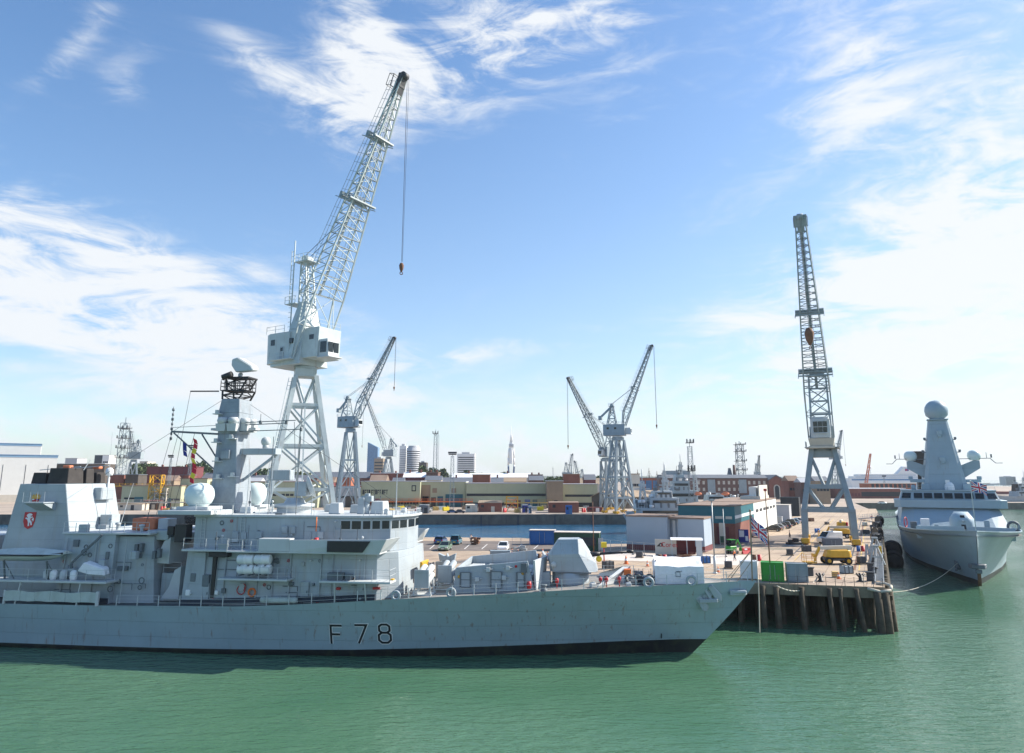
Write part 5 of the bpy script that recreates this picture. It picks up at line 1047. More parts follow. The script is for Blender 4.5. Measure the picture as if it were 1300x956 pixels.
M['water_sky_blue'] = water_mat((.012, .085, .17, 1), (.02, .11, .21, 1))  # blue sky reflection put into the base colour of the basin sheet
m = MB(); m.poly([(-700, 110, .004), (-111, 110, .004), (30, 110, .004), (70, 277.5, .004), (-700, 277.5, .004)]); struct(m.build('basin_water_sky_tint', 'water_sky_blue'))
def deck_mat():
    m = M['concrete']; nt = m.node_tree; N = nt.nodes; L = nt.links; b = N['Principled BSDF']; src = b.inputs['Base Color'].links[0].from_socket
    tc = N.new('ShaderNodeTexCoord'); mp = N.new('ShaderNodeMapping'); mp.inputs['Rotation'].default_value = (0, 0, R(27)); L.new(tc.outputs['Object'], mp.inputs['Vector'])
    br = N.new('ShaderNodeTexBrick'); br.offset = 0; br.inputs['Scale'].default_value = .2; br.inputs['Mortar Size'].default_value = .012; br.inputs['Color1'].default_value = (1, 1, 1, 1); br.inputs['Color2'].default_value = (.86, .84, .82, 1); br.inputs['Mortar'].default_value = (.5, .45, .42, 1); L.new(mp.outputs[0], br.inputs['Vector'])
    mx = N.new('ShaderNodeMix'); mx.data_type = 'RGBA'; mx.blend_type = 'MULTIPLY'; mx.inputs['Factor'].default_value = .8; L.new(src, mx.inputs['A']); L.new(br.outputs['Color'], mx.inputs['B']); L.new(mx.outputs['Result'], b.inputs['Base Color'])
deck_mat()
LAND = [(-1500, 278), (67.5, 278), (149, 298), (193, 410), (900, 428), (900, 9000), (-1500, 9000)]
m = MB(); m.prism(LAND, -3, ZQ); struct(m.build('quay_ground', 'quay'))
E0 = onz(963, 740)
TER = [(-110, 102), (9, 92), (E0.x, E0.y), (42.4, 84.5), (130.2, 258.9), (150, 300), (68, 300), (27, 140), (17.5, 139), (1.6, 152.9), (-18.3, 155), (-110, 160)]
def wall(label, a, b, z0, z1, th, mt='wallq', cap=True, cat='quay wall', name='quay_wall'):
    a, b = Vector((*a, 0)), Vector((*b, 0)); d = b-a; n = Vector((d.y, -d.x, 0)).normalized()
    t = thing(name, label, cat, a); m = MB(); m.extr([Vector((0, 0, z0)), d+Vector((0, 0, z0)), d+Vector((0, 0, z1)), Vector((0, 0, z1))], n*th); m.build('wall_face', mt, t)
    if cap: m = MB(); o = n*(th+.12); m.extr([-n*.9+Vector((0, 0, z1+.004)), d-n*.9+Vector((0, 0, z1+.004)), d-n*.9+Vector((0, 0, z1+.1)), -n*.9+Vector((0, 0, z1+.1))], n*(th+1.02)); m.build('coping', 'stone' if cap is True else cap, t)
    return t
wq = wall('long dark masonry quay wall on the far side of the blue basin', (-1000, 278), (67.4, 278), -2, ZQ-.05, .6, cap='quay')
for k in range(26):
    x = 1000-95-k*1.15; f = MB(); f.torus((x, -.95, 2.2+.3*(k % 2)), .45, .2, (0, 1, 0), 14, 6); f.torus((x+.5, -.95, 1.0), .45, .2, (0, 1, 0), 14, 6); f.build('tyre_fender', 'tyre', wq)
for k in range(5): f = MB(); f.bx(1000-12+k*14, 1000-11.4+k*14, -.85, -.6, -.5, 3.4); f.build('wall_ladder', 'dsteel', wq)
wall('low grey quay wall far off behind the destroyer', (193, 410), (900, 428), -2, ZQ-.05, .6, cap='pale')
jet = thing('jetty', 'concrete topped timber pile jetty jutting toward the camera beyond the frigate bow', 'jetty', (0, 0, 0))
m = MB(); m.prism(TER, ZD-.35, ZD); struct(m.build('jetty_deck', 'concrete'))
FR_ = [(-110, 102), (9, 92), (E0.x, E0.y), (42.4, 84.5), (130.2, 258.9)]
for k, (a, b) in enumerate(zip(FR_, FR_[1:])):
    a, b = Vector((*a, 0)), Vector((*b, 0)); d = (b-a); n = Vector((d.y, -d.x, 0)).normalized(); e = d.normalized()*.0
    m = MB(); m.extr([a+n*.02+Vector((0, 0, ZD-1.25)), b+n*.02+Vector((0, 0, ZD-1.25)), b+n*.02+Vector((0, 0, ZD-.06)), a+n*.02+Vector((0, 0, ZD-.06))], -n*.5); m.build('fascia_beam', 'fascia', jet)
FILL = [(-109, 124), (9, 114), (36, 112), (53, 109.5), (127, 259), (148, 299), (69, 299), (28.5, 142), (17.9, 137.5), (1.4, 151.4), (-18.3, 153.5), (-109, 158)]
m = MB(); m.prism(FILL, -3, ZD-.36); m.build('retaining_wall', 'wallq', jet)
# piles
pr = random.Random(3)
def pile(x, y, r=.32, lean=(0, 0), top=ZD-.36, cap=False, mt='pile'):
    m = MB(); m.tube((x+lean[0], y+lean[1], -3), (x, y, top), r*1.05, r, n=10); o = m.build('pile', mt, jet)
fa, fb = Vector((E0.x, E0.y, 0)), Vector((42.4, 84.5, 0)); fd = (fb-fa); fn = Vector((fd.y, -fd.x, 0)).normalized(); fu = fd.normalized()
for px, r, ln in ((968, .3, 0), (985, .34, .1), (1017, .3, .1), (1052, .28, .3), (1066, .22, .1), (1086, .26, .9), (1122, .42, .2), (1113, .44, .2), (1131, .42, .3)):
    d = ray(px, 745); t = (fa.cross(fu)).z/(Vector((d.x, d.y, 0)).cross(fu)).z; p = Vector((d.x*t, d.y*t, 0))+fn*(.28 if px not in (1131,) else -1.2)
    pile(p.x, p.y, r, (fu.x*ln, fu.y*ln), top=ZD-.5 if px > 1105 else ZD-.25)
for row, off in ((0, 2.4), (1, 5.0), (2, 7.8), (3, 11)):
    for k in range(13):
        p = fb+(-fu)*(1.5+k*2.3+pr.random()*.5)-fn*off
        if p.y < 106: pile(p.x, p.y, .26+.1*pr.random(), (0, 0))
a, b = Vector((42.4, 84.5, 0)), Vector((130.2, 258.9, 0)); sd = (b-a).normalized(); sn = Vector((sd.y, -sd.x, 0))
for k in range(40):
    p = a+sd*(1.2+k*2.6)+sn*(.2+.08*pr.random()); pile(p.x, p.y, .27+.06*pr.random(), (0, 0), top=ZD-.1-.5*pr.random())
for k in range(12): p = a+sd*(2+k*2.6)-sn*1.6; pile(p.x, p.y, .3)
m = MB(); m.beam(a+sn*.55+sd*.6+Vector((0, 0, 3.7)), a+sn*.55+sd*120+Vector((0, 0, 3.7)), .3, .5); m.beam(a+sn*.55+sd*.6+Vector((0, 0, 2.0)), a+sn*.55+sd*120+Vector((0, 0, 2.0)), .3, .5); m.build('timber_waling', 'pile', jet)
# painted and laid surfaces on the deck (sheets 4 mm apart)
def sheet(name, P, mt, dz, z=ZD):
    m = MB(); m.poly([(*onz(px, py, z).xy, z+dz) for px, py in P]); return struct(m.build(name, mt))
sheet('car_park', [(440, 686.5), (708, 687), (709, 699.5), (440, 699.5)], 'asphalt', .006)
for k in range(8):
    x = 545+k*22; sheet('parking_line', [(x, 697), (x+7, 691), (x+8.2, 691), (x+1.2, 697)], 'line', .011)
sheet('gravel_strip', [(742, 701.5), (965, 705), (962, 719), (860, 714), (742, 710)], 'pale', .006)
sheet('dark_deck_strip', [(870, 686), (1020, 678), (1018, 684), (880, 694)], 'asphalt', .006)  # darker strip across the deck, ending near the crane
yd = back
for nm, p0, off, mt, w in (('crane_rail_slot', pL, 0, 'dsteel', .22), ('crane_rail_slot', pR, 0, 'dsteel', .22), ('yellow_line', pR, 1.3, 'yline', .16), ('yellow_line', pR, -.9, 'yline', .14), ('yellow_line', pL, 1.0, 'yline', .14), ('white_line', pR, 2.6, 'line', .14), ('cable_trench', pR, .75, 'rust', .3)):
    side = Vector((yd.y, -yd.x, 0)); q = Vector((p0.x, p0.y, 0))+side*off
    lo = -(40 if p0 is pR else 30); lo = max(lo, -(q.y-92)/yd.y)
    A, B = q+yd*lo, q+yd*95; m = MB(); z = ZD+(.008 if 'slot' in nm else .012); m.poly([(*(A-side*w/2).xy, z), (*(A+side*w/2).xy, z), (*(B+side*w/2).xy, z), (*(B-side*w/2).xy, z)]); struct(m.build(nm, mt))
# ================================================================== things on the jetty
YW = R(-27)
def car(label, px, py, paint, rz, style='hatch', z=ZD, L=4.1):
    p = onz(px, py, z); c = thing('parked_car', label, 'car', (p.x, p.y, z), rz, 'cars parked on the jetty'); W = .86; h = {'hatch': 1.48, 'estate': 1.5, 'suv': 1.72, 'van': 1.8}[style]; a = L/2
    lo = [(-a, .35), (-a+.05, .85), (-a+.25, .95), (a*.42, .95), (a*.93, .74), (a, .55), (a-.03, .3), (a-.2, .22), (-a+.2, .22)]
    if style == 'van': lo = [(-a, .35), (-a, .98), (a*.55, 1.0), (a*.95, .8), (a, .5), (a-.1, .22), (-a+.1, .22)]
    m = MB(); m.extr([(x, -W, q) for x, q in lo], (0, 2*W, 0)); body = m.build('body', paint, c, bevel=.06)
    r0, r1, f0, f1 = -a+.2, -a+(.55 if style != 'van' else .3), a*.5, a*.02
    if style == 'hatch': r0, r1 = -a+.12, -a+.75
    m = MB(); m.frus((r1, f1, -W+.2, W-.2), (r1+.1, f1-.06, -W+.26, W-.26), h-.07, h); m.build('roof', paint, c, bevel=.03)
    zb = .94; P = dict(w=[(f0, -W+.08, zb), (f0, W-.08, zb), (f1, W-.2, h-.05), (f1, -W+.2, h-.05)], r=[(r0, W-.08, zb), (r0, -W+.08, zb), (r1, -W+.2, h-.05), (r1, W-.2, h-.05)])
    m = MB(); m.poly(P['w']); m.build('windscreen', 'glass', c); m = MB(); m.poly(P['r']); m.build('rear_window', 'glass', c)
    for s in (-1, 1):
        m = MB(); m.poly([(r0, s*(W-.08), zb), (f0, s*(W-.08), zb), (f1, s*(W-.2), h-.05), (r1, s*(W-.2), h-.05)]); w = m.build('side_window', 'glass', c)
        m = MB()
        for x, xt in ((f0, f1), (r0, r1), ((r0+f0)/2, (r1+f1)/2)): m.beam((x, s*(W-.07), zb-.02), (xt, s*(W-.19), h-.03), .07)
        m.build('window_pillar', paint, w)
        for x in (-a*.6, a*.62):
            m = MB(); m.tube((x, s*(W-.2), .31), (x, s*(W+.015), .31), .31, n=16); t = m.build('wheel', 'tyre', c); m = MB(); m.tube((x, s*(W-.1), .31), (x, s*(W+.03), .31), .18, n=12); m.build('rim', 'steel', t)
        m = MB(); m.cbox((a-.1, s*(W-.25), .62), .16, .34, .17); m.build('headlight', 'lamp', c); m = MB(); m.cbox((-a+.06, s*(W-.14), .76), .14, .2, .28); m.build('tail_light', 'tail', c)
        m = MB(); m.cbox((f0-.35, s*(W+.08), .98), .16, .2, .13); m.build('wing_mirror', paint, c)
    m = MB(); m.cbox((-a-.005, 0, .55), .04, .5, .12); m.build('number_plate', 'brighty', c); m = MB(); m.cbox((a+.005, 0, .42), .05, .5, .12); m.build('number_plate', 'lamp', c)
    return c
car('green hatchback facing the camera in the car park beyond the frigate', 565, 698.5, 'cargreen', R(-97))
car('dark blue estate car with yellow rear plate behind the green hatchback', 559.5, 690.5, 'carblue', R(82), 'estate')
car('teal van parked next to the dark blue estate by the basin edge', 579, 690.8, 'carteal', R(84), 'suv')
car('lone white car parked facing the camera above the silo block', 639, 699, 'carwhite', R(-95))
for px, py, pt, st, lab in ((981, 674.5, 'carblack', 'hatch', 'black car nearest the camera in the row by the white shed'), (985.5, 672.8, 'carsilver', 'hatch', 'silver car second from the near end of the row by the white shed'), (990, 671, 'cargrey', 'hatch', 'mid grey hatchback in the row between the silver car and the dark estate'), (994.5, 670.8, 'carnavy', 'suv', 'large dark estate with tall roof in the middle of the car row'), (1001, 667.5, 'carblack', 'suv', 'black people carrier beyond the dark estate in the car row'), (1006, 665.5, 'carlblue', 'hatch', 'pale blue hatchback near the far end of the car row'), (1010.5, 664, 'carwhite', 'hatch', 'white hatchback at the far end of the car row beside the crane leg')):
    car(lab, px, py, pt, R(150), st)
car('white car partly behind the frigate flag near the blue hoarding', 962, 682, 'carwhite', R(150))
# ---- people
def person(label, px, py, top, trousers, rz=0, step=.25, z=ZD, cat='person'):
    p = onz(px, py, z); c = thing('person', label, cat, (p.x, p.y, z), rz, 'people on the jetty')
    V = [(0, 0, .95), (0, 0, 1.15), (0, 0, 1.38), (0, 0, 1.5), (0, .02, 1.62), (0, .02, 1.74), (.1, 0, .92), (.11, step*.5, .5), (.11, step*.6, .07), (.11, step*.6+.14, .04), (-.1, 0, .92), (-.11, -step*.3, .5), (-.11, -step*.9, .09), (-.11, -step*.9+.14, .04), (.2, 0, 1.4), (.26, -.06, 1.13), (.27, .04, .88), (.27, .07, .79), (-.2, 0, 1.4), (-.26, .06, 1.13), (-.27, .14, .9), (-.27, .18, .81)]
    E = [(0, 1), (1, 2), (2, 3), (3, 4), (4, 5), (0, 6), (6, 7), (7, 8), (8, 9), (0, 10), (10, 11), (11, 12), (12, 13), (2, 14), (14, 15), (15, 16), (16, 17), (2, 18), (18, 19), (19, 20), (20, 21)]
    Rr = [.14, .13, .15, .06, .10, .08, .095, .065, .045, .04, .095, .065, .045, .04, .065, .05, .04, .035, .065, .05, .04, .035]
    def skin(name, keep, grow, mt, par):
        idx = {v: i for i, v in enumerate(keep)}; me = bpy.data.meshes.new(name); me.from_pydata([V[k] for k in keep], [(idx[a], idx[b]) for a, b in E if a in idx and b in idx], [])
        o = bpy.data.objects.new(name, me); COL.objects.link(o); o.parent = par; me.materials.append(M[mt]); s = o.modifiers.new('skin', 'SKIN')
        for i, k in enumerate(keep): r = Rr[k]*grow; me.skin_vertices[0].data[i].radius = (r, r*.85)
        me.skin_vertices[0].data[0].use_root = True; o.modifiers.new('smooth', 'SUBSURF').levels = 1; return o
    b = skin('body', list(range(22)), 1, 'skin', c); skin('jacket', [0, 1, 2, 14, 15, 16, 18, 19, 20], 1.14, top, c); skin('trousers', [0, 6, 7, 8, 10, 11, 12], 1.14, trousers, c)
    m = MB(); m.ball((0, 0, 1.7), .125, 12, z=.95, lo=-.1); m.build('hair', 'black', c)
    return c
person('person in white top and dark trousers standing by the basin edge', 598, 690.5, 'shirt', 'cloth', R(30))
person('person in dark clothes walking beside the row of cars toward the crane', 1003, 685, 'cloth', 'cloth', R(80))
person('person in orange hi vis jacket standing beside the small green digger', 933, 712, 'hivis', 'cloth', R(60))
person('person in red coat far along the jetty by the gangway', 1107, 661, 'red', 'cloth', R(10))
# ---- cabins, sheds, containers
class Blk:
    """block aligned with the jetty, standing on a corner point"""
    def __init__(s, px, py, rz=YW, z=ZD): p = onz(px, py, z); s.p = p; s.F = Frame(p.x, p.y, rz); s.rz = rz; s.z = z
    def lx(s, px, yl=0): return s.F.loc(px, 650, yl)[0]
    def ly(s, px, xl=0):
        F2 = Frame(s.F.ox, s.F.oy, s.rz); n = (math.cos(s.rz), math.sin(s.rz)); d = ray(px, 650); t = (xl+F2.ox*n[0]+F2.oy*n[1])/(d.x*n[0]+d.y*n[1]); X, Y = d.x*t-F2.ox, d.y*t-F2.oy
        return -X*math.sin(s.rz)+Y*math.cos(s.rz)
    def h(s, py, yl=0, px=None):
        d = ray(px or 800, py); n = (-math.sin(s.rz), math.cos(s.rz)); q = s.F.world(0, yl, 0); 
        return None
    def top(s, py): return ony(800, py, s.p.y).z-s.z
g = Blk(796, 697.5); hh = g.top(655.5)
gb = thing('grey_shed', 'pale grey flat roofed shed in two blocks beside the basin', 'shed', g.p, g.rz)
w1 = g.lx(846); w2a = g.lx(858); w2 = g.lx(891)
m = MB(); m.bx(0, w1, 0, 7, .9, hh); m.bx(w1+.02, w2a, 2.4, 7, .9, hh-.02); m.bx(w2a, w2, .9, 7.1, .9, hh-.25); m.build('shed_wall', 'greyclad', gb, bevel=.03)
m = MB(); m.bx(-.1, w1+.1, -.1, 7.2, hh, hh+.22); m.bx(w1+.1, w2+.1, .8, 7.2, hh-.24, hh+.02); m.build('shed_roof', 'felt', gb)
m = MB(); m.bx(-.03, w1+.03, -.03, 7.03, 0, .9); m.bx(w1+.03, w2+.04, .87, 7.1, 0, .9); m.build('plinth', 'maroon', gb)
for x0, y in ((w1+.35, 2.38), (w1+1.2, 2.38)): m = MB(); m.bx(x0, x0+.5, y-.06, y+.02, 1.2, hh-.6); m.build('shed_pilaster', 'white', gb)
t = Blk(935, 691.5); hh = t.top(643)
tb = thing('teal_building', 'flat roofed building with teal upper cladding over red brick', 'building', t.p, t.rz)
xl = t.lx(861); y1 = t.ly(957); y2 = t.ly(986); hb = t.top(665)
m = MB(); m.bx(xl, 0, 0, y1, hb, hh); m.build('teal_wall', 'teal', tb, bevel=.03)
m = MB(); m.bx(xl+.05, -.05, .05, y1, 0, hb); m.build('brick_base', 'brick', tb)
m = MB(); m.bx(xl, -.02, y1+.01, y2, 0, hh+.05); m.build('white_wall', 'whiteclad', tb)
m = MB(); m.bx(xl-.3, .15, -.15, y1, hh, hh+.18); m.bx(xl-.3, .12, y1+.02, y2+.1, hh+.06, hh+.24); m.build('roof', 'felt', tb)
for x0, x1 in ((xl*.94, xl*.70), (xl*.66, xl*.40), (xl*.34, xl*.20), (xl*.16, xl*.05)): m = MB(); m.bx(x0, x1, -.06, .05, hh-2.35, hh-1.85); m.build('window_band', 'stone', tb)
m = MB(); m.bx(-.05, .06, .1, y1-.2, hh-2.3, hh-1.7); m.build('white_band', 'white', tb)
for k in range(6): m = MB(); y = y1+(y2-y1)*(.08+.15*k); m.bx(-.03, .05, y, y+(y2-y1)*.09, hh-2.1, hh-1.5); m.build('wall_window_or_letter', 'towerd', tb)
m = MB(); m.bx(-1.2-2.2, -1.2, -.07, .05, 0, hb-.6); m.build('roller_door', 'maroon', tb)
ub = Blk(961, 640.5, z=ZD+hh+.2); 
m = MB(); ya, yb_ = y1+.5*(y2-y1), y1+.9*(y2-y1); m.bx(xl*.55, -1.2, ya, yb_, hh+.25, hh+1.0); m.build('roof_upstand', 'cream', tb); m = MB(); m.bx(xl*.36, -2.2, ya+1, yb_-1, hh+1.0, hh+3.2); m.build('plant_room', 'whiteclad', tb)
m = MB(); m.bx(-1.7, -1.4, ya+.5, yb_-.5, hh+1.0, hh+3.6); m.build('plant_screen', 'cream', tb)
def cont(name, label, cat, px0, px1, pyb, pyt, mt, depth, rz=YW, roof=None, ends=True, group=None, bev=.03, corr=True):
    """box like container or cabin with corner posts, rails, doors and locking bars"""
    c = Blk(px0, pyb, rz); w = c.lx(px1); h = c.top(pyt); t = thing(name, label, cat, c.p, rz, group)
    m = MB(); m.bx(.06, w-.06, .06, depth-.06, .12, h-.08); m.build('shell', mt, t)
    m = MB()
    for x in (0, w-.12):
        for y in (0, depth-.12): m.bx(x, x+.12, y, y+.12, 0, h)
    for z in (.05, h-.12): m.beam((.12, .06, z+.06), (w-.12, .06, z+.06), .1); m.beam((.12, depth-.06, z+.06), (w-.12, depth-.06, z+.06), .1); m.beam((w-.06, .12, z+.06), (w-.06, depth-.12, z+.06), .1); m.beam((.06, .12, z+.06), (.06, depth-.12, z+.06), .1)
    m.build('frame', mt, t)
    if roof: m = MB(); m.bx(-.05, w+.05, -.05, depth+.05, h+.001, h+.1); m.build('roof', roof, t)
    if ends:
        for k in (0, 1): m = MB(); m.bx(w*(.08+.45*k), w*(.47+.45*k), .02, .07, .25, h-.25); d = m.build('door', mt, t); m = MB(); m.tube((w*(.4-.0+.2*k), .0, .3), (w*(.4+.2*k), .0, h-.3), .025, n=6); m.build('locking_bar', 'steel', d)
    return t
cont('site_container', 'blue site container at the basin edge left of the green one', 'container', 672, 704, 691.5, 673.5, 'blue', 2.4, rz=R(-8), roof='pale')
gs = cont('site_container', 'dark green site cabin with wide window behind the gun turret', 'container', 703.5, 760, 699, 676, 'dkgreen', 3.0, rz=R(-12), roof='pale', ends=False)
m = MB(); m.bx(2.6, 7.2, -.03, .07, .9, 2.3); m.build('cabin_window', 'towerd', gs); m = MB(); m.bx(7.6, 8.4, -.02, .07, .1, 2.2); m.build('cabin_door', 'steel', gs)
cont('waste_bin', 'bright green waste container standing on the jetty edge behind the frigate flag', 'bin', 967, 990, 738, 713.5, 'green', 1.9, rz=R(-20), ends=True)
cont('waste_bin', 'small bright green bin far off beside the white cabinet', 'bin', 977, 980.5, 666, 658.5, 'green', 1.0, ends=False)
cont('equipment_cabinet', 'blue grey steel cabinet on the jetty edge right of the green container', 'cabinet', 1000, 1020, 739, 715, 'crane2', 1.5, rz=R(-14))
cont('equipment_cabinet', 'white box cabinet right behind the frigate bow rail', 'cabinet', 941, 957, 735, 712, 'white', 1.4, rz=R(-14), ends=False)
cont('equipment_cabinet', 'white cabinet with louvred grey front near the far row of cars', 'cabinet', 980, 992, 665, 655.5, 'tower', 2.2)
cont('equipment_cabinet', 'dark grey box container under the jetty crane in front of a white van', 'cabinet', 1047.5, 1066.5, 695, 683.5, 'slate', 2.0, rz=R(-10))
cont('site_container', 'pale grey cladded container beside the white shed end', 'container', 979, 1002, 661, 641, 'tower', 6, roof='stone', ends=False)
cont('site_container', 'tall dark container stack beyond the pale grey container', 'container', 992, 1015, 655, 631, 'towerd', 6, ends=False)
# shelter, hoarding sign, poster board
s_ = Blk(853, 706, R(-10)); w = s_.lx(889); h = s_.top(683.5)
st = thing('smoking_shelter', 'open white roofed shelter in front of the grey shed', 'shelter', s_.p, s_.rz)
m = MB(); m.frus((-.1, w+.2, -.1, 2.2), (-.1, w+.2, .5, 2.2), h-.25, h); m.build('roof', 'white', st)
m = MB(); m.bx(w-.9, w, .02, .1, 0, h-.26); m.bx(w-.08, w, .1, 2, 0, h-.26); m.build('end_panel', 'shipw', st); m = MB(); m.bx(0, w-.9, 1.95, 2.03, .1, h-.3); m.bx(.2, w-1.1, 1.3, 1.7, .4, .5); m.build('back_panel', 'maroon', st)
for x in (0, w*.5): m = MB(); m.bx(x, x+.1, 0, .1, 0, h-.26); m.build('post', 'shipw', st)
s_ = Blk(832, 705, R(-10)); w = s_.lx(857); h = s_.top(684.5)
sg = thing('hoarding_sign', 'weathered white hoarding with dark wedge logo and red lettering Cones', 'sign', s_.p, s_.rz)
m = MB(); m.bx(0, w, 0, .12, .15, h); m.build('board', 'stone', sg)
m = MB(); m.extr([(w*.07, -.015, h*.55), (w*.39, -.015, h*.55), (w*.36, -.015, h*.78), (w*.24, -.015, h*.78)], (0, .03, 0)); m.build('logo_wedge', 'black', sg); m = MB(); m.extr([(w*.22, -.02, h*.6), (w*.29, -.02, h*.6), (w*.28, -.02, h*.70), (w*.25, -.02, h*.70)], (0, .03, 0)); m.build('logo_cutout', 'stone', sg)
lettering('Cones', h*.42, 'red', sg, (w*.67, -.02, h*.66), sx=.95)
m = MB(); m.bx(.05, w-.05, .02, .4, 0, .14); m.build('foot_rail', 'dsteel', sg)
p = onz(918, 692); sg = thing('poster_board', 'tall pale poster board standing before the teal building', 'sign', p, R(-8)); m = MB(); m.bx(-.55, .55, 0, .1, .3, 4.0); m.build('panel', 'stone', sg); m = MB(); m.bx(-.45, .45, -.02, .02, .4, 1.6); m.build('green_patch', 'dkgreen', sg); m = MB(); m.bx(-.5, -.42, .02, .08, 0, .3); m.bx(.42, .5, .02, .08, 0, .3); m.build('leg', 'steel', sg)
p = onz(944, 690); sg = thing('blue_hoarding', 'blue and white hoarding in front of the brick wall by the flag', 'sign', p, YW); m = MB(); m.bx(-1, 1, 0, .1, .2, 2.6); m.build('panel', 'flagblue', sg); m = MB(); m.bx(-.7, .2, -.02, .02, 1.2, 2.4); m.bx(.4, .9, -.02, .02, .5, 1.4); m.build('white_print', 'flagwhite', sg); m = MB(); m.bx(-.9, .9, .02, .08, 0, .2); m.build('foot', 'steel', sg)
# poles
def pole(name, label, cat, px, pyb, pyt, r, mt, extra=None, base=True):
    p = onz(px, pyb); h = ony(px, pyt, p.y).z-ZD; t = thing(name, label, cat, p); m = MB(); m.tube((0, 0, 0), (0, 0, h), r, r*.6, n=10); m.build('post', mt, t)
    if base: m = MB(); m.lathe([(r*2.6, 0), (r*2.6, .1), (r*1.6, .16), (r*1.3, .9), (.01, .9)], n=12); m.build('base', mt if mt != 'rust' else 'dsteel', t)
    return t, h
t, h = pole('lamp_post', 'grey lamp post standing just right of the white deck tent', 'lamp post', 908, 728, 636, .12, 'steel'); m = MB(); m.cbox((0, 0, h+.1), .7, .35, .18); m.build('lamp_head', 'steel', t); m = MB(); m.tube((0, 0, .1), (0, 0, 2.2), .2, .17, n=10); m.build('lower_sleeve', 'shipw', t)
t, h = pole('lamp_post', 'thin brown post rising from beside the bright green container', 'post', 979, 738, 622, .09, 'rust'); m = MB(); m.cbox((0, 0, h), .3, .3, .3); m.build('cap', 'red', t)
t, h = pole('lamp_post', 'thin grey post beside the tall poster board', 'post', 921.5, 716, 646, .07, 'steel')
t, h = pole('lamp_post', 'slim red brown post between gun turret and basin', 'post', 754, 714, 637, .08, 'rust')
t, h = pole('hydrant_post', 'red post with yellow box and yellow reel behind the gun barrel', 'post', 767, 715, 692, .1, 'red', base=False); m = MB(); m.cbox((0, -.05, h+.05), .8, .6, .75); m.build('yellow_box', 'brighty', t); m = MB(); m.lathe([(.01, -.15), (.42, -.15), (.42, .15), (.01, .15)], (-.75, 0, .6), 16, axis='y'); m.build('hose_reel', 'brighty', t)
for px, py, lab in ((795, 716, 'tall orange traffic cone behind the white breakwater plate'), (822, 719, 'small orange cone left of the white tent'), (650, 703, 'orange cone right beside the lone white car'), (657, 700, 'orange cone at the foot of the wire fence by the blue container'), (689, 703, 'red and white cone in front of the blue site container'), (695, 706, 'red cone nearest the gun turret top edge'), (912, 727, 'orange cone at the foot of the grey lamp post'), (1065, 735, 'small orange cone beside the wooden crate at the jetty edge')):
    p = onz(px, py); t = thing('traffic_cone', lab, 'cone', p, 0, 'traffic cones on the jetty'); s = 1.5 if px == 795 else 1.0
    m = MB(); m.lathe([(.2*s, .04), (.13*s, .35*s), (.09*s, .55*s), (.03*s, .8*s), (.01, .8*s)], n=12); m.build('cone_body', 'orange', t); m = MB(); m.lathe([(.155*s, .32*s), (.112*s, .52*s)], n=12); m.build('white_band', 'white', t); m = MB(); m.cbox((0, 0, .02), .5*s, .5*s, .04); m.build('foot', 'orange', t)
def fence(label, a, b, n, h=2.0, mt='steel'):
    a, b = onz(*a), onz(*b); d = b-a; t = thing('wire_fence', label, 'fence', a)
    for i in range(n):
        p, q = d*(i/n)+d.normalized()*.05, d*((i+1)/n)-d.normalized()*.05; m = MB(); Z = Vector((0, 0, 1))
        for s, e in ((p, q),): m.beam(s+Z*.15, e+Z*.15, .05); m.beam(s+Z*h, e+Z*h, .05); m.beam(s, s+Z*h, .05); m.beam(e, e+Z*h, .05)
        k = int((e-s).length/.35)
        for j in range(1, k): m.beam(s.lerp(e, j/k)+Z*.15, s.lerp(e, j/k)+Z*h, .012)
        m.build('mesh_panel', mt, t); m = MB(); m.cbox(p+Z*.07, .7, .25, .14, 1.2); m.build('foot_block', 'dsteel', t)
fence('long wire mesh fence from the green cabin to the hoarding sign', (762, 700), (833, 707), 5)
fence('short wire mesh fence by the lone white car', (650, 696.5), (673, 699), 2)
fence('low steel railing between the tent and the lamp post', (892, 709), (936, 706), 3, 1.1)
# barriers along the jetty end
t = thing('edge_rail', 'thin chain and post railing along the end of the jetty', 'railing', onz(1010, 742)); m = MB(); P = []
for px in range(965, 1122, 12): q = onz(px, 741.2+(px-963)*.032); q = q-Vector(t.location); P.append(q); m.tube(q, q+Vector((0, 0, 1.05)), .03, n=6)
m.build('posts_and_foot', 'dsteel', t); m = MB()
for a, b in zip(P, P[1:]): m.path([x+Vector((0, 0, 1.02)) for x in sag(a, b, .12, 5)], .015, 4); m.path([x+Vector((0, 0, .55)) for x in sag(a, b, .12, 5)], .015, 4)
m.build('chain', 'dsteel', t)
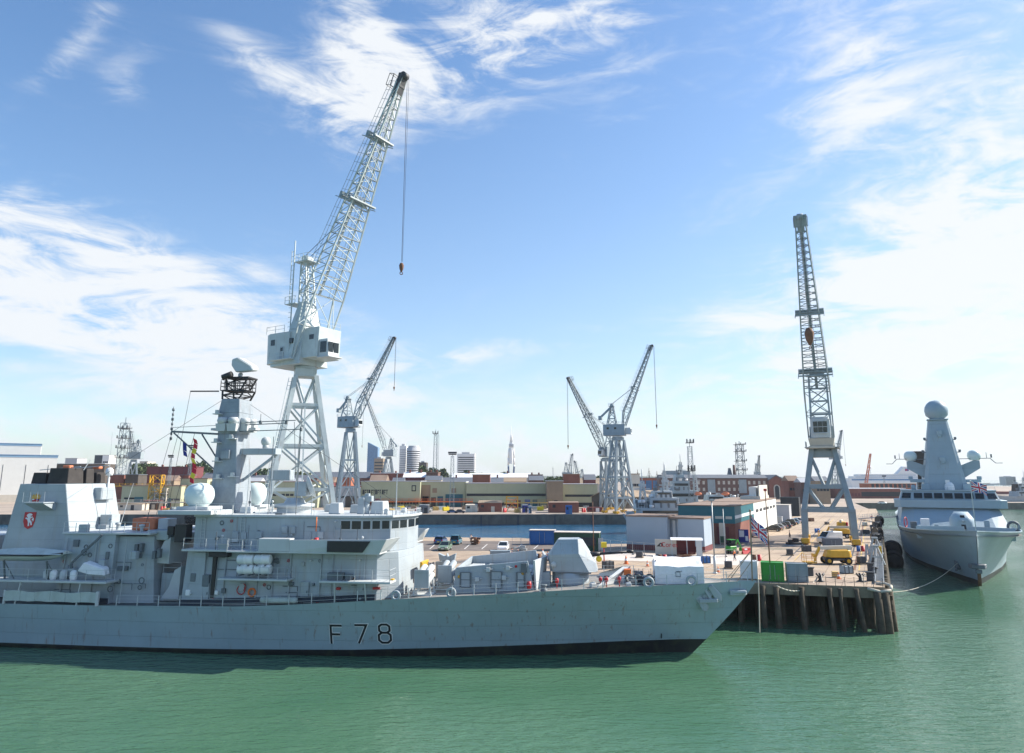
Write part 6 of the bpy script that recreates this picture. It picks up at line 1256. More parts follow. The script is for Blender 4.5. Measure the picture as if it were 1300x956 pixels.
# bollards, boxes, trestles, gangways
for px, py, lab in ((1042, 738.5, 'black horned bollard at the jetty end near the grey cabinet'), (1093, 738.5, 'black horned bollard at the jetty corner')):
    t = thing('horned_bollard', lab, 'bollard', onz(px, py), R(20), 'mooring bollards'); m = MB(); m.lathe([(.42, 0), (.42, .1), (.24, .2), (.22, .75), (.01, .76)], n=14); m.build('bollard_base', 'black', t); m = MB(); m.tube((0, 0, .4), (-.6, 0, .95), .14, .11); m.tube((0, 0, .4), (.6, 0, .95), .14, .11); m.tube((0, 0, .4), (0, .1, 1.0), .16, .14); m.build('horn', 'black', t)
for px, py, lab in ((1105, 737.5, 'dark steel mooring post nearest the jetty corner'), (1105.5, 725, 'second dark steel mooring post along the right edge'), (1029, 731, 'low dark mooring post behind the grey cabinet'), (1108, 714, 'third dark mooring post below the pale trestle'), (1109, 731.5, 'leaning dark mooring post between the two boxy posts')):
    t = thing('mooring_post', lab, 'bollard', onz(px, py), R(-27), 'square mooring posts'); m = MB(); m.bx(-.38, .38, -.3, .3, 0, .95) if 'lean' not in lab else m.tube((0, 0, 0), (.25, 0, 1.0), .3, .22, n=10); m.build('post_body', 'dsteel', t, bevel=.04); m = MB(); m.bx(-.5, .5, -.42, .42, .951, 1.05) if 'lean' not in lab else m.tube((.25, 0, 1.0), (.28, 0, 1.15), .34, n=10); m.build('post_cap', 'black', t)
p = onz(1061, 733); t = thing('wooden_crate', 'small wooden crate near the jetty end railing', 'crate', p, R(-15)); m = MB(); m.bx(-.4, .4, -.3, .3, 0, .7); m.build('crate_box', 'yline', t, bevel=.02); m = MB(); 
for z in (.1, .35, .6): m.bx(-.42, .42, -.32, .32, z, z+.08)
m.build('slats', 'tan', t)
for px, py, lab, s in ((1113, 716, 'pale grey A frame gangway trestle nearest on the right jetty edge', 2.5), (1112, 703, 'dark A frame gangway trestle behind the pale one', 2.5), (1102, 711, 'slim dark ladder trestle left of the pale one', 2.2)):
    t = thing('gangway_trestle', lab, 'trestle', onz(px, py), R(-20)); mt = 'steel' if 'pale' in lab else 'dsteel'; k = .9 if 'slim' not in lab else .3
    for sx in (-1, 1):
        for sy in (-1, 1): m = MB(); m.beam((sx*k*1.1, sy*.8, 0), (sx*k*.25, sy*.35, s), .16); m.build('leg', mt, t)
    m = MB(); m.beam((-k*.4, -.4, s), (k*.4, -.4, s), .2); m.beam((-k*.4, .4, s), (k*.4, .4, s), .2); m.bx(-k*.5, k*.5, -.5, .5, s, s+.14); m.build('top_beam', mt, t)
    for y in (-.62, .62): m = MB(); m.beam((-k*.8, y, s*.4), (k*.8, y, s*.4), .1); m.build('lower_rail', mt, t)
p = onz(1118, 711); t = thing('control_box', 'yellow control box on a post by the gangway trestle', 'control box', p); m = MB(); m.beam((0, 0, 0), (0, 0, 1), .1); m.build('post', 'dsteel', t); m = MB(); m.cbox((0, 0, 1.5), .5, .4, 1.1); m.build('box', 'yellow', t, bevel=.04)
A, B = onz(1116.5, 690), onz(1117, 742); d = B-A; t = thing('gangway', 'long slatted aluminium gangway lying along the right jetty edge', 'gangway', A); n = d.normalized(); sd_ = Vector((n.y, -n.x, 0)); m = MB(); Z = Vector((0, 0, 1))
for s in (-.45, .45): m.beam(sd_*s+Z*.25, d+sd_*s+Z*.25, .1, .22)
k = int(d.length/.55)
for i in range(k): m.beam(n*(i*.55)+sd_*-.45+Z*.3, n*(i*.55)+sd_*.45+Z*.3, .12, .06)
m.build('walkway', 'steel', t); m = MB()
for s in (-.5, .5): handrail(m, [sd_*s+Z*.3, d+sd_*s+Z*.3], h=.9, step=3.2, r=.02)
m.build('side_rail', 'steel', t)
A, B = onz(1092, 659.5)+Vector((0, 0, .3)), DE.world(-88, -10.3, 7.0); d = B-A; t = thing('gangway', 'narrow grey gangway crossing from the jetty to the destroyer', 'gangway', A); m = MB(); m.beam((0, 0, 0), d, 1.2, .25); m.build('walkway', 'tower', t); m = MB(); n = d.normalized(); sd_ = Vector((n.y, -n.x, 0))
for s in (-.6, .6): handrail(m, [sd_*s, d+sd_*s], h=1.1, step=1.8, r=.04)
m.build('side_rail', 'shipw', t)
cl = random.Random(11)
names = [('mooring_winch', 'winch', 'dark steel mooring winch'), ('cable_reel', 'cable reel', 'dark upright cable reel'), ('pump_unit', 'pump', 'blackened pump unit with pipes'), ('tool_rack', 'rack', 'dark steel tool rack')]
spots = [(1113, 689, 'beside the far end of the slatted gangway'), (1115, 684, 'at the edge where the fenders float'), (1110, 680, 'level with the crane wheels'), (1116, 676, 'on the edge beyond the crane wheels'), (1114, 671, 'beyond the fender berth, set inland'), (1117, 667, 'near the far brow on the edge'), (1116, 662, 'farthest along the jetty edge'), (1114, 694, 'just beyond the dark trestle')]
for k, (px, py, w) in enumerate(spots):
    nm, ct, lb = names[k % 4]; t = thing(nm, lb+' '+w, ct, onz(px, py), cl.random()*3, 'dark gear along the right jetty edge'); m = MB(); m.bx(-.9, .9, -.6, .6, 0, .3); m.build('skid', 'dsteel', t, bevel=.03); m = MB()
    if nm == 'mooring_winch': m.tube((0, -.7, 1.0), (0, .7, 1.0), .6, n=16); m.bx(-.7, .7, -.9, -.72, .3, 1.7); m.bx(-.7, .7, .72, .9, .3, 1.7)
    elif nm == 'cable_reel': m.tube((0, -.5, 1.3), (0, .5, 1.3), .5, n=16); m.tube((0, -.6, 1.3), (0, -.5, 1.3), 1.1, n=20); m.tube((0, .5, 1.3), (0, .6, 1.3), 1.1, n=20); m.bx(-.1, .1, -.58, .58, .3, .8)
    elif nm == 'pump_unit': m.cbox((-.2, 0, .8), 1.1, .9, 1.0); m.tube((.5, 0, .3), (.5, 0, 2.2), .18); m.tube((.5, 0, 2.1), (-.3, 0, 2.4), .15); m.cbox((-.2, 0, 1.6), .6, .5, .6)
    else:
        for x in (-.8, .8):
            for y in (-.5, .5): m.beam((x, y, .3), (x, y, 2.4), .1)
        for z in (.8, 1.5, 2.3): m.bx(-.85, .85, -.55, .55, z, z+.08)
        m.cbox((.1, 0, 1.15), .9, .6, .6); m.cbox((-.2, 0, 1.85), .7, .6, .5)
    m.build('machine', 'black' if k % 2 else 'dsteel', t, bevel=.02)
# ---- boom lifts, van, forklift, digger
def boom_lift(label, px, py, rz, sc=1., red=False):
    t = thing('boom_lift', label, 'boom lift', onz(px, py), rz, 'yellow boom lifts'); t.scale = (sc,)*3
    m = MB(); m.bx(-1.7, 1.7, -.7, .7, .5, .95); m.bx(-1.2, 1.2, -.95, .95, .6, .85); m.build('chassis', 'dsteel', t, bevel=.05)
    for x in (-1.35, 1.35):
        for y in (-.95, .95): m = MB(); m.tube((x, y-.2, .52), (x, y+.2, .52), .52, n=18); w = m.build('wheel', 'tyre', t); m = MB(); m.tube((x, y-.23, .52), (x, y+.23, .52), .26, n=12); m.build('rim', 'yellow' if not red else 'steel', w)
    m = MB(); m.prism([(-2.0, -.8), (-1.6, -1.15), (1.3, -1.15), (1.7, -.7), (1.7, .7), (1.3, 1.15), (-1.6, 1.15), (-2.0, .8)], 1.0, 2.0, P2=[(-1.9, -.7), (-1.5, -1.05), (1.0, -1.05), (1.3, -.6), (1.3, .6), (1.0, 1.05), (-1.5, 1.05), (-1.9, .7)]); m.build('turret', 'yellow', t, bevel=.08)
    m = MB(); m.bx(-.9, .1, -1.17, -.9, 1.1, 1.75); m.build('engine_cover', 'dsteel', t)
    m = MB(); m.beam((-2.3, 0, 2.35), (2.2, 0, 2.25), .42, .5); m.beam((-1.9, 0, 1.9), (-2.2, 0, 2.5), .5, .5); m.build('boom', 'cream', t, bevel=.03)
    m = MB(); m.beam((2.2, 0, 2.35), (3.0, 0, .9), .32, .36); m.beam((3.0, 0, .8), (3.0, 0, .35), .25); m.build('fly_jib', 'yellow', t)
    m = MB(); m.bx(3.05, 4.6, -1.0, 1.0, .18, .3); handrail(m, [(3.1, -1, .3), (4.55, -1, .3), (4.55, 1, .3), (3.1, 1, .3), (3.1, -1, .3)], h=1.1, step=.75, r=.045); m.cbox((3.2, .2, 1.2), .25, .7, .4); m.build('cage', 'yellow', t)
    return t
boom_lift('yellow boom lift with lowered cage at its left, nearest on the jetty', 1062, 716, R(176))
boom_lift('yellow boom lift parked beyond the grey box under the jetty crane', 1068, 683, R(150), .95, True)
b = boom_lift('yellow machine with red front parked farthest under the crane portal', 1069, 672, R(60), .9, True); m = MB(); m.cbox((0, -1.3, 1.3), 1.4, .5, 1.2); m.build('red_cover', 'red', b, bevel=.05)
v = onz(1054, 690); t = thing('delivery_van', 'white van mostly hidden behind the dark grey box container', 'van', v, R(200)); m = MB(); m.extr([(-2.3, -.95, .35), (-2.3, -.95, 2.2), (.9, -.9, 2.25), (1.7, -.95, 1.3), (2.4, -.95, 1.1), (2.45, -.95, .35)], (0, 1.9, 0)); m.build('body', 'white', t, bevel=.08); m = MB(); m.poly([(.98, -.8, 2.2), (.98, .8, 2.2), (1.75, .82, 1.32), (1.75, -.82, 1.32)]); m.build('windscreen', 'glass', t)
for x in (-1.5, 1.5):
    for y in (-.95, .75): m = MB(); m.tube((x, y, .35), (x, y+.2, .35), .35, n=14); m.build('wheel', 'tyre', t)
t = thing('mini_digger', 'small bright green digger working by the lamp posts', 'digger', onz(929, 703), R(30)); m = MB(); m.bx(-.9, .9, -.75, -.4, 0, .5); m.bx(-.9, .9, .4, .75, 0, .5); m.build('track', 'tyre', t, bevel=.1); m = MB(); m.cbox((-.1, 0, .9), 1.5, 1.2, .7); m.build('body', 'green', t, bevel=.08); m = MB(); m.bx(-.5, .5, -.5, .5, 1.26, 2.2); m.build('cab', 'glass', t); m = MB(); m.bx(-.55, .55, -.55, .55, 2.21, 2.3); m.build('cab_roof', 'green', t); m = MB(); m.beam((.6, 0, 1.1), (1.5, 0, 2.2), .2); m.beam((1.5, 0, 2.2), (2.2, 0, .9), .16); m.cbox((2.2, 0, .6), .4, .5, .5); m.build('digger_arm', 'green', t)
t = thing('forklift_truck', 'small dark pallet of plant gear left of the crane foot', 'plant', onz(1008, 692), R(10)); m = MB(); m.bx(-1.3, 1.3, -.7, .7, .1, .5); m.cbox((.4, 0, .9), .9, .8, .7); m.cbox((-.7, 0, .75), .6, .7, .5); m.build('gear', 'black', t, bevel=.05); m = MB(); m.bx(-1.4, 1.4, -.8, .8, 0, .1); m.build('pallet', 'carlblue', t)
t.name = 'plant_pallet'
for px, py, lab in ((870, 709, 'pile of rusty scrap bars behind the white tent'), (605, 691.5, 'brown equipment stack at the basin edge beside the person'), (660, 704, 'grey cable drum heap in front of the blue container')):
    t = thing('scrap_pile' if 'scrap' in lab else 'equipment_stack', lab, 'stack', onz(px, py)); m = MB(); r_ = random.Random(px)
    for k in range(9): m.cbox((r_.uniform(-1, 1)*.8, r_.uniform(-.5, .5), .2+.13*k if 'scrap' not in lab else .1+.06*k), r_.uniform(.8, 2.2) if 'scrap' in lab else .9, .5 if 'scrap' not in lab else .15, .3 if 'scrap' not in lab else .15, r_.uniform(-.5, .5))
    m.build('stacked_pieces', 'rust' if 'grey' not in lab else 'steel', t)
t = thing('site_bench', 'flat grey platform box above the missile silo on the jetty', 'platform', onz(635, 707)); m = MB(); m.bx(-1.6, 1.6, -.6, .6, .35, 1.0); m.build('tank', 'crane3', t, bevel=.04); m = MB(); m.bx(-1.5, -1.2, -.5, .5, 0, .35); m.bx(1.2, 1.5, -.5, .5, 0, .35); m.build('foot', 'dsteel', t); t.name = 'water_tank'
# ropes
t = MB(); A, B = onz(985, 744.5), onz(1040, 738)+Vector((0, 0, .6)); A = A+Vector((0, -.25, .1)); P = sag(A, B, 1.0, 14); P = [q+Vector((0, -.5*math.sin(math.pi*i/14), 0)) for i, q in enumerate(P)]; t.path(P, .07, 7); tag(t.build('mooring_rope', 'rope'), 'thick pale rope sagging over the jetty edge from a black bollard', 'rope')
t = MB(); P = [Vector((x-.9, y+.2, ZD+z)) for x, y, z in ((41.5, 84.7, -.2), (42.6, 84.0, -.45), (43.8, 83.9, -.3), (44.2, 84.6, .1), (44.0, 85.6, .25), (43.4, 86.4, .1))]; t.path(P, .16, 8); tag(t.build('corner_rope', 'rope'), 'fat grey rope fender wrapped round the jetty corner', 'rope')
t = MB(); A, B = ony(962.5, 735, 83.5), ony(964.5, 803, 83.5); t.path([A, A.lerp(B, .5)+Vector((.03, 0, 0)), B], .06, 6); tag(t.build('hanging_rope', 'rope'), 'white marked rope hanging to the water right beside the frigate bow tip', 'rope')
t = MB(); A = DE.world(-12, -HD.halfz(-12, 3.2)-.1, 3.0); B = Vector((42.4, 84.5, 1.2))+Vector((.449, .893, 0))*24+Vector((.893, -.449, 0))*.6; t.path(sag(A, B, 1.15, 18), .045, 6); tag(t.build('mooring_rope', 'rope'), 'slack mooring rope drooping from the destroyer bow toward the jetty', 'rope')

# ---- more loose gear on the deck
gr = random.Random(77)
SP = [(700, 712, 'pallet', 'left of the gun turret top'), (718, 700, 'barrier', 'before the green site cabin'), (733, 703, 'barrier', 'under the green cabin window'), (772, 722, 'crate', 'behind the breakwater plate'), (812, 708, 'pallet', 'in front of the hoarding sign'), (838, 712, 'drum', 'left of the white shelter'), (895, 715, 'crate', 'right of the white shelter'), (925, 722, 'pallet', 'below the small green digger'), (948, 703, 'barrier', 'before the blue hoarding'), (958, 712, 'drum', 'left of the thin brown post'), (1003, 705, 'pallet', 'between the crane foot and the grey cabinet'), (1024, 700, 'crate', 'left of the lowered lift cage'), (1090, 700, 'drum', 'right of the near boom lift'), (1094, 716, 'pallet', 'inland of the mooring posts'), (1075, 728, 'crate', 'right of the small wooden crate'), (1100, 678, 'crate', 'right of the crane foot'), (1098, 668, 'pallet', 'beyond the crane on its right'), (1036, 676, 'drum', 'between the crane legs at left'), (1050, 666, 'pallet', 'far under the crane portal'), (1030, 662, 'crate', 'far behind the left crane leg'), (680, 711, 'drum', 'above the silo shield'), (660, 709, 'pallet', 'above the silo coaming'), (1088, 688, 'barrier', 'beside the right crane bogie')]
for px, py, kd, w in SP:
    nm = {'pallet': 'loaded_pallet', 'barrier': 'road_barrier', 'crate': 'steel_crate', 'drum': 'oil_drum'}[kd]; lb = {'pallet': 'wooden pallet with strapped load ', 'barrier': 'red and white plastic barrier ', 'crate': 'dull steel crate ', 'drum': 'pair of oil drums '}[kd]
    t = thing(nm, lb+w, kd, onz(px, py), gr.uniform(-.5, .5)); m = MB()
    if kd == 'pallet':
        for k in range(3): m.bx(-.6, .6, -.5+.42*k, -.34+.42*k, 0, .12)
        m.bx(-.62, .62, -.52, .52, .12, .18); m.build('pallet_base', 'tan', t); m = MB(); m.bx(-.5, .5, -.42, .42, .181, .6+.5*gr.random()); m.build('load', gr.choice(['grcanv', 'blue', 'tan', 'stone', 'dsteel']), t, bevel=.05)
    elif kd == 'barrier':
        m.frus((-1, 1, -.25, .25), (-1, 1, -.08, .08), 0, .5); m.bx(-1, 1, -.07, .07, .5, .95); m.build('barrier_body', gr.choice(['red', 'red', 'flagwhite']), t, bevel=.03); m = MB(); m.bx(-.5, .1, -.085, .085, .6, .85); m.build('white_band', 'white', t)
    elif kd == 'crate':
        m.bx(-.7, .7, -.5, .5, .1, .95); m.build('box', gr.choice(['crane3', 'dsteel', 'rust', 'blue']), t, bevel=.03); m = MB()
        for x in (-.6, 0, .6): m.bx(x-.05, x+.05, -.54, .54, 0, 1.0)
        m.build('straps', 'dsteel', t)
    else:
        m.lathe([(.3, 0), (.3, .3), (.32, .32), (.3, .34), (.3, .9), (.01, .9)], n=14); m.build('drum', gr.choice(['blue', 'rust', 'dkgreen']), t); m = MB(); m.lathe([(.3, 0), (.3, .3), (.32, .32), (.3, .34), (.3, .9), (.01, .9)], (.7, .15, 0), 14); m.build('drum', gr.choice(['red', 'rust', 'blue']), t)
for px, py, r_, in ((700, 720, 2.2), (860, 722, 3), (1010, 722, 2), (1080, 705, 1.6), (990, 697, 3.5), (1095, 730, 1.4), (930, 730, 1.8), (1045, 700, 2.4)):
    p = onz(px, py); m = MB(); m.poly([(p.x+r_*math.cos(a)*gr.uniform(.5, 1.1), p.y+r_*.9*math.sin(a)*gr.uniform(.5, 1.1), ZD+.004) for a in [6.283*k/14 for k in range(14)]]); struct(m.build('deck_patch', gr.choice(['asphalt', 'quay', 'fascia'])))
# ================================================================== buildings and ships beyond the basin
def fbld(name, label, cat, px0, px1, ytop, d, depth, mt, roof='felt', rows=(), doors=(), z0=ZQ, gable=None, group=None, ov=.3, rz=0, parapet=None):
    a, b = ony(px0, 600, d), ony(px1, 600, d); zt = ony((px0+px1)/2, ytop, d).z; w = b.x-a.x; h = zt-z0
    t = thing(name, label, cat, (a.x, d, z0), rz, group)
    gh = 0
    if gable: gh = gable
    m = MB(); m.bx(0, w, 0, depth, 0, h-gh); 
    if gable == 0: pass
    m.build('wall', mt, t)
    m = MB()
    if gable: m.extr([(-ov, -ov, h-gh), (-ov, depth+ov, h-gh), (-ov, depth/2, h)], (w+2*ov, 0, 0))
    else: m.bx(-ov, w+ov, -ov, depth+ov, h, h+.35)
    m.build('roof', roof, t)
    first = {}
    for n, zc, ww, wh, f0, f1, wm in rows:
        key = (ww, wh, wm); z = zc*(h-gh) if zc < 1 else zc
        for i in range(n):
            x = w*(f0+(f1-f0)*(i+.5)/n)
            if key not in first: q = MB(); q.bx(-ww/2, ww/2, -.08, .1, -wh/2, wh/2); first[key] = q.build('window', wm, t, loc=(x, 0, z))
            else: inst(first[key], t, (x, 0, z))
    for x0, x1, hh, dm in doors:
        xa, xb = ony(x0, 600, d).x-a.x, ony(x1, 600, d).x-a.x; q = MB(); q.bx(xa, xb, -.12, .1, .05, hh); q.build('door', dm, t)
    return t, w, h
W = 'window'
fbld('warehouse', 'long olive warehouse with dark upper windows left of the tan stair tower', 'warehouse', 592, 693.5, 614, 350, 22, 'olive', 'tower', rows=[(34, .52, 1.35, 1.2, .01, .99, 'towerd'), (30, .12, 2.2, 1.6, .0, .6, 'towerd')], doors=[(666, 673, 3.6, 'blue'), (676, 682, 3.6, 'teal'), (655, 661, 3.2, 'maroon'), (620, 636, 3, 'brownwall')])
wh, w, h = fbld('warehouse', 'olive warehouse block with large rooftop lettering row and tan end strip', 'warehouse', 459, 534, 611.5, 348, 22, 'olive', 'tower', rows=[(12, .16, 1.3, 1.3, .36, .98, 'towerd')], doors=[(476, 482, 4, 'flagblue'), (463, 474, 3, 'brownwall')])
for i in range(12):
    m = MB(); x = w*(.03+.034*i+(.01 if i > 3 else 0)+(.012 if i > 8 else 0)); 
    if i % 3 == 0: m.bx(x, x+.75, -.1, .02, h*.50, h*.50+2.2)
    elif i % 3 == 1: m.bx(x, x+.25, -.1, .02, h*.5, h*.5+2.2); m.bx(x+.26, x+.8, -.1, .02, h*.5+1.7, h*.5+2.2); m.bx(x+.26, x+.7, -.1, .02, h*.5+.8, h*.5+1.1)
    else: m.bx(x, x+.8, -.1, .02, h*.5+1.8, h*.5+2.2); m.bx(x+.3, x+.55, -.1, .02, h*.5, h*.5+1.79)
    m.build('wall_window_or_letter', 'towerd', wh)  # dark marks standing for the unreadable lettering row
m = MB(); m.bx(w*.855, w*.93, -.1, .02, h*.62, h*.86); f = m.build('window_frame', 'towerd', wh); m = MB(); m.bx(w*.87, w*.915, -.15, -.05, h*.66, h*.82); m.build('frame_panel', 'olive', f)
fbld('warehouse', 'tan fronted middle bay between two olive warehouses', 'warehouse', 534.5, 591.5, 612, 352, 20, 'olive', 'tower', rows=[(2, .66, 2.2, 2.2, .1, .95, 'tan')], doors=[(535, 547, 10.4, 'tan'), (537, 545, 5, 'flagblue'), (548, 554, 4.5, 'brownwall'), (556, 563, 5, 'teal'), (566, 588, 6, 'teal')])
fbld('stair_tower', 'blank tan brick stair tower between olive warehouses', 'building', 694, 714.5, 611, 338, 12, 'tan', 'tower', rows=[(1, .22, 1.6, 1.6, .4, .7, 'towerd')])
fbld('warehouse', 'short olive warehouse right of the tan stair tower', 'warehouse', 715, 758, 615, 350, 18, 'olive', 'tower', rows=[(13, .5, 1.3, 1.1, .05, .95, 'towerd'), (6, .1, 2.6, 2, .1, .95, 'towerd')])
fbld('warehouse', 'low olive workshop with teal doors behind the yellow gangways', 'workshop', 157, 232, 617, 330, 16, 'olive', 'felt', rows=[(5, .45, 1.4, .9, .06, .24, 'towerd'), (10, .4, 1.6, .9, .55, .98, 'towerd'), (4, .2, 1.7, 1.5, .03, .22, 'towerd')], doors=[(174, 185, 5.2, 'teal'), (212, 220.5, 4.6, 'teal')])
fbld('warehouse', 'tall plain olive block left of the frigate mast base', 'workshop', 230, 264, 608, 336, 16, 'olive', 'felt', rows=[(5, .22, 1.8, 1, .1, .9, 'towerd')])
fbld('warehouse', 'olive warehouse seen between the legs of the tall crane', 'warehouse', 268, 405, 612, 340, 18, 'olive', 'felt', rows=[(24, .5, 1.6, 1, .02, .98, 'towerd'), (3, .2, 3.2, 3, .4, .6, 'teal')])
fbld('warehouse', 'grey fronted workshop behind the second jib crane legs', 'workshop', 406, 458, 618, 346, 18, 'tower', 'brick', rows=[(10, .5, 1.6, 1, .05, .95, 'towerd')], doors=[(440, 452, 5, 'brownwall')])
# brick rooftops behind
for k, (x0, x1, yt, d, mt, rf, gb, lab, nw) in enumerate(((395, 470, 599, 470, 'brick', 'slate', 4, 'long red brick range with slate roof behind the second crane', 18), (470, 512, 601, 460, 'brick', 'white', 0, 'red brick block with white flat roof under the twin towers', 10), (512, 540, 599.5, 430, 'maroon', 'white', 3, 'red block with white gabled roof beside the lettered warehouse', 6), (541, 556, 600, 420, 'brick2', 'felt', 0, 'square dark brick block above the tan bay', 5), (556, 662, 606, 440, 'brick2', 'slate', 3, 'long dark red brick terrace with white gables above the warehouses', 26), (574, 673, 600.5, 500, 'cream', 'white', 3, 'long pale roofed hall in front of the spire tower', 16), (671, 689, 603, 470, 'brick', 'felt', 0, 'small red brick block right of the pale roofed hall', 5), (300, 396, 603, 480, 'brick', 'slate', 4, 'red brick range seen through the tall crane legs', 18), (712, 772, 607, 480, 'stone', 'brownroof', 4, 'low wide shed with pale brown roof behind the small cranes', 10), (186, 246, 593, 450, 'maroon', 'maroon', 0, 'long windowless maroon warehouse on the left skyline', 6), (256, 300, 600, 460, 'brick', 'slate', 4, 'red brick house row left of the frigate mast', 8))):
    t, w, h = fbld('brick_range', lab, 'building', x0, x1, yt, d, 14, mt, rf, rows=[(nw, .62, 1.3, 1.7, .02, .98, 'stone' if mt in ('brick', 'brick2') else 'towerd')], gable=gb)
    for i in range(2): m = MB(); m.bx(w*(.2+.5*i), w*(.2+.5*i)+1, 6.2, 7.4, h-1, h+1.6); m.build('chimney', 'brick', t)
for i in range(9): q = ony(563+i*11, 610, 436); t = None
# brown gabled shed, apartments, old storehouse
p = onz(747, 645.5, ZQ); F_ = Frame(p.x, p.y, R(-14)); t = thing('brown_shed', 'brown gabled shed with pale sheet roof beside the far quay cranes', 'shed', p, R(-14)); wd = 14; hh = ony(750, 631, p.y).z-ZQ; ht = ony(762, 624, p.y).z-ZQ; ln = 46
m = MB(); m.extr([(0, 0, 0), (wd, 0, 0), (wd, 0, hh), (wd/2, 0, ht), (0, 0, hh)], (0, ln, 0)); m.build('wall', 'brownwall', t)
t.rotation_euler.z = R(-14); 
m = MB(); m.extr([(-.4, -.4, hh-.15), (wd/2, -.4, ht+.02), (wd/2, -.4, ht+.32), (-.4, -.4, hh+.15)], (0, ln+.8, 0)); m.extr([(wd/2+.002, -.4, ht+.02), (wd+.4, -.4, hh-.15), (wd+.4, -.4, hh+.15), (wd/2+.002, -.4, ht+.32)], (0, ln+.8, 0)); m.build('roof', 'brownroof', t)
m = MB(); m.bx(4, 9, -.1, .1, .05, hh*.7); m.build('door', 'black', t)
t.rotation_euler.z = R(-52); t.location = (p.x+2, p.y+4, ZQ)
fbld('apartment_block', 'orange brick block with blue glass bays behind the brown shed', 'building', 799, 843, 607, 520, 14, 'brick3', 'slate', rows=[(4, .7, 4.2, 5, .05, .85, 'glassb'), (4, .35, 4.2, 5, .05, .85, 'glassb')])
d = 480; t, w, h = fbld('storehouse', 'long old red brick storehouse with rows of windows and an arched gable end', 'building', 842, 974, 607.5, d, 22, 'brick2', 'slate', rows=[(20, .80, 1.5, 2.2, .02, .99, 'stone'), (20, .48, 1.5, 2.0, .02, .99, 'stone'), (20, .15, 1.6, 2.0, .02, .99, 'towerd')])
zr = ony(905, 602.5, d).z-ZQ; m = MB(); m.extr([(-.5, -.8, h+.35), (-.5, 22.8, h+.35), (-.5, 16, zr), (-.5, 5, zr)], (w, 0, 0)); m.build('upper_roof', 'slate', t)
x1 = w; x2 = ony(993.5, 600, d).x-ony(842, 600, d).x; m = MB(); m.extr([(x1, -1.5, 0), (x2, -1.5, 0), (x2, -1.5, h-1.2), ((x1+x2)/2, -1.5, h+1.9), (x1, -1.5, h-1.2)], (0, 24, 0)); m.build('gable_wing', 'brick', t)
m = MB(); m.extr([(x1-.4, -2, h-1.4), ((x1+x2)/2, -2, h+1.75), ((x1+x2)/2, -2, h+2.5), (x1-.4, -2, h-.7)], (0, 25, 0)); m.extr([((x1+x2)/2+.01, -2, h+1.75), (x2+.4, -2, h-1.4), (x2+.4, -2, h-.7), ((x1+x2)/2+.01, -2, h+2.5)], (0, 25, 0)); m.build('gable_roof', 'slate', t)
c_ = (x1+x2)/2; A = [(c_-2.1, -1.7, .3), (c_+2.1, -1.7, .3)]+[(c_+2.1*math.cos(math.pi*k/10), -1.7, h*.55+2.1*math.sin(math.pi*k/10)) for k in range(11)]
m = MB(); m.extr(A, (0, .3, 0)); f = m.build('arched_surround', 'stone', t); m = MB(); m.extr([(c_+(x-c_)*.66, -1.78, .5+(z-.3)*.92) for x, y, z in A], (0, .1, 0)); m.build('arched_window', 'towerd', f)
for k in range(3): m = MB(); x = w*(.12+.3*k); m.bx(x, x+5, -.5, .1, h*.3, h*.95); m.build('hoist_bay', 'crane3', t)
m = MB(); m.bx(w*.04, w*.28, 6, 14, zr-.3, zr+2.6); m.build('roof_lantern', 'crane3', t)
m = MB(); m.tube((w*.95-16, 8, zr-1), (w*.95-16, 8, zr+6.5), 1.0, .8, n=12); m.build('chimney', 'brick2', t)
m = MB(); m.frus((w*.66, w*.70, 8, 11), (w*.67, w*.69, 9, 10), zr-.4, zr+4.4); m.build('roof_vent', 'slate', t)
fbld('brick_range', 'low red brick annexe right of the arched gable', 'building', 994, 1006, 617, 485, 10, 'brick', 'slate', rows=[(3, .5, 1.3, 1.6, .1, .9, 'towerd')])
fbld('brick_range', 'low brick wing seen behind the jetty crane legs', 'building', 1006, 1066, 616, 520, 12, 'maroon', 'tower', rows=[(10, .5, 1.6, 1.5, .05, .95, 'stone')])
fbld('terminal_shed', 'long red brick terminal shed with white roof edge across the water', 'shed', 1068, 1147, 620.5, 500, 20, 'brick', 'white', rows=[(11, .45, 3.2, 3.0, .3, .98, 'towerd'), (5, .4, 1.5, 2, .02, .28, 'maroon')])
fbld('terminal_shed', 'upper red and dark striped building in front of the cruise ship hull', 'building', 1102, 1185, 614, 560, 16, 'brick3', 'stone', rows=[(14, .82, 2.2, 3.0, .02, .98, 'towerd')])
fbld('red_hall', 'plain red hall right of the destroyer mast', 'hall', 1254, 1278, 624.5, 640, 18, 'maroon', 'brick')
fbld('red_hall', 'low red hall with grey roof at the right edge of the far shore', 'hall', 1267, 1296, 631, 600, 18, 'maroon', 'stone', rows=[(6, .5, 2, 1.5, .1, .9, 'towerd')])
fbld('red_hall', 'red hall hidden low behind the destroyer bridge roof', 'hall', 1205, 1254, 626, 700, 18, 'brick', 'stone')
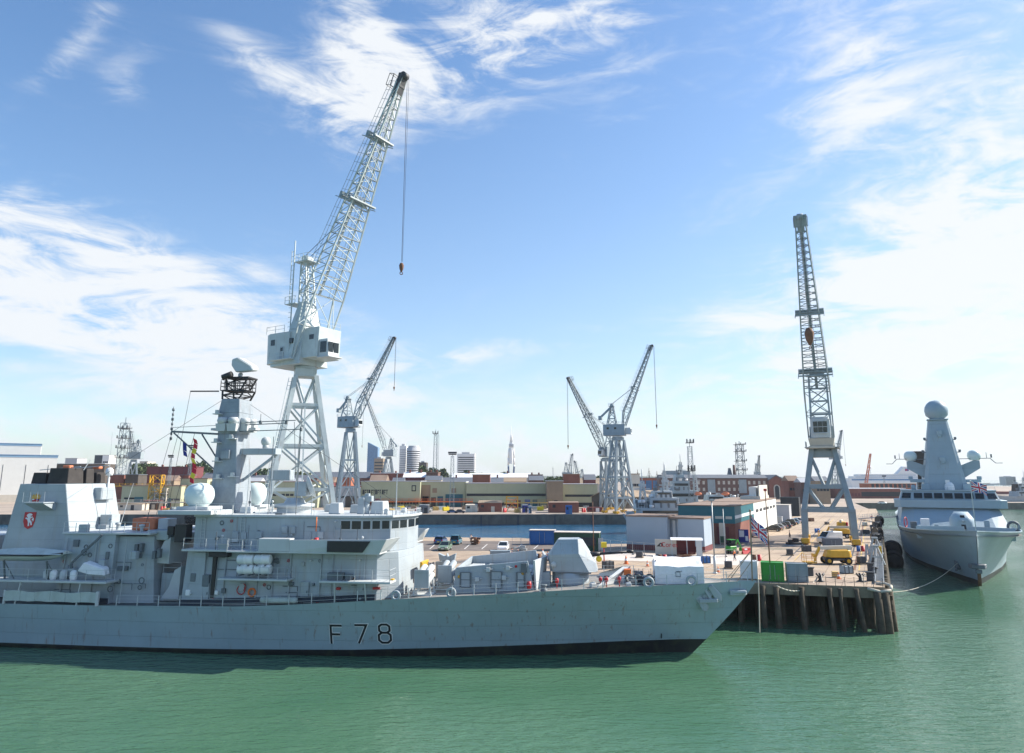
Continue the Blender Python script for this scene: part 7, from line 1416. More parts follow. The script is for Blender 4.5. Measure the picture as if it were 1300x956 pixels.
# left edge white halls
for k, (x0, x1, yt, d, lab) in enumerate(((-60, 48.5, 560, 470, 'taller white assembly hall with blue roof edge at the left frame edge'), (-60, 71, 575.5, 430, 'lower white assembly hall with blue roof edge and dark vertical joints'))):
    b = ony(x1, 600, d); h = ony(x1, yt+(4.5 if not k else 3.5), d).z-ZQ; w = 110; t = thing('assembly_hall', lab, 'hall', (b.x-w*math.cos(R(33)), d-w*math.sin(R(33)), ZQ), R(33)); m = MB(); m.bx(0, w, 0, 30, 0, h); m.build('wall', 'whiteclad', t); m = MB(); m.bx(-.3, w+.3, -.3, 30.3, h, h+.5); m.build('roof', 'glassb', t)
    m = MB(); m.bx(-.1, w+.1, -.15, .1, h-1.0, h-.05); m.build('blue_trim', 'carlblue', t)
    for i in range(10): m = MB(); x = w*(.06+.1*i); m.bx(x, x+.3, -.06, .05, h*.12, h*.8); m.build('panel_joint', 'towerd', t)
    m = MB(); m.bx(-.05, w+.05, -.1, .05, 0, h*.16); m.build('base_band', 'stone', t)
    if k: m = MB(); x = w-38; m.lathe([(.01, -.1), (2.2, -.1), (2.2, .05), (.01, .05)], (x, -.1, h*.55), 24, axis='y'); m.build('round_badge', 'tower', t); m = MB(); [m.bx(x-.5+.1*j, x+.5, -.12, .0, h*.68+j*1.3, h*.68+j*1.3+.8) for j in range(3)]; m.build('badge_mark', 'towerd', t)
for x0, x1, yt, d, mt, lab, rows in ((70, 132, 589, 520, 'brownwall', 'long low dark roofed works building behind the funnel', [(12, .5, 2, 1.6, .05, .95, 'towerd')]), (81, 96, 582, 700, 'tower', 'small grey block with orange corner on the left skyline', [(6, .7, 3, 2, .05, .95, 'towerd')]), (118, 128, 578, 900, 'towerd', 'blue grey tower block half beside a white one', []), (128, 136.5, 578, 900, 'towerw', 'white tower block on the left skyline', [(3, .8, 2, 2, .1, .9, 'towerd')]), (176, 186, 586, 700, 'stone', 'pale rounded stone block beside the left tree', [])):
    fbld('office_block', lab, 'building', x0, x1, yt, d, 16, mt, 'tower', rows=rows)
# skyline towers
def tower(label, x0, x1, yt, d, mt, glass, floors, depth=18, slope=0, roundt=False, cat='tower block'):
    a, b = ony(x0, 600, d), ony(x1, 600, d); w = b.x-a.x; h = ony(x0, yt, d).z-ZQ; t = thing('tower_block', label, cat, (a.x, d, ZQ)); m = MB()
    if roundt: m.lathe([(w/2, 0), (w/2, h), (.01, h+.1)], (w/2, w/2, 0), 28)
    else: m.hexa([(0, 0, 0), (w, 0, 0), (w, depth, 0), (0, depth, 0), (0, 0, h), (w, 0, h-slope), (w, depth, h-slope), (0, depth, h)])
    m.build('shell', mt, t)
    for k in range(floors):
        z = h*(.08+.86*k/floors); zz = h*.86/floors*.45
        if z+zz > h-slope-.5: continue
        m = MB()
        if roundt: m.lathe([(w/2+.1, z), (w/2+.1, z+zz)], (w/2, w/2, 0), 28)
        else: m.bx(w*.06, w*.94, -.15, .1, z, z+zz); m.bx(w-.1, w+.12, depth*.1, depth*.9, z, z+zz)
        m.build('window_band', glass, t)
    m = MB()
    if roundt: m.lathe([(w/2*.8, h), (w/2*.8, h+3), (.01, h+3)], (w/2, w/2, 0), 20)
    elif not slope: m.bx(w*.25, w*.7, depth*.2, depth*.7, h, h+h*.05)
    if len(m.v): m.build('roof_plant', 'tower', t)
    return t
tower('slim blue glass tower with slanting top on the skyline', 465.5, 478.5, 561.5, 1250, 'glassb', 'glassb', 20, slope=9)
tower('brown office slab right of the blue glass tower', 474.5, 486, 582, 1150, 'tan', 'towerd', 8)
tower('white slab of the twin towers on the skyline', 506.5, 515, 566, 1200, 'towerw', 'tower', 16)
tower('round grey glazed tower of the twin pair', 514.5, 531.5, 568, 1180, 'tower', 'towerd', 16, roundt=True)
tower('short dark brick block right of the round tower', 531.5, 541, 587, 900, 'brownwall', 'towerd', 5)
tower('white office block with fine window grid left of the spire', 580, 602.5, 576, 1000, 'towerw', 'towerd', 14, depth=24)
tower('hazy pale tower block on the right hand hill', 1275, 1288.5, 605, 1500, 'tower', 'towerd', 12)
# spire tower
d = 1500; b = ony(649, 600, d); b.z = ZQ; zt = ony(649, 540, d).z-ZQ; z1 = ony(649, 556, d).z-ZQ; z0 = ony(649, 590, d).z-ZQ; r_ = 9.5
t = thing('spire_tower', 'tall white sail shaped observation tower with blue feet and needle spire', 'tower', b)
for s in (-1, 1):
    m = MB(); P = [(s*r_*.45, 0), (s*r_*.62, z0*.6), (s*r_*.82, z0), (s*r_*.78, z0+14), (s*r_*.55, z1-22), (s*r_*.28, z1-8), (s*.6, z1+6)]
    for (x, z), (x2, z2) in zip(P, P[1:]): m.tube((x*.8, 0, z), (x2*.8, 0, z2), 1.7 if z < z1-25 else 1.1, n=10)
    m.build('sail_leg', 'towerw', t); m = MB(); m.beam((s*r_*.4, -.6, 0), (s*r_*.62, -.6, z0*.92), 3.6, 4); m.build('blue_foot', 'carblue', t)
m = MB(); m.lathe([(r_*.45, z0+2), (r_*.5, z0+14), (r_*.38, z0+(z1-z0)*.55), (r_*.24, z1-20), (.8, z1)], n=18); m.build('sail_panel', 'towerw', t)
m = MB(); m.tube((0, 0, z1-10), (0, 0, zt), 1.3, .2, n=8); m.build('spire', 'towerw', t); m = MB(); m.bx(-5, 5, -3, 5, z1-18, z1-13); m.build('viewing_deck', 'tower', t)
# masts
def mast(label, px, ytop, yb, d, w, plats=(), tapered=.5, mt='crane2', flood=False, z0=ZQ, name='lattice_mast'):
    b = ony(px, yb, d); h = ony(px, ytop, d).z-z0; t = thing(name, label, 'mast', (b.x, d, z0)); m = MB(); a = w/2; c_ = a*tapered
    lattice(m, [(-a, -a, 0), (a, -a, 0), (a, a, 0), (-a, a, 0)], [(-c_, -c_, h*.93), (c_, -c_, h*.93), (c_, c_, h*.93), (-c_, c_, h*.93)], 12, w*.065); m.tube((0, 0, h*.9), (0, 0, h), w*.05, n=5); m.build('lattice', mt, t)
    for f in plats:
        m = MB(); q = w*.6; m.bx(-q, q, -q, q, h*f, h*f+.3); handrail(m, [(-q, -q, h*f), (q, -q, h*f), (q, q, h*f)], step=q, r=.12)
        for k in range(3): m.cbox((-q+k*q, -q, h*f+1.0), .5, .5, 1.8)
        m.build('platform', 'dsteel', t)
    if flood:
        m = MB(); m.bx(-w*.9, w*.9, -.4, .4, h*.95, h*.97)
        for k in range(-3, 4): m.cbox((k*w*.28, -.5, h*.99), .6, .5, .8)
        m.build('floodlights', 'dsteel', t)
    return t
mast('tall lattice radio mast with dish platforms left of the frigate yards', 152.5, 530, 604, 470, 5, (.5, .62, .74, .86), .8)
mast('thin lattice mast with cluster top above the twin tower trees', 552, 545, 602, 520, 3, (.93,), .6)
mast('guyed thin mast just right of the cluster mast', 555.5, 546, 602, 540, 1.2, (), .8)
mast('floodlight mast on the far quay in front of the tan bay', 573.5, 574, 642, 330, 2.0, (), .6, flood=True)
mast('slim lattice mast with dark head behind the teal building', 878.5, 561, 630, 340, 2.6, (.55, .58, .98), .7)
mast('square lattice radio mast with antenna platforms over the storehouse roof', 941, 560, 606, 620, 7, (.45, .62, .8, .93), .75)
mast('floodlight pole behind the signal flags', 240, 565, 606, 420, 1.6, (), .6, flood=True)
mast('low floodlight pole left of the frigate yard', 215, 578, 606, 380, 1.4, (), .6, flood=True)
mast('slim pale pole on the horizon above the pale roofed shed', 702, 592, 606, 700, 1.5, (), .6)
mast('slender mast near the right of the pale roofed shed', 740, 596, 608, 700, 1.5, (), .6)
mast('slim floodlight mast behind the cruise terminal', 1124, 604, 625, 620, 1.6, (), .6, flood=True)
# ships
def warship(label, px0, px1, d, zdk_, rz, mt, parts, mastx, masth, cat='warship', L=None, mirrored=False):
    a, b = ony(px0, 620, d), ony(px1, 620, d); L = L or (b-a).xy.length; t = thing('grey_warship', label, cat, (a.x, d, 0), rz)
    hl = Hull(L, 4, [(0, zdk_+1.4), (L*.3, zdk_), (L, zdk_*.9)], [(0, 0), (L*.1, L*.05), (L*.3, L*.075), (L, L*.065)], [(0, 0), (4, 0), (L*.3, L*.06), (L, L*.055)], [(0, .5), (L, .5)])
    hl.build('hull', t, [mt, 'boot'], n=24).rotation_euler.z = math.pi; hl.deck('deck', t, 'deck', n=20).rotation_euler.z = math.pi
    for x0, x1, hw, z0, z1, m2 in parts:
        m = MB(); m.frus((L*x0, L*x1, -hw, hw), (L*(x0+.012), L*(x1-.01), -hw*.9, hw*.9), zdk_+z0-.3, zdk_+z1); o = m.build('superstructure', m2 or mt, t, bevel=.1)
        if x1-x0 > .12:
            for s in (-1, 1): m = MB(); m.bx(L*x0+1, L*x1-1, s*hw*.97-.06, s*hw*.97+.06, zdk_+z0+(z1-z0)*.5, zdk_+z0+(z1-z0)*.75); m.build('window_band', 'glass', o)
    for x, h in zip(mastx, masth):
        m = MB(); lattice(m, [(L*x-1.2, -1, zdk_+3), (L*x+1.2, -1, zdk_+3), (L*x+1.2, 1, zdk_+3), (L*x-1.2, 1, zdk_+3)], [(L*x-.4, -.4, zdk_+h), (L*x+.4, -.4, zdk_+h), (L*x+.4, .4, zdk_+h), (L*x-.4, .4, zdk_+h)], 6, .3); m.tube((L*x, 0, zdk_+h), (L*x, 0, zdk_+h+4), .15); m.beam((L*x-2.5, 0, zdk_+h*.8), (L*x+2.5, 0, zdk_+h*.8), .3); m.cbox((L*x, 0, zdk_+h*.9), 2.2, 1.2, .8); m.build('mast', 'shipw', t)
    q_ = random.Random(int(px0))
    for x0, x1, hw, z0, z1, m2 in parts:
        for k in range(5):
            x = L*q_.uniform(x0+.02, x1-.02); y = q_.choice((-1, -.5, 0))*hw*.8; m = MB(); kd = q_.choice(['deck_locker', 'ventilator', 'aerial', 'life_raft'])
            if kd == 'deck_locker': m.cbox((x, y, zdk_+z1+.5), q_.uniform(.8, 1.8), 1.2, 1.0); mt2 = q_.choice(['shipw', 'ship', 'shipd'])
            elif kd == 'ventilator': m.lathe([(.4, 0), (.4, 1.0), (.7, 1.1), (.01, 1.6)], (x, y, zdk_+z1), 10); mt2 = 'shipw'
            elif kd == 'aerial': m.tube((x, y, zdk_+z1), (x, y, zdk_+z1+q_.uniform(2, 5)), .09, n=5); m.cbox((x, y, zdk_+z1+1.8), .5, .5, .6); mt2 = 'shipd'
            else: m.tube((x-.7, y, zdk_+z1+.6), (x+.7, y, zdk_+z1+.6), .5, n=12); mt2 = 'white'
            m.build(kd, mt2, t)
        for k in range(4): m = MB(); x = L*(x0+(x1-x0)*(k+.5)/4); m.bx(x-.35, x+.35, -hw*.99, -hw*.9, zdk_+z0+.1, zdk_+z0+1.7); m.build('ship_door', 'shipd', t)
    m = MB(); handrail(m, [(L*.03, -L*.055, zdk_+.4), (L*.25, -L*.066, zdk_), (L*.95, -L*.066, zdk_)], h=1.1, step=3, r=.06); m.build('guard_rail', 'shipw', t)
    m = MB(); m.tube((L*.12, 0, zdk_+1.4), (L*.04, 0, zdk_+2.2), .15); m.cbox((L*.13, 0, zdk_+1.2), 2.2, 2, 1.8); m.build('gun', mt, t)
    return t
warship('pale grey patrol ship with white bridge berthed behind the grey shed', 789, 868, 235, 4.6, R(4), 'ship', [(.25, .96, 3.0, 0, 3.2, None), (.42, .9, 2.8, 3.2, 6.4, 'ship'), (.5, .8, 2.5, 6.4, 8.6, 'shipw'), (.2, .38, 2.2, 3.2, 4.6, 'shipw')], (.34, .72), (11.5, 13.0))
warship('blue grey warship with stepped superstructure before the old storehouse', 838, 952, 350, 6, R(2), 'dest', [(.05, .40, 4, 0, 5.5, None), (.12, .32, 3.6, 5.5, 10, None), (.16, .27, 3, 10, 13, 'destl'), (.5, .7, 3.6, 0, 3.4, None), (.72, .9, 3, 0, 2.2, 'dest')], (.05, .24, .4), (15, 19, 13))
warship('grey warship moored along the far quay at the right frame edge', 1238, 1345, 432, 7, R(3), 'ship', [(.46, .8, 4, 0, 3.0, None), (.50, .7, 3.4, 3.0, 6, None), (.47, .52, 2.0, 3.0, 7, 'uptake')], (.62,), (11,))
for px, lab in ((876, 'orange covered lifeboat on the blue grey warship deck, left one'), (911, 'orange covered lifeboat in front of the storehouse, right one')):
    q = ony(px+10, 628, 343); t = thing('rescue_boat', lab, 'boat', (q.x, 343, q.z)); t.scale = (.62,)*3; m = MB(); m.lathe([(.02, -3.2), (.8, -2.6), (1.15, -1), (1.15, 1.4), (.7, 2.8), (.02, 3.1)], (0, 0, .6), 12, axis='x'); m.build('boat_hull', 'dullorange', t); m = MB(); m.bx(-1.6, 1.6, -.7, .7, 1.5, 2.1); m.build('boat_canopy', 'dullorange', t)
# cruise ship
d = 1000; a, b = ony(1074, 615, d), ony(1182, 615, d); L = b.x-a.x; t = thing('cruise_ship', 'large white cruise ship far across the harbour behind the red terminal', 'ship', (a.x, d, 0))
zl = [ony(1100, y, d).z for y in (625, 611, 607, 604.5, 602)]
m = MB(); m.prism([(0, 6), (8, 0), (L, -4), (L, 22), (8, 18), (0, 12)], 0, zl[1], P2=[(-6, 9), (8, 0), (L, -4), (L, 22), (8, 18), (-6, 9.1)]); m.build('hull', 'towerw', t)
for k, (x0, z0, z1) in enumerate(((6, zl[1], zl[2]), (12, zl[2], zl[3]), (20, zl[3], zl[4]))):
    m = MB(); m.prism([(x0, 1+k), (L-8*k, 1+k), (L-8*k, 17-k), (x0, 17-k), (x0-4, 9)], z0+.01, z1); o = m.build('deck_tier', 'towerw', t); m = MB(); m.bx(x0+3, L-8*k-2, .85+k, 1.1+k, z0+1.2, z1-1); m.build('balcony_band', 'glassb', o)
xf = ony(1153, 600, d).x-a.x; m = MB(); m.extr([(xf-14, 4, zl[4]), (xf+26, 4, zl[4]), (xf+20, 4, ony(1150, 592, d).z), (xf-3, 4, ony(1150, 592, d).z), (xf-7, 4, ony(1150, 596, d).z)], (0, 9, 0)); f = m.build('funnel', 'towerw', t, bevel=.5); m = MB(); m.bx(xf-2, xf+3, 3.7, 4.1, ony(1150, 598, d).z, ony(1150, 595, d).z); m.build('funnel_logo', 'flagblue', f)
m = MB(); m.bx(xf-2+.2, xf+1, 3.5, 3.8, ony(1150, 597.4, d).z, ony(1150, 595.8, d).z); m.build('logo_stripe', 'red', f)
m = MB(); m.tube((40, 9, zl[4]), (40, 9, zl[4]+10), .8); m.ball((40, 9, zl[4]+9), 2.2, 10); m.build('ship_mast', 'towerw', t)
# tall ship masts on the skyline
b = ony(822, 612, 720); t = thing('sailing_ship', 'old three masted sailing ship with dark masts above the orange block', 'ship', (b.x, 720, 0)); m = MB(); m.frus((-22, 22, -5, 5), (-26, 25, -6, 6), -1, 9); m.build('hull', 'black', t)
for px, yt in ((809.5, 596), (824, 594), (834, 598)):
    x = ony(px, 600, 720).x-b.x; h = ony(px, yt, 720).z; m = MB(); m.tube((x, 0, 8), (x, 0, h), .7, .25, n=8)
    for f in (.55, .72, .88): m.beam((x-4*(1.2-f), -3, h*f), (x+4*(1.2-f), 3, h*f), .35)
    m.bx(x-1.5, x+1.5, -1.5, 1.5, h*.6, h*.62); m.tube((x-7, 0, 9), (x, 0, h*.9), .12, n=4); m.tube((x+7, 0, 9), (x, 0, h*.9), .12, n=4); m.build('mast', 'black', t)
# ---- far quay clutter
def q3(px, py): return onz(px, py, ZQ+.0)
def hut(name, label, cat, x0, x1, yb, yt, mt, depth=3, roof=None, trim=None, group=None):
    p = q3(x0, yb); w = ony(x1, yb, p.y).x-p.x; h = ony(x0, yt, p.y).z-ZQ; t = thing(name, label, cat, (p.x, p.y, ZQ+.01), 0, group); m = MB(); m.bx(0, w, 0, depth, 0, h); m.build('walls', mt, t, bevel=.03)
    if roof: m = MB(); m.frus((-.2, w+.2, -.2, depth+.2), (.1, w-.1, .1+depth*.3, depth*.7), h+.001, h+(.9 if roof == 'brownroof' else .3)); m.build('roof', roof, t)
    if trim: m = MB(); m.bx(w*.55, w*.55+min(1.4, w*.35), -.06, .05, .02, min(2.2, h*.85)); m.build('door', trim, t)
    m = MB(); m.bx(w*.12, w*.12+min(1.2, w*.25), -.05, .05, h*.5, h*.8); m.build('window', 'towerd', t)
    return t
hut('quay_hut', 'red brick hut with brown hipped roof on the far quay edge', 'hut', 607, 637, 650, 638.5, 'brick', 8, 'brownroof', 'stone'); hut('quay_hut', 'brick hut with blue door below the tan stair tower', 'hut', 697, 735, 651, 638, 'brick', 8, 'felt', 'blue'); hut('site_cabin', 'cream cabin left of the far brick hut', 'cabin', 591, 606, 650, 641, 'cream', 4, 'stone', 'stone'); hut('site_cabin', 'grey cabin on the far quay near the frigate bridge', 'cabin', 532, 543.5, 652, 641.5, 'slate', 4, 'stone', 'towerd'); hut('site_cabin', 'blue box cabin between the brick huts', 'cabin', 663, 670, 651, 641.5, 'flagblue', 3, 'slate', 'towerd'); hut('site_cabin', 'dark cabin right beside the blue box cabin', 'cabin', 671, 675, 652, 643, 'glassb', 3, 'slate', 'towerd')
hut('site_cabin', 'tall bright blue cabinet before the brick hut', 'cabin', 718.5, 726.5, 653, 641.5, 'blue', 2, None, 'glassb'); hut('site_cabin', 'long grey cabin at the foot of the second crane', 'cabin', 452, 481, 644, 634.5, 'tower', 4, 'slate', 'maroon'); hut('site_cabin', 'orange storage box in front of the lettered warehouse', 'cabin', 517, 530, 639.5, 632.5, 'orange', 3, None, 'rust'); hut('site_cabin', 'small bright green box in front of the lettered warehouse', 'cabin', 488, 492, 640, 632.5, 'green', 2, None, 'dkgreen'); hut('site_cabin', 'brown stores shed among the yellow gangways', 'cabin', 181, 201, 647, 636, 'brownwall', 4, 'maroon', 'stone'); hut('site_cabin', 'long low cream block left of the brown stores shed', 'cabin', 148, 180, 648, 640, 'stone', 6, 'tan', 'towerd')
hut('site_cabin', 'maroon barrier block at the foot of the far crane pair', 'cabin', 746, 765, 650, 644, 'maroon', 3, None, 'white')
# vehicles on the far quay
def far_car(label, px, py, paint, van=False):
    p = q3(px, py); t = thing('van' if van else 'parked_car', label, 'van' if van else 'car', (p.x, p.y, ZQ+.01), R(5), 'vehicles on the far quay'); m = MB(); L_ = 5.4 if van else 4.2
    m.extr([(-L_/2, -.9, .3), (-L_/2, -.9, 2.2 if van else .9), (L_*.3, -.9, 2.2 if van else .95), (L_/2, -.9, 1.0 if van else .7), (L_/2, -.9, .3)], (0, 1.8, 0)); m.build('body', paint, t, bevel=.1); m = MB()
    if van: m.bx(L_*.12, L_*.3, -.93, .93, 1.25, 1.95)
    else: m.frus((-1.6, 1.1, -.8, .8), (-1.0, .4, -.68, .68), .9, 1.45)
    m.build('window', 'glass', t)
    for x in (-L_*.3, L_*.3): m = MB(); m.tube((x, -.93, .33), (x, .93, .33), .33, n=12); m.build('wheel', 'tyre', t)
far_car('blue car parked on the far quay edge, left one of two', 574, 651.5, 'carblue'); far_car('dark blue car on the far quay edge, right one of two', 584, 651.5, 'carnavy'); far_car('white van standing in front of the lettered warehouse', 512, 640.5, 'carwhite', True); far_car('silver car among the quay stores left of the grey cabin', 521, 646, 'carsilver'); far_car('black car between the grey cabin and the floodlight mast', 549, 647, 'carblack'); far_car('white car far off by the terminal shed on the right shore', 1120, 640, 'carwhite')
# yellow gangways and pipe runs
def run(label, px0, py0, px1, py1, hgt, mt='yellow', name='pipe_run', cat='pipe run', deckw=1.2):
    a, b = q3(px0, py0), q3(px1, py1); t = thing(name, label, cat, (a.x, a.y, ZQ)); d_ = b-a; d_.z = 0; m = MB(); Z = Vector((0, 0, 1)); m.beam(Z*hgt, d_+Z*hgt, deckw, .5); m.build('deck_beam', mt, t); m = MB(); n = max(2, int(d_.length/5))
    for i in range(n+1): m.beam(d_*(i/n), d_*(i/n)+Z*(hgt-.25), .35)
    m.build('trestle_legs', 'rust' if mt != 'yellow' else 'yline', t); m = MB(); handrail(m, [Z*(hgt+.25), d_+Z*(hgt+.25)], h=1.2, step=3, r=.1); m.build('hand_rail', mt, t)
run('orange walkway running along the far quay before the warehouses', 470, 644, 600, 644, 2.6, 'orange'); run('tan walkway along the far quay right of the brick hut', 640, 645, 700, 645, 2.4, 'yline'); run('upper yellow gangway on the left dockside', 142, 640, 214, 640, 9.5, 'yellow', 'gangway', 'gangway'); run('lower cream gangway on the left dockside', 146, 648, 250, 647, 3.2, 'stone', 'gangway', 'gangway'); run('middle orange pipe bridge behind the radome', 196, 645, 264, 645, 4.4, 'orange'); run('cream topped dock gantry highest on the left dockside', 134, 632, 208, 632, 13, 'stone', 'gangway', 'gangway')
for px, py, h_, mt, lab in ((196, 646, 15, 'yellow', 'yellow access stair tower right of the brown stores shed'), (204, 646, 9, 'stone', 'cream access stair tower next to the yellow one'), (650, 649, 6, 'yellow', 'yellow portal frame on the far quay right of the brick hut')):
    p = q3(px, py); t = thing('access_tower', lab, 'scaffold', (p.x, p.y, ZQ)); m = MB(); w_ = 2.6 if px != 650 else 2.4; lattice(m, [(-w_, -1.5, 0), (w_, -1.5, 0), (w_, 1.5, 0), (-w_, 1.5, 0)], [(-w_, -1.5, h_), (w_, -1.5, h_), (w_, 1.5, h_), (-w_, 1.5, h_)], 4 if px != 650 else 1, .4); m.build('frame', mt, t); m = MB()
    for k in range(1, 4): m.bx(-w_, w_, -1.5, 1.5, h_*k/4, h_*k/4+.2)
    m.build('landing', mt if px != 650 else 'orange', t)
yc = random.Random(21)
kinds = [('pallet_stack', 'pallet stack', 'tan'), ('steel_drum', 'drum', 'red'), ('gas_bottle_cage', 'cage', 'steel'), ('timber_stack', 'timber', 'yline'), ('skip', 'skip', 'crane3'), ('generator', 'generator', 'brighty')]
for k in range(26):
    px = [455, 462, 470, 497, 503, 509, 525, 528, 545, 553, 560, 566, 590, 640, 642, 657, 680, 686, 690, 740, 744, 210, 222, 235, 246, 205][k]; py = 646+yc.random()*5; nm, ct, mt = kinds[k % 6]
    near = ['left of the long grey cabin', 'before the long grey cabin', 'right of the long grey cabin door', 'near the green box', 'below the white van', 'right below the white van', 'left of the grey quay cabin', 'touching the grey quay cabin', 'right of the grey quay cabin', 'left of the floodlight mast', 'just before the floodlight mast', 'at the floodlight mast foot', 'left of the cream cabin', 'right of the far brick hut', 'beside the white quay post', 'right of the yellow portal frame', 'right of the dark cabin', 'left of the tan stair tower hut', 'nearest the brick hut with blue door', 'right of the brick hut with blue door', 'left of the maroon barrier', 'right of the cream stair tower', 'under the orange pipe bridge', 'in the middle of the orange pipe bridge', 'at the right end of the orange pipe bridge', 'behind the cream stair tower'][k]
    p = q3(px, py); t = thing(nm, 'small '+ct+' on the far quay '+near, ct, (p.x, p.y, ZQ+.01), yc.random()); m = MB()
    if nm == 'steel_drum': m.lathe([(.5, 0), (.5, 1.6), (.01, 1.6)], n=12); m.lathe([(.5, 0), (.5, 1.6), (.01, 1.6)], (1.1, .2, 0), 12)
    elif nm == 'skip': m.frus((-1.2, 1.2, -.8, .8), (-1.8, 1.8, -.9, .9), 0, 1.5)
    elif nm == 'gas_bottle_cage':
        lattice(m, [(-1, -.6, 0), (1, -.6, 0), (1, .6, 0), (-1, .6, 0)], [(-1, -.6, 2), (1, -.6, 2), (1, .6, 2), (-1, .6, 2)], 2, .12)
        for j in range(4): m.tube((-.7+.45*j, 0, .1), (-.7+.45*j, 0, 1.6), .2)
    elif nm == 'generator': m.bx(-1.4, 1.4, -.6, .6, .3, 1.7); m.bx(-1.2, 1.2, -.5, .5, 0, .3); m.tube((.9, 0, 1.7), (.9, 0, 2.2), .1)
    else:
        for j in range(6): m.cbox((yc.uniform(-.15, .15), 0, .12+j*.27), 2.4, 1.4, .2, yc.uniform(-.06, .06))
    m.build('pieces', mt, t)
# low roofs and works buildings filling the dockyard behind the warehouses
wr = random.Random(9)
spots = [(272, 300, 'tan'), (306, 330, 'brick'), (352, 380, 'cream'), (402, 424, 'maroon'), (428, 446, 'brick3'), (470, 490, 'cream'), (498, 512, 'brick2'), (540, 560, 'stone'), (600, 622, 'brick'), (640, 668, 'tan'), (672, 690, 'brick2'), (716, 736, 'brick'), (742, 756, 'maroon'), (800, 812, 'cream'), (1000, 1014, 'brick'), (1016, 1030, 'brick2'), (1034, 1052, 'tan'), (140, 158, 'brick'), (160, 176, 'brownwall'), (204, 222, 'tan'), (228, 240, 'brick')]
wher = ['left of the signal flags', 'left of the tall crane', 'between the tall crane legs', 'right of the tall crane', 'behind the second crane', 'under the blue glass tower', 'under the twin towers', 'behind the tan bay', 'below the grid office block', 'below the spire tower', 'left of the tan stair tower', 'behind the small hazy cranes', 'left of the brown shed', 'left of the orange apartments', 'left of the jetty crane legs', 'behind the left jetty crane leg', 'between the jetty crane legs', 'right of the lattice radio mast', 'right of the black funnel tops', 'behind the yellow gangways', 'left of the broad tree mound']
for (x0, x1, mt), wh_ in zip(spots, wher):
    fbld('works_building', 'low '+{'tan': 'tan', 'brick': 'red brick', 'cream': 'cream', 'maroon': 'maroon', 'brick3': 'orange brick', 'brick2': 'brown brick', 'stone': 'pale stone', 'brownwall': 'dark brown'}[mt]+' works building in the dockyard '+wh_, 'building', x0, x1, wr.uniform(602, 607), wr.uniform(385, 415), 10, mt, wr.choice(['slate', 'felt', 'white', 'brownroof', 'tower']), rows=[(max(2, int((x1-x0)/4)), .62, 1.4, 1.5, .05, .95, 'towerd')], gable=wr.choice([0, 2.5, 3]))
# trees on the skyline
def tree(label, px, yt, yb, d, w, mt='leaf', z0=ZQ):
    b = ony(px, yb, d); h = ony(px, yt, d).z-z0; t = thing('tree', label, 'tree', (b.x, d, z0), 0, 'trees on the skyline'); tr = random.Random(px); m = MB(); m.tube((0, 0, 0), (0, 0, h*.5), h*.035, h*.02, n=7)
    for k in range(5): a = k*1.3; m.tube((0, 0, h*.4), (math.cos(a)*w*.25, math.sin(a)*w*.25, h*(.62+.05*k)), h*.016, h*.006, n=5)
    m.build('trunk', 'bark', t); m = MB(); s = w*.045
    C = [(tr.uniform(-.36, .36)*w, tr.uniform(-.3, .3)*w, h*tr.uniform(.55, .84), w*tr.uniform(.14, .24)) for _ in range(11)]
    for cx, cy, cz, r in C:
        for _ in range(150):
            v = Vector((tr.gauss(0, 1), tr.gauss(0, 1), tr.gauss(0, 1))).normalized()*r*tr.uniform(.6, 1.05)+Vector((cx, cy, cz)); v.z = min(v.z, h); n = Vector((tr.gauss(0, 1), tr.gauss(0, 1), tr.gauss(0, 1))).normalized(); a = n.orthogonal().normalized()*s*tr.uniform(.6, 1.3); b2 = n.cross(a.normalized())*s*tr.uniform(.5, 1); m.poly([v-a-b2, v+a-b2, v+a+b2, v-a+b2])
    m.build('crown', mt, t)
for a in (('round olive tree left of the pale stone block', 178, 586, 604, 640, 22), ('broad dark tree mound behind the signal flags', 243, 586, 604, 560, 30, 'leaf2'), ('lower tree right of the broad mound', 256, 592, 604, 560, 22), ('autumn tinted tree under the cluster mast', 546, 590, 604, 620, 18), ('green tree right of the cluster mast', 557, 593, 604, 640, 18, 'leaf2'), ('small tree before the white office block', 592, 598, 606, 640, 20, 'leaf2'), ('low tree beside the grid office block', 606, 599, 606, 650, 16), ('small tree left of the spire tower foot', 642, 600, 606, 700, 18, 'leaf2'), ('pale bushy tree left of the small cranes', 692, 605, 613, 460, 12), ('long bushy tree before the small cranes', 706, 605.5, 613, 470, 18), ('tree behind the far crane leg', 760, 603, 612, 520, 12, 'leaf2'), ('tree seen through the tall crane', 330, 596, 606, 600, 26, 'leaf2'), ('tree right of the tall crane legs', 381, 597, 606, 620, 20)): tree(*a)
# hills on the right horizon and the far left
def hills(name, P, d, depth=400):
    m = MB(); n = len(P); Q = [ony(px, py, d) for px, py in P]
    o = m.pts([(q.x, d, 0) for q in Q]+[(q.x, d+depth*.3, q.z) for q in Q]+[(q.x, d+depth, 0) for q in Q])
    for i in range(n-1): m.face((o+i, o+i+1, o+n+i+1, o+n+i), 0, True); m.face((o+n+i, o+n+i+1, o+2*n+i+1, o+2*n+i), 0, True)
    return struct(m.build(name, 'hill'))
hills('far_hills', [(1140, 618), (1180, 613), (1215, 611), (1240, 613), (1256, 618), (1263, 616), (1272, 614), (1285, 615), (1300, 618), (1330, 620), (1400, 622)], 2600)
hills('horizon_hills', [(-100, 604), (60, 602), (160, 603), (300, 601), (420, 603), (560, 602.5), (700, 604), (800, 604), (900, 606), (1010, 605), (1060, 607), (1120, 609), (1180, 612)], 3600)
hb = random.Random(5)
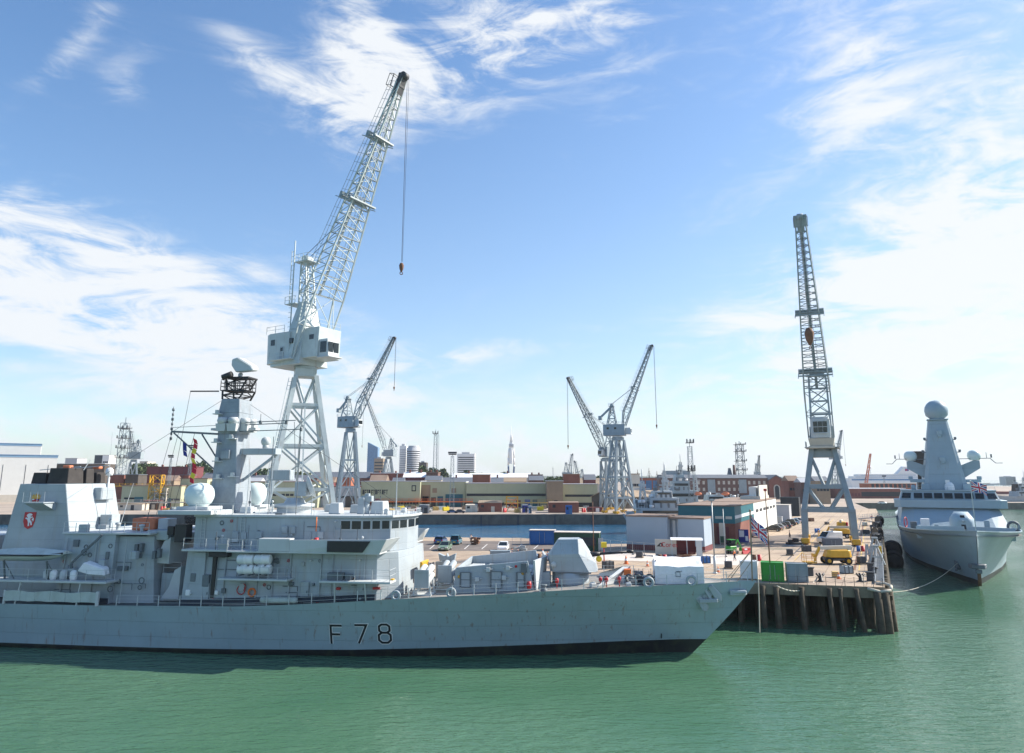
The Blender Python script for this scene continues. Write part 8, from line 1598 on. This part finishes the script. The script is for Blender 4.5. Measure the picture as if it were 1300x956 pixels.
for k in range(22):
    px = 1226+k*3.6; d = 2000+hb.random()*300; q = ony(px, 621-4*hb.random(), d); t = thing('hillside_house', 'hazy small pale house on the right hillside above the far warship', 'house', (q.x, d, ZQ), 0, 'houses on the right hillside'); m = MB(); w_ = 9+8*hb.random(); m.bx(0, w_, 0, 10, 0, q.z-ZQ); m.build('walls', hb.choice(['stone', 'cream', 'tower', 'brick']), t); m = MB(); m.extr([(-.5, -.5, q.z-ZQ), (-.5, 10.5, q.z-ZQ), (-.5, 5, q.z-ZQ+4)], (w_+1, 0, 0)); m.build('roof', hb.choice(['slate', 'brick2']), t)
# ================================================================== light, sky, haze, camera
SUN_AZ, SUN_EL = R(16), R(37)
sd = Vector((math.cos(SUN_EL)*math.cos(SUN_AZ), math.cos(SUN_EL)*math.sin(SUN_AZ), math.sin(SUN_EL)))
sl_ = bpy.data.lights.new('sun', 'SUN'); sl_.energy = 5.0; sl_.angle = R(.55); sl_.color = (1, .935, .83)
so = bpy.data.objects.new('sun', sl_); COL.objects.link(so); so.rotation_euler = (-sd).to_track_quat('-Z', 'Y').to_euler(); so.location = (200, 0, 200)
w = bpy.data.worlds.new('World'); S.world = w; w.use_nodes = True; nt = w.node_tree; N = nt.nodes; L = nt.links
bg = N['Background']; bg.inputs['Strength'].default_value = .12
sk = N.new('ShaderNodeTexSky'); sk.sky_type = 'NISHITA'; sk.sun_disc = False; sk.sun_elevation = SUN_EL; sk.sun_rotation = math.pi/2-SUN_AZ; sk.air_density = 1.0; sk.dust_density = .6; sk.ozone_density = 2.2; sk.altitude = 0
tc = N.new('ShaderNodeTexCoord'); sep = N.new('ShaderNodeSeparateXYZ'); L.new(tc.outputs['Generated'], sep.inputs[0])
def mt_(op, a, b=None, c=None, clamp=False):
    n = N.new('ShaderNodeMath'); n.operation = op; n.use_clamp = clamp
    for i, v in enumerate((a, b, c)):
        if v is None: continue
        if isinstance(v, (int, float)): n.inputs[i].default_value = v
        else: L.new(v, n.inputs[i])
    return n.outputs[0]
az = mt_('ARCTAN2', sep.outputs['X'], sep.outputs['Y']); el = mt_('ARCSINE', sep.outputs['Z'])
def azel(px, py): d = ray(px, py).normalized(); return math.atan2(d.x, d.y), math.asin(d.z)
def blob(px, py, sx, sy, rot, amp):
    a0, e0 = azel(px, py); da = mt_('SUBTRACT', az, a0); de_ = mt_('SUBTRACT', el, e0); c_, s_ = math.cos(R(rot)), math.sin(R(rot))
    u = mt_('MULTIPLY_ADD', da, c_*F/sx, mt_('MULTIPLY', de_, -s_*F/sx)); v = mt_('MULTIPLY_ADD', da, s_*F/sy, mt_('MULTIPLY', de_, c_*F/sy))
    q = mt_('ADD', mt_('MULTIPLY', u, u), mt_('MULTIPLY', v, v)); return mt_('MULTIPLY', mt_('EXPONENT', mt_('MULTIPLY', q, -1)), amp)
acc = None
for bl in CLOUDS if 'CLOUDS' in globals() else ((40, 350, 310, 75, 13, 1.6), (250, 425, 230, 45, 16, 1.35), (90, 300, 120, 30, 8, .6), (640, 50, 250, 60, -17, 1.35), (460, 80, 50, 120, -6, .95), (340, 85, 110, 22, 28, .5), (100, 50, 70, 16, -58, .5), (160, 100, 30, 40, 30, .35), (1190, 320, 240, 55, -14, .85), (1120, 455, 260, 28, -6, .7), (1250, 240, 110, 50, -30, .6), (1090, 100, 60, 90, 10, .34), (1200, 130, 240, 170, 0, .46), (560, 455, 170, 22, -10, .6), (330, 345, 30, 10, 20, .6), (830, 150, 130, 60, 35, .2), (1000, 400, 140, 26, -8, .55), (900, 520, 320, 30, -4, .4), (1230, 430, 230, 40, -4, .6), (1180, 525, 260, 30, 0, .5), (1650, 330, 330, 230, 0, .9), (300, 520, 260, 24, 6, .35), (640, 500, 300, 22, -6, .3)):  # blob past the right edge: unseen cloud added to brighten the water reflection
    b_ = blob(*bl); acc = b_ if acc is None else mt_('ADD', acc, b_)
# wispy noise in azimuth/elevation, stretched along the streaks
cmb = N.new('ShaderNodeCombineXYZ'); L.new(az, cmb.inputs[0]); L.new(el, cmb.inputs[1])
def noise(scale, rot, st, det=8, rough=.62, dist=1.2):
    mp = N.new('ShaderNodeMapping'); mp.inputs['Rotation'].default_value = (0, 0, R(rot)); mp.inputs['Scale'].default_value = st; L.new(cmb.outputs[0], mp.inputs['Vector'])
    n = N.new('ShaderNodeTexNoise'); n.inputs['Scale'].default_value = scale; n.inputs['Detail'].default_value = det; n.inputs['Roughness'].default_value = rough; n.inputs['Distortion'].default_value = dist; L.new(mp.outputs[0], n.inputs['Vector']); return n.outputs['Fac']
n1 = noise(3.4, 10, (1, 3.6, 1), 8, .6, .8); n2 = noise(8, -12, (1, 3.0, 1), 10, .66, 1.6)
nz = mt_('ADD', mt_('MULTIPLY', n1, .62), mt_('MULTIPLY', n2, .38))
shape = mt_('MULTIPLY_ADD', mt_('MINIMUM', acc, 1.55), mt_('MULTIPLY_ADD', nz, 4.2, -1.45), mt_('MULTIPLY_ADD', nz, 1.2, -.66))
mr = N.new('ShaderNodeMapRange'); mr.interpolation_type = 'SMOOTHSTEP'; mr.inputs[1].default_value = .02; mr.inputs[2].default_value = 1.0; L.new(shape, mr.inputs[0])
cir = mt_('MULTIPLY', mr.outputs[0], .95)
# small cumulus bank along the horizon
n3 = noise(13, 0, (1, 1.9, 1), 6, .55, .3); e1 = mt_('MULTIPLY', mt_('SUBTRACT', el, R(2.2)), 1/R(2.6)); band = mt_('EXPONENT', mt_('MULTIPLY', mt_('MULTIPLY', e1, e1), -1))
m3 = N.new('ShaderNodeMapRange'); m3.interpolation_type = 'SMOOTHSTEP'; m3.inputs[1].default_value = .42; m3.inputs[2].default_value = .6; L.new(n3, m3.inputs[0])
cum = mt_('MULTIPLY', mt_('MULTIPLY', m3.outputs[0], band), .95)
# milky veil low down and to the right
ve = mt_('EXPONENT', mt_('MULTIPLY', mt_('MAXIMUM', el, 0), -1/R(18))); va = mt_('MULTIPLY_ADD', az, .55, .38, True); veil = mt_('MULTIPLY', mt_('MULTIPLY', ve, .8), mt_('MULTIPLY_ADD', va, .8, .45))
cov = mt_('SUBTRACT', 1, mt_('MULTIPLY', mt_('SUBTRACT', 1, cir), mt_('SUBTRACT', 1, cum)), None, True)
hs = N.new('ShaderNodeHueSaturation'); hs.inputs['Saturation'].default_value = 1.22; L.new(sk.outputs[0], hs.inputs['Color'])
mix = N.new('ShaderNodeMix'); mix.data_type = 'RGBA'; mix.clamp_factor = True; L.new(cov, mix.inputs['Factor']); vm = N.new('ShaderNodeMix'); vm.data_type = 'RGBA'; L.new(veil, vm.inputs['Factor']); L.new(hs.outputs[0], vm.inputs['A']); vm.inputs['B'].default_value = (3.35, 3.9, 4.6, 1); L.new(vm.outputs['Result'], mix.inputs['A']); mix.inputs['B'].default_value = (4.5, 4.65, 4.8, 1)
L.new(mix.outputs['Result'], bg.inputs['Color'])
HAZE = .00008
if HAZE:
    m = MB(); m.bx(-2500, 2500, -60, 4200, -4, 175); o = m.build('haze', 'water'); o['kind'] = 'stuff'; hm = bpy.data.materials.new('haze_air'); hm.use_nodes = True; hn = hm.node_tree; hn.nodes.remove(hn.nodes['Principled BSDF']); pv = hn.nodes.new('ShaderNodeVolumePrincipled'); pv.inputs['Color'].default_value = (.80, .88, .96, 1); pv.inputs['Density'].default_value = HAZE; pv.inputs['Anisotropy'].default_value = .25; hn.links.new(pv.outputs[0], hn.nodes['Material Output'].inputs['Volume']); o.data.materials.clear(); o.data.materials.append(hm)
cam = bpy.data.cameras.new('camera'); co = bpy.data.objects.new('camera', cam); COL.objects.link(co); S.camera = co
co.location = (0, 0, H); co.rotation_euler = (R(90)+TH, 0, 0); cam.sensor_fit = 'HORIZONTAL'; cam.sensor_width = 36; cam.lens = 36*F/1300; cam.shift_y = -45/1300; cam.clip_start = .5; cam.clip_end = 20000
S.view_settings.view_transform = 'Standard'; S.view_settings.look = 'None'; S.view_settings.exposure = .8; S.view_settings.gamma = 1; S.view_settings.use_curve_mapping = False
S.cycles.max_bounces = 6; S.cycles.volume_bounces = 0; S.cycles.use_denoising = True
bpy.context.view_layer.update()
